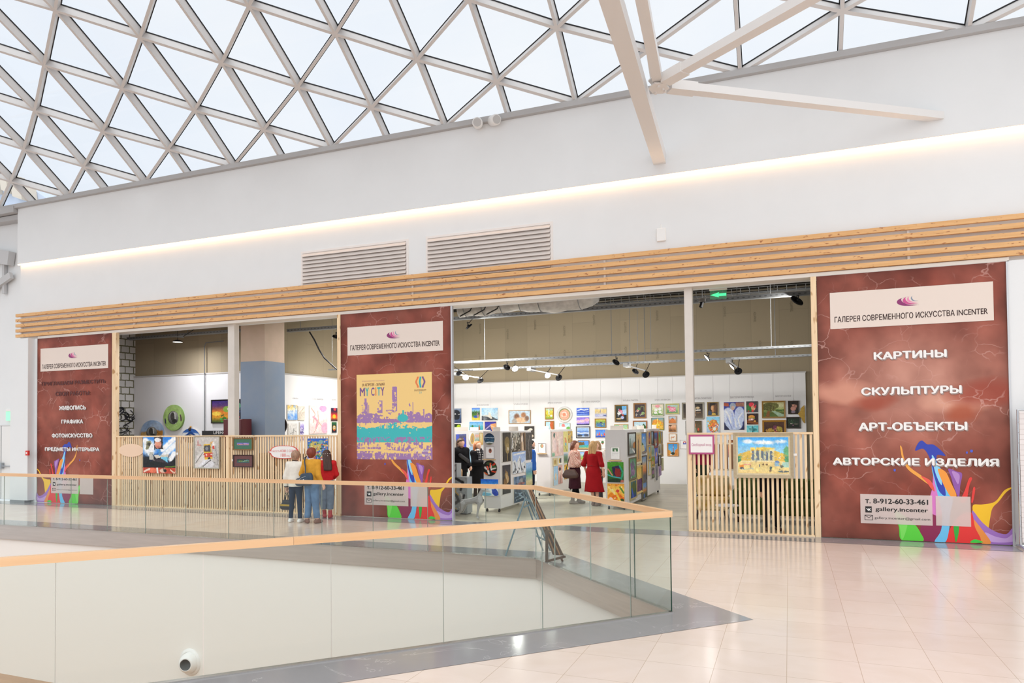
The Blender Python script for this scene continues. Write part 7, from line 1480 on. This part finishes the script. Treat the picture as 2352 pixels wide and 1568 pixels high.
p = Person('person with short red hair in a mustard top and blue jeans, seen from behind', on_z(716, 1201), -4, 1.64, wide=0.98)
p.J['wrl'] = A3(-0.20, 0.16, 1.02); p.J['ell'] = A3(-0.28, -0.02, 1.12); p.J['wrr'] = A3(0.25, 0.08, 0.88); p.J['anl'] = A3(-0.10, -0.03, 0.085); p.J['anr'] = A3(0.14, 0.02, 0.085); p.J['fdirl'] = A3(-0.9, 0.6, 0)
p.lookdir = A3(-0.05, 1, 0.05); p.body(False); p.top('top', cloth('mustard', 'dca03a', 0.1), hem=0.93, sleeve=0.9, th=0.018, wid=1.03); p.trousers('jeans', cloth('mid_blue_denim', '6684a8', 0.3, 9), 0.12, 1.18, 0.016)
p.shoes('shoes', mat('brown_suede', '7a5648', 0.7)); p.hair(HAIRN('red', '8a3c26'), vol=1.02)
G().lathe([(0.068, -0.015), (0.075, 0.0), (0.062, 0.02)], (0, -0.012, 1.455), 20).obj('collar', cloth('cream_knit', 'e9e3d8'), p.t)
q = lambda v: Vector(p.t.location)+Matrix.Rotation(p.t.rotation_euler.z, 3, 'Z') @ (Vector(v)*p.k)
t = empty('shoulder_bag', q((-0.03, -0.2, 1.02)), p.t.rotation_euler.z, 'slate blue leather shoulder bag on the back of the person in mustard', 'bag')
BAGB = mat('slate_leather', '2f4356', 0.45, noise=0.2, nscale=12)
skin_obj('bag_body', [(A3(-0.17, 0, -0.06), A3(0.16, 0, 0.0), 0.075, 0.075, (1, 0.7, 1)), (A3(-0.05, 0, 0.07), A3(0.16, 0, 0.09), 0.05, 0.05, (1, 0.8, 1)), (A3(-0.18, 0, -0.1), A3(0.14, 0, -0.1), 0.05, 0.05, (1, 0.8, 1))], 0.012, 0.06, BAGB, t)
G().tube([(0.03, 0.0, 0.12), (0.0, 0.03, 0.25), (-0.06, 0.07, 0.38), (-0.10, 0.13, 0.46), (-0.12, 0.2, 0.475)], 0.013, 8).obj('strap', BAGB, t)
G().sphere((0.02, -0.055, -0.02), (0.02, 0.008, 0.02), 10, 6).obj('clasp', mat('silver_metal', 'd8d8da', 0.3, 0.8), t); G().tube([(-0.13, -0.05, -0.03), (-0.03, -0.052, 0.03), (0.08, -0.05, 0.06)], 0.005, 6).obj('zip', mat('silver_metal', 'd8d8da', 0.3, 0.8), t)

p = Person('person with long brown hair in a red jumper, grey jeans and red boots', on_z(750, 1189), 24, 1.56)
p.J['wrl'] = A3(-0.22, 0.03, 0.85); p.J['wrr'] = A3(0.14, 0.24, 1.0); p.J['elr'] = A3(0.24, 0.05, 1.1); p.J['anl'] = A3(-0.06, 0.06, 0.085); p.J['anr'] = A3(0.10, -0.04, 0.085); p.J['fdirl'] = A3(-0.5, 1, 0)
p.lookdir = A3(-0.5, 1, -0.1); p.body(True); p.top('jumper', cloth('red_knit', 'cf2a2e', 0.12), hem=0.92, th=0.018, wid=1.0); p.trousers('jeans', cloth('grey_blue_denim', '7b8ba0', 0.3, 9), 0.22, 1.35, 0.018)
p.shoes('ankle_boots', mat('red_leather', 'b7262c', 0.35), 0.2); p.hair(HAIRN('brown', '4a2d22'), 0.36, A3(0.12, -0.3, -1), wd=0.075)
g = G(); h = p.J['head']
for r_ in (0.03, -0.02):
    for a in np.linspace(-1.0, 1.0, 5): g.sphere(h+p.up*r_-p.f*0.125*math.cos(a)+p.rt*0.115*math.sin(a), 0.011, 8, 5)
tag(g.obj('hair_beads', mat('pearl_white', 'f2efec', 0.3), p.t), None)

# --- visitors inside the gallery
BLKC = cloth('black_wool', '17161a', 0.3)
p = Person('bearded person in a black jacket with a crossbody bag, by the carved grey pedestal', (on_y(1057, 1008, 3.15)[0], 3.15, 0), -120, 1.755, wide=1.06)
p.J['wrr'] = A3(0.23, 0.12, 0.97); p.J['elr'] = A3(0.27, -0.06, 1.12); p.J['wrl'] = A3(-0.2, 0.16, 0.96)
p.lookdir = A3(-0.1, 1, -0.4); p.curl = 1.2; p.body(True); p.top('jacket', BLKC, hem=0.83, th=0.026, wid=1.08, neckz=1.49); p.trousers('trousers', cloth('black_trousers', '1d1d22')); p.shoes('shoes', BLK); p.hair(HAIRN('darkbrown', '5a3f2c'), vol=0.95)
h = p.J['head']; skin_obj('beard', [(h+p.f*0.04-p.up*0.075-p.rt*0.045, h+p.f*0.075-p.up*0.095, 0.03, 0.032, ONE), (h+p.f*0.04-p.up*0.075+p.rt*0.045, h+p.f*0.075-p.up*0.095, 0.03, 0.032, ONE), (h+p.f*0.094-p.up*0.046-p.rt*0.02, h+p.f*0.094-p.up*0.046+p.rt*0.02, 0.008, 0.008, ONE)], 0.008, 0.015, HAIRN('beard', '6a4a38'), p.t)
skin_obj('crossbody_bag', [(A3(-0.10, 0.19, 1.12), A3(0.13, 0.18, 1.28), 0.06, 0.05, (1, 0.8, 1))], 0.012, 0.02, mat('black_leather', '25252a', 0.3), p.t)
q = lambda v: Vector(p.t.location)+Matrix.Rotation(p.t.rotation_euler.z, 3, 'Z') @ (Vector(v)*p.k)
t = empty('paper_bag', q(p.J['har']), 0.35, 'small brown paper bag held by the bearded person', 'bag')
PAP = mat('kraft_paper', 'd2a878', 0.8); G().add([(-0.1, -0.05, -0.32), (0.1, -0.05, -0.32), (0.1, 0.05, -0.32), (-0.1, 0.05, -0.32), (-0.11, -0.055, -0.05), (0.11, -0.055, -0.05), (0.11, 0.055, -0.05), (-0.11, 0.055, -0.05), (-0.1, -0.004, 0.01), (0.1, -0.004, 0.01), (0.1, 0.004, 0.01), (-0.1, 0.004, 0.01)], [(3, 2, 1, 0), (0, 1, 5, 4), (1, 2, 6, 5), (2, 3, 7, 6), (3, 0, 4, 7), (4, 5, 9, 8), (5, 6, 10, 9), (6, 7, 11, 10), (7, 4, 8, 11), (8, 9, 10, 11)]).obj('sack', PAP, t)

p = Person('person with orange hair in a black coat and patterned scarf, looking at a phone', (on_y(1096, 1016, 3.75)[0], 3.75, 0), -105, 1.66)
p.J['wrl'] = A3(-0.03, 0.30, 1.13); p.J['ell'] = A3(-0.22, 0.08, 1.12); p.J['wrr'] = A3(0.05, 0.30, 1.12); p.J['elr'] = A3(0.22, 0.06, 1.12)
p.lookdir = A3(0.05, 1, 0.05); p.curl = 1.1; p.body(True); p.trousers('tights', cloth('sheer_black', '3a2e2b', 0.1), 0.05, 0.92, 0.003); p.skirt('dress', cloth('black_dress', '17171c'), 1.0, 0.62, 0.12, 0.15)
p.top('coat_top', BLKC, hem=0.98, th=0.03, wid=1.06); p.skirt('coat_skirt', BLKC, 1.05, 0.50, 0.15, 0.25, 0.05, 0.85, (-0.0, -0.1)); p.shoes('boots', BLK, 0.22)
h = p.J['head']; p.hair(HAIRN('orange', 'd98a5c'), 0.17, None, 1.0, wd=0.08)
def scarfc(V): m = ((np.sin(V[:, 2]*95)+np.sin(V[:, 0]*80+V[:, 1]*60)) > 0.2)[:, None]; return np.where(m, np.array(lin('d6d3d0')), np.array(lin('3a3a40')))
skin_obj('scarf', [(A3(-0.07, 0.10, 1.46), A3(-0.075, 0.155, 1.12), 0.045, 0.05, ONE), (A3(0.07, 0.10, 1.46), A3(0.075, 0.155, 1.10), 0.045, 0.05, ONE), (A3(-0.07, 0.08, 1.47), A3(0, -0.06, 1.49), 0.045, 0.045, ONE), (A3(0.07, 0.08, 1.47), A3(0, -0.06, 1.49), 0.045, 0.045, ONE)], 0.012, 0.02, CLOTH, p.t, cfun=scarfc)
q = lambda v: Vector(p.t.location)+Matrix.Rotation(p.t.rotation_euler.z, 3, 'Z') @ (Vector(v)*p.k)
t = empty('phone', q((0.01, 0.40, 1.16)), p.t.rotation_euler.z, 'dark phone in the hands of the person with orange hair', 'phone'); G().box((-0.036, -0.005, -0.05), (0.036, 0.005, 0.09), bev=0.003).obj('case', mat('phone_case', 'a8563c', 0.4), t); box('screen', (-0.032, -0.007, -0.045), (0.032, -0.005, 0.085), mat('phone_screen', '17181c', 0.1), t)

p = Person('person in a rust checked blouse and burgundy skirt with a brown bag', (on_y(1321, 1156, 4.06)[0], 4.06, 0), -82, 1.665, wide=1.12)
p.J['wrl'] = A3(-0.10, 0.36, 1.13); p.J['ell'] = A3(-0.26, 0.10, 1.10); p.J['wrr'] = A3(0.10, 0.42, 1.15); p.J['elr'] = A3(0.27, 0.14, 1.10); p.J['anl'] = A3(-0.10, 0.10, 0.085); p.J['anr'] = A3(0.10, -0.06, 0.085)
p.lookdir = A3(0, 1, -0.08); p.body(True)
def chk(V): m = ((np.sin(V[:, 2]*130) > 0) ^ (np.sin((V[:, 0]+V[:, 1])*120) > 0))[:, None]; return np.where(m, np.array(lin('c47a68')), np.array(lin('ecd2c2')))
p.top('blouse', CLOTH, hem=0.99, th=0.026, wid=1.08, cfun=chk, belly=0.12); p.skirt('skirt', cloth('burgundy', '46222c', 0.15), 1.03, 0.42, 0.145, 0.205); p.trousers('tights', cloth('black_tights', '141318'), 0.05, 0.95, 0.004); p.shoes('boots', mat('grey_suede', '948c84', 0.8), 0.27, fat=1.05)
p.hair(HAIRN('auburn', '7a4a36'), 0.10, A3(0, -0.35, -1), 0.97, wd=0.03)
q = lambda v: Vector(p.t.location)+Matrix.Rotation(p.t.rotation_euler.z, 3, 'Z') @ (Vector(v)*p.k)
t = empty('shoulder_bag', q((0.27, -0.08, 0.86)), p.t.rotation_euler.z, 'brown leather crossbody bag at the hip of the person in the checked blouse', 'bag')
BR = mat('brown_leather', '5e463c', 0.45, noise=0.2, nscale=10); skin_obj('bag_body', [(A3(0, -0.13, -0.07), A3(0, 0.13, -0.07), 0.085, 0.085, (0.7, 1, 1)), (A3(0, -0.1, 0.04), A3(0, 0.1, 0.04), 0.05, 0.05, (0.7, 1, 1))], 0.012, 0.05, BR, t)
G().tube([(0, -0.12, 0.05), (-0.06, -0.06, 0.3), (-0.2, -0.02, 0.57), (-0.3, -0.02, 0.63)], 0.012, 8).obj('strap', mat('dark_strap', '2c2624', 0.5), t)

RDR = cloth('red_crepe', '9c131b', 0.12, 8)
p = Person('person with wavy blond hair in a red belted midi dress, seen from behind', on_z(1364, 1161), -12, 1.65)
p.J['wrl'] = A3(-0.25, 0.06, 0.90); p.J['ell'] = A3(-0.27, -0.04, 1.11); p.J['wrr'] = A3(0.29, 0.02, 0.88); p.J['elr'] = A3(0.27, -0.05, 1.11); p.J['anl'] = A3(-0.02, 0.02, 0.085); p.J['anr'] = A3(0.11, -0.02, 0.085); p.J['knl'] = A3(-0.06, 0.02, 0.49)
p.lookdir = A3(-0.1, 1, 0); p.body(False); p.top('dress_bodice', RDR, hem=1.04, sleeve=0.72, th=0.02, wid=1.0); p.skirt('dress_skirt', RDR, 1.08, 0.38, 0.135, 0.245, 0.07, 0.85, (0.03, 0))
G().lathe([(0.160, -0.018), (0.163, 0), (0.160, 0.018)], (0, 0, 1.07), 28).obj('belt', BLK, p.t).scale = (1.06, 0.83, 1)
p.shoes('ankle_boots', mat('taupe_suede', '7c675e', 0.8), 0.2, fat=1.02); p.hair(HAIRN('blond', 'c9a06a'), 0.19, A3(0.0, -0.1, -1), 1.06, wd=0.085)

p = Person('blond person in a white top half hidden behind the red dress', (on_y(1371, 1015, 4.75)[0], 4.75, 0), 165, 1.635)
p.lookdir = A3(0.1, 1, 0); p.body(True); p.top('blouse', cloth('white_cotton', 'ece8e2', 0.05), hem=0.92, th=0.018); p.trousers('trousers', cloth('grey_trousers', '4a4a50')); p.shoes('shoes', mat('dark_shoe', '34343a', 0.5)); p.hair(HAIRN('darkblond', 'a8845c'), 0.14)

p = Person('bearded person in a bright blue jacket in the gap between two display stands', (on_y(1219.5, 1017, 4.9)[0], 4.9, 0), -60, 1.66)
p.lookdir = A3(0, 1, -0.1); p.body(True); p.top('jacket', cloth('royal_blue', '2f62b8', 0.12), hem=0.84, th=0.026, wid=1.05); p.trousers('trousers', cloth('navy_trousers', '1f2436')); p.shoes('shoes', BLK); p.hair(HAIRN('black', '2a211d'), vol=0.95)
h = p.J['head']; skin_obj('beard', [(h+p.f*0.04-p.up*0.075-p.rt*0.045, h+p.f*0.075-p.up*0.095, 0.028, 0.03, ONE), (h+p.f*0.04-p.up*0.075+p.rt*0.045, h+p.f*0.075-p.up*0.095, 0.028, 0.03, ONE)], 0.008, 0.015, HAIRN('greybeard', '8a7868'), p.t)

p = Person('person in a crimson top and long dark green skirt seen through the short fence', (on_y(1613, 1136, 6.6)[0], 6.6, 0), -150, 1.66)
p.body(True); p.top('top', cloth('crimson', '8c1c3c', 0.15), hem=0.95, th=0.02); p.skirt('skirt', cloth('dark_green', '2c3426', 0.2), 1.02, 0.16, 0.135, 0.21, 0.05); p.shoes('shoes', BLK); p.hair(HAIRN('brown', '4a2d22'), 0.2)

p = Person('person in dark clothes close behind the short fence, hidden by the framed painting', (on_y(1772, 1222, 0.62)[0], 0.62, 0), 200, 1.50)
p.J['anl'] = A3(-0.14, 0, 0.085); p.J['anr'] = A3(0.12, 0.05, 0.085); p.body(True); p.top('jacket', cloth('black_knit', '1c1a20'), hem=0.86, th=0.02); p.trousers('trousers', cloth('black_trousers', '1d1d22'), 0.08, 1.2); p.shoes('shoes', mat('dark_brown_shoe', '4a3026', 0.6)); p.hair(HAIRN('brown', '4a2d22'), 0.1)

# ================================================================ sculptures, furniture, easel
def dpt(x, y, yy=0.47): return on_y(1035+x/12.06, 1090+y/12.06, yy)
D0 = np.array([-6.62, 0.47, 0]); dd = lambda x, y, o=0.0: dpt(x, y)-D0+A3(0, o, 0)
DOG = []
def dc(a, b, r1, r2, s=ONE): DOG.append((np.array(a), np.array(b), r1, r2, s))
dc(dd(800, 700), dd(800, 760), 0.085, 0.095, (1, 0.8, 1)); dc(dd(780, 720), dd(560, 760), 0.088, 0.06, (1, 0.8, 1)); dc(dd(560, 760), dd(360, 790), 0.06, 0.07, (1, 0.85, 1))
dc(dd(790, 650), dd(870, 460), 0.055, 0.036); dc(dd(880, 430), dd(940, 440), 0.042, 0.035); dc(dd(940, 445), dd(1070, 488), 0.032, 0.014); dc(dd(875, 400, 0.03), dd(905, 375, 0.03), 0.012, 0.006); dc(dd(875, 400, -0.03), dd(905, 375, -0.03), 0.012, 0.006)
dc(dd(360, 760), dd(255, 700), 0.022, 0.007)
for o, sx in ((-0.06, 0), (0.06, -55)):
    dc(dd(830+sx, 800, o), dd(790+sx, 1000, o), 0.042, 0.024); dc(dd(790+sx, 1000, o), dd(735+sx+30, 1190, o), 0.022, 0.019); dc(dd(735+sx+30, 1190, o), dd(775+sx+30, 1232, o), 0.02, 0.02)
    dc(dd(370, 830, o), dd(330, 1000, o), 0.065, 0.034); dc(dd(330, 1000, o), dd(290-sx*0.3, 1050, o), 0.03, 0.026); dc(dd(290-sx*0.3, 1050, o), dd(60-sx*1.2, 1140+(0 if o < 0 else 10), o), 0.024, 0.017); dc(dd(60-sx*1.2, 1140, o), dd(110-sx*1.2, 1160, o), 0.02, 0.018)
dogo = empty('dog_sculpture', D0, 0, 'faceted grey low polygon sculpture of a standing hound at the gallery entrance', 'sculpture')
V, F = sdf_mesh(DOG, 0.012, 0.02); o = mesh_obj('body', V, F.tolist(), mat('matt_grey_lacquer', '9c9a98', 0.38), dogo)
md = o.modifiers.new('facet', 'DECIMATE'); md.ratio = 330/max(1, 2*len(F)); zmin = V[:, 2].min(); dogo.location = (D0[0], D0[1], -zmin+0.001)

t = empty('carved_pedestal', (-7.34, 1.2, 0), 0, 'tall grey pedestal painted with black and gold swirls beside the middle banner', 'pedestal')
SW1 = 'g 9aa2a4 a4aaac 9aa2a4;l 2c2e30 .05 .1 .05 .3 .2 .25 .4 .1 .55;l 34383a .06 .5 .05 .8 .15 .7 .35;l 4a4e50 .07 .2 .45 .5 .5 .6 .65 .4 .75;l 2c2e30 .06 .1 .75 .3 .9 .6 .95;l d8d8d4 .03 .2 .12 .4 .3 .3 .5;l c8a860 .03 .55 .2 .45 .4 .6 .5;l c8a860 .025 .3 .78 .5 .88;l e0e0dc .03 .7 .45 .8 .65 .65 .85;l 2c2e30 .05 .85 .5 .75 .75;l 6a7072 .06 .4 .6 .3 .85'
za = on_y(1043, 1095, 1.08)[2]
sheet('lower_block', paint(SW1, 50, 80, 3), (-0.36, -0.14, 0.03), X1, Z1, 0.575, za-0.03, 0.28, t, VCG, 'a6abad'); box('plinth', (-0.33, -0.1, 0), (0.18, 0.14, 0.03), mat('dark_grey_base', '5c6062', 0.5), t)
sheet('upper_block', paint(SW1, 40, 40, 6), (-0.36, -0.12, za), X1, Z1, 0.30, 1.21-za, 0.24, t, VCG, 'a6abad')

# easel on the grey border by the balustrade
E0 = np.array([-3.85, -3.4, 0.0]); t = empty('easel', E0, 0, 'metal tripod easel with a dark wooden board standing behind the glass balustrade', 'easel')
ep = lambda x, y, yy=-3.4: on_y(1140+x/7.467, 1090+y/7.467, yy)-E0
EM = mat('blue_grey_metal', '8397a3', 0.4, 0.3); EW = mat('dark_easel_wood', '5c4032', 0.5, noise=0.3, nscale=10, stretch=(1, 1, 0.2))
def ef(x, y): return on_z(1140+x/7.467, 1090+y/7.467, 0.012)-E0
G().tube([ep(492, 415), ef(160, 1385)], 0.014, 8).obj('leg', EM, t); G().tube([ep(440, 250), ep(600, 700, -3.15), ef(800, 1300)], 0.013, 8).obj('leg', EM, t); G().tube([ep(478, 250), ep(660, 700, -3.25), ef(925, 1300)], 0.013, 8).obj('leg', EM, t)
G().tube([ep(500, 250), ep(700, 700, -3.3), ep(860, 1120, -3.35)], 0.012, 8).obj('mast', EM, t)
g = G(); g.beam(ep(478, 412), ep(595, 455), 0.03, 0.035); g.beam(ep(470, 560), ep(575, 510), 0.02, 0.025); g.obj('clamp', EM, t); G().tube([ep(695, 1050, -3.2), ep(860, 1130, -3.35)], 0.016, 8).obj('shelf_bar', EM, t)
a, b, c, d = ep(545, 250), ep(605, 250), ep(1150, 1385, -3.62), ep(965, 1370, -3.62); n_ = np.cross(b-a, d-a); n_ = n_/np.linalg.norm(n_)*0.035
G().add([a, b, c, d, a+n_, b+n_, c+n_, d+n_], [(0, 1, 2, 3), (7, 6, 5, 4), (0, 4, 5, 1), (1, 5, 6, 2), (2, 6, 7, 3), (3, 7, 4, 0)]).obj('board', EW, t)
for (x0, x1) in ((560, 1010), (590, 1090)): G().tube([ep(x0, 250, -3.42), ep(x1, 1375, -3.66)], 0.012, 6).obj('rail', mat('easel_pale_edge', '9a6a44', 0.5), t)
g = G(); g.beam(ep(867, 955, -3.8), ef(865, 1495), 0.04, 0.03, up=(0, 1, 0)); g.obj('upright', EW, t); g = G(); g.beam(ep(815, 948, -3.78), ep(955, 975, -3.7), 0.035, 0.025); g.obj('crossbar', EW, t)
g = G(); g.beam(ef(880, 1478), ep(1185, 1400, -3.64), 0.035, 0.03); g.obj('base_bar', EW, t); G().tube([ep(1105, 1415, -3.64), ef(1135, 1478)], 0.016, 6).obj('foot', EW, t)

# furniture glimpsed through the short fence
OL = mat('olive_velvet', '55602c', 0.9, noise=0.3, nscale=12); CRW = mat('cream_leg', 'd8d0c0', 0.5)
t = empty('sofa', (-0.15, 1.95, 0), 0, 'olive green velvet sofa on pale legs behind the short fence', 'sofa')
G().box((-0.95, -0.35, 0.17), (0.85, 0.3, 0.50), bev=0.03).obj('seat', OL, t); G().box((-0.95, 0.1, 0.50), (0.85, 0.32, 0.90), bev=0.03).obj('backrest', OL, t); box('base_rail', (-0.9, -0.33, 0.12), (0.8, 0.28, 0.17), CRW, t)
for x in (-0.9, 0.8):
    for y in (-0.3, 0.24): G().tube([(x, y, 0), (x, y, 0.13)], 0.025, 8).obj('leg', mat('dark_leg', '3a2820', 0.5), t)
G().box((-1.0, -0.35, 0.17), (-0.86, 0.3, 0.7), bev=0.03).obj('armrest', OL, t); G().box((0.76, -0.35, 0.17), (0.9, 0.3, 0.7), bev=0.03).obj('armrest', OL, t)
t = empty('armchair', (-1.62, 2.1, 0), 0, 'beige armchair with mustard patches behind the short fence', 'armchair')
BM = mat('patched_fabric', 'cbbf9f', 0.85, color2='b08a3c', nscale=3.2)
G().box((-0.36, -0.3, 0.2), (0.36, 0.3, 0.48), bev=0.04).obj('seat', BM, t); G().box((-0.36, 0.14, 0.48), (0.36, 0.32, 0.93), bev=0.04).obj('backrest', BM, t)
for x in (-0.31, 0.31):
    for y in (-0.25, 0.25): G().tube([(x*0.9, y, 0.2), (x, y, 0)], [0.024, 0.016], 8).obj('leg', mat('dark_leg', '3a2820', 0.5), t)
t = empty('side_table', (-1.22, 1.05, 0), 0, 'small white oval side table on thin white legs behind the short fence', 'table')
WT = mat('white_lacquer', 'e6e6e8', 0.35); o = G().lathe([(0, 0.40), (0.23, 0.40), (0.235, 0.412), (0.23, 0.425), (0, 0.425)], (0, 0, 0), 28).obj('tabletop', WT, t)
for k in range(3): a = 0.5+2.094*k; G().tube([(0.15*math.cos(a), 0.15*math.sin(a), 0.40), (0.2*math.cos(a), 0.2*math.sin(a), 0)], 0.011, 8).obj('leg', WT, t)
t = empty('slatted_crate', (-2.0, 8.6, 0), 0, 'brown slatted timber rack against the back of the gallery, seen through the short fence', 'rack')
zc0, zc1 = on_y(1640, 1076, 8.6)[2], on_y(1640, 1020, 8.6)[2]; DWN = wood('walnut_counter', '4a3020', '6a4830', 0)
for i in range(7): box('slat', (-0.5+0.155*i, -0.02, zc0), (-0.4+0.155*i, 0.02, zc1), wood('brown_slat', '7a5438', '94694a', 2), t)
box('top_rail', (-0.52, -0.03, zc1), (0.62, 0.03, zc1+0.05), CRW, t); box('bottom_rail', (-0.52, -0.03, zc0-0.05), (0.62, 0.03, zc0), CRW, t)
for x in (-0.5, 0.58): box('leg', (x, -0.03, 0), (x+0.04, 0.03, zc0-0.05), CRW, t)
painting('bright flower picture low on the back wall behind the short fence', (1673, 1010, 1690, 1050), 'y', YB, 'g 7a3a28 e8a030 c84a28 5a2c20;s 30 .08 0 0 1 1 f0c040 e86828 8a2c38 f8e0a0', group='pictures on the back wall')
# brick print screen at the right edge
SCR = bpy.data.materials.new('white_brick_print'); SCR.use_nodes = True; n = SCR.node_tree.nodes; l = SCR.node_tree.links; bs = n['Principled BSDF']; tcx = n.new('ShaderNodeTexCoord'); sp = n.new('ShaderNodeSeparateXYZ'); cb = n.new('ShaderNodeCombineXYZ'); br = n.new('ShaderNodeTexBrick')
l.new(tcx.outputs['Object'], sp.inputs[0]); l.new(sp.outputs[0], cb.inputs[0]); l.new(sp.outputs[2], cb.inputs[1]); l.new(cb.outputs[0], br.inputs['Vector']); l.new(br.outputs['Color'], bs.inputs['Base Color'])
br.inputs['Scale'].default_value = 1.0; br.inputs['Brick Width'].default_value = 0.3; br.inputs['Row Height'].default_value = 0.085; br.inputs['Mortar Size'].default_value = 0.006; br.inputs['Color1'].default_value = (*lin('e6e1e0'), 1); br.inputs['Color2'].default_value = (*lin('dfd9d8'), 1); br.inputs['Mortar'].default_value = (*lin('cfc7c5'), 1); bs.inputs['Roughness'].default_value = 0.7
t = empty('banner_screen', (4.4, -0.25, 0), 0, 'white brick print fabric screen on a chrome frame at the right edge', 'screen')
box('fabric', (-0.88, -0.01, 0.1), (0.9, 0.01, 2.25), SCR, t); g = G(); g.tube([(-0.9, 0, 0.05), (-0.9, 0, 2.27), (0.9, 0, 2.27), (0.9, 0, 0.05), (-0.9, 0, 0.05)], 0.018, 8); CHR = mat('chrome', 'c4c8cc', 0.2, 0.9); g.obj('frame', CHR, t)
for x in (-0.9, 0.9): G().tube([(x, -0.28, 0.02), (x, 0, 0.05), (x, 0.2, 0.02)], 0.018, 8).obj('foot', CHR, t)
g = G()
for i in range(12): g.tube([(-0.885, -0.012, 0.2+0.17*i), (-0.9, -0.02, 0.2+0.17*i)], 0.006, 5)
tag(g.obj('lacing', CHR, t), kind='stuff')
box('edge_strip', (3.447-b3.location.x, -0.03, 0.0), (3.475-b3.location.x, 0.04, 4.78), mat('aluminium_trim', 'c9cbcf', 0.35, 0.3), b3)
# printed marks on the bare boards above the white wall
BI = mat('board_print', '77705c', 0.8); k = 0
for (x, y) in ((1100, 755), (1163, 768), (1226, 746), (1293, 760), (1361, 735), (1433, 752), (1506, 725), (1661, 716), (1730, 728), (1100, 830), (1164, 822), (1228, 826), (1294, 815), (1362, 818), (1434, 808), (1507, 812), (1661, 801), (1742, 794), (1814, 704), (1815, 795)):
    p0 = on_y(x, y+12, 11.044); h_ = on_y(x, y-12, 11.044)[2]-p0[2]
    o = text('board_print', 'AQUAPANEL', BI, None, p0+np.array([0.0, 0, h_]), [0, 0, -1.], [1., 0, 0], h_, 0.1, 0, 0.001)
    tag(o, 'faint vertical maker print on the bare beige boards above the white back wall', 'lettering', 'maker prints on the bare boards')
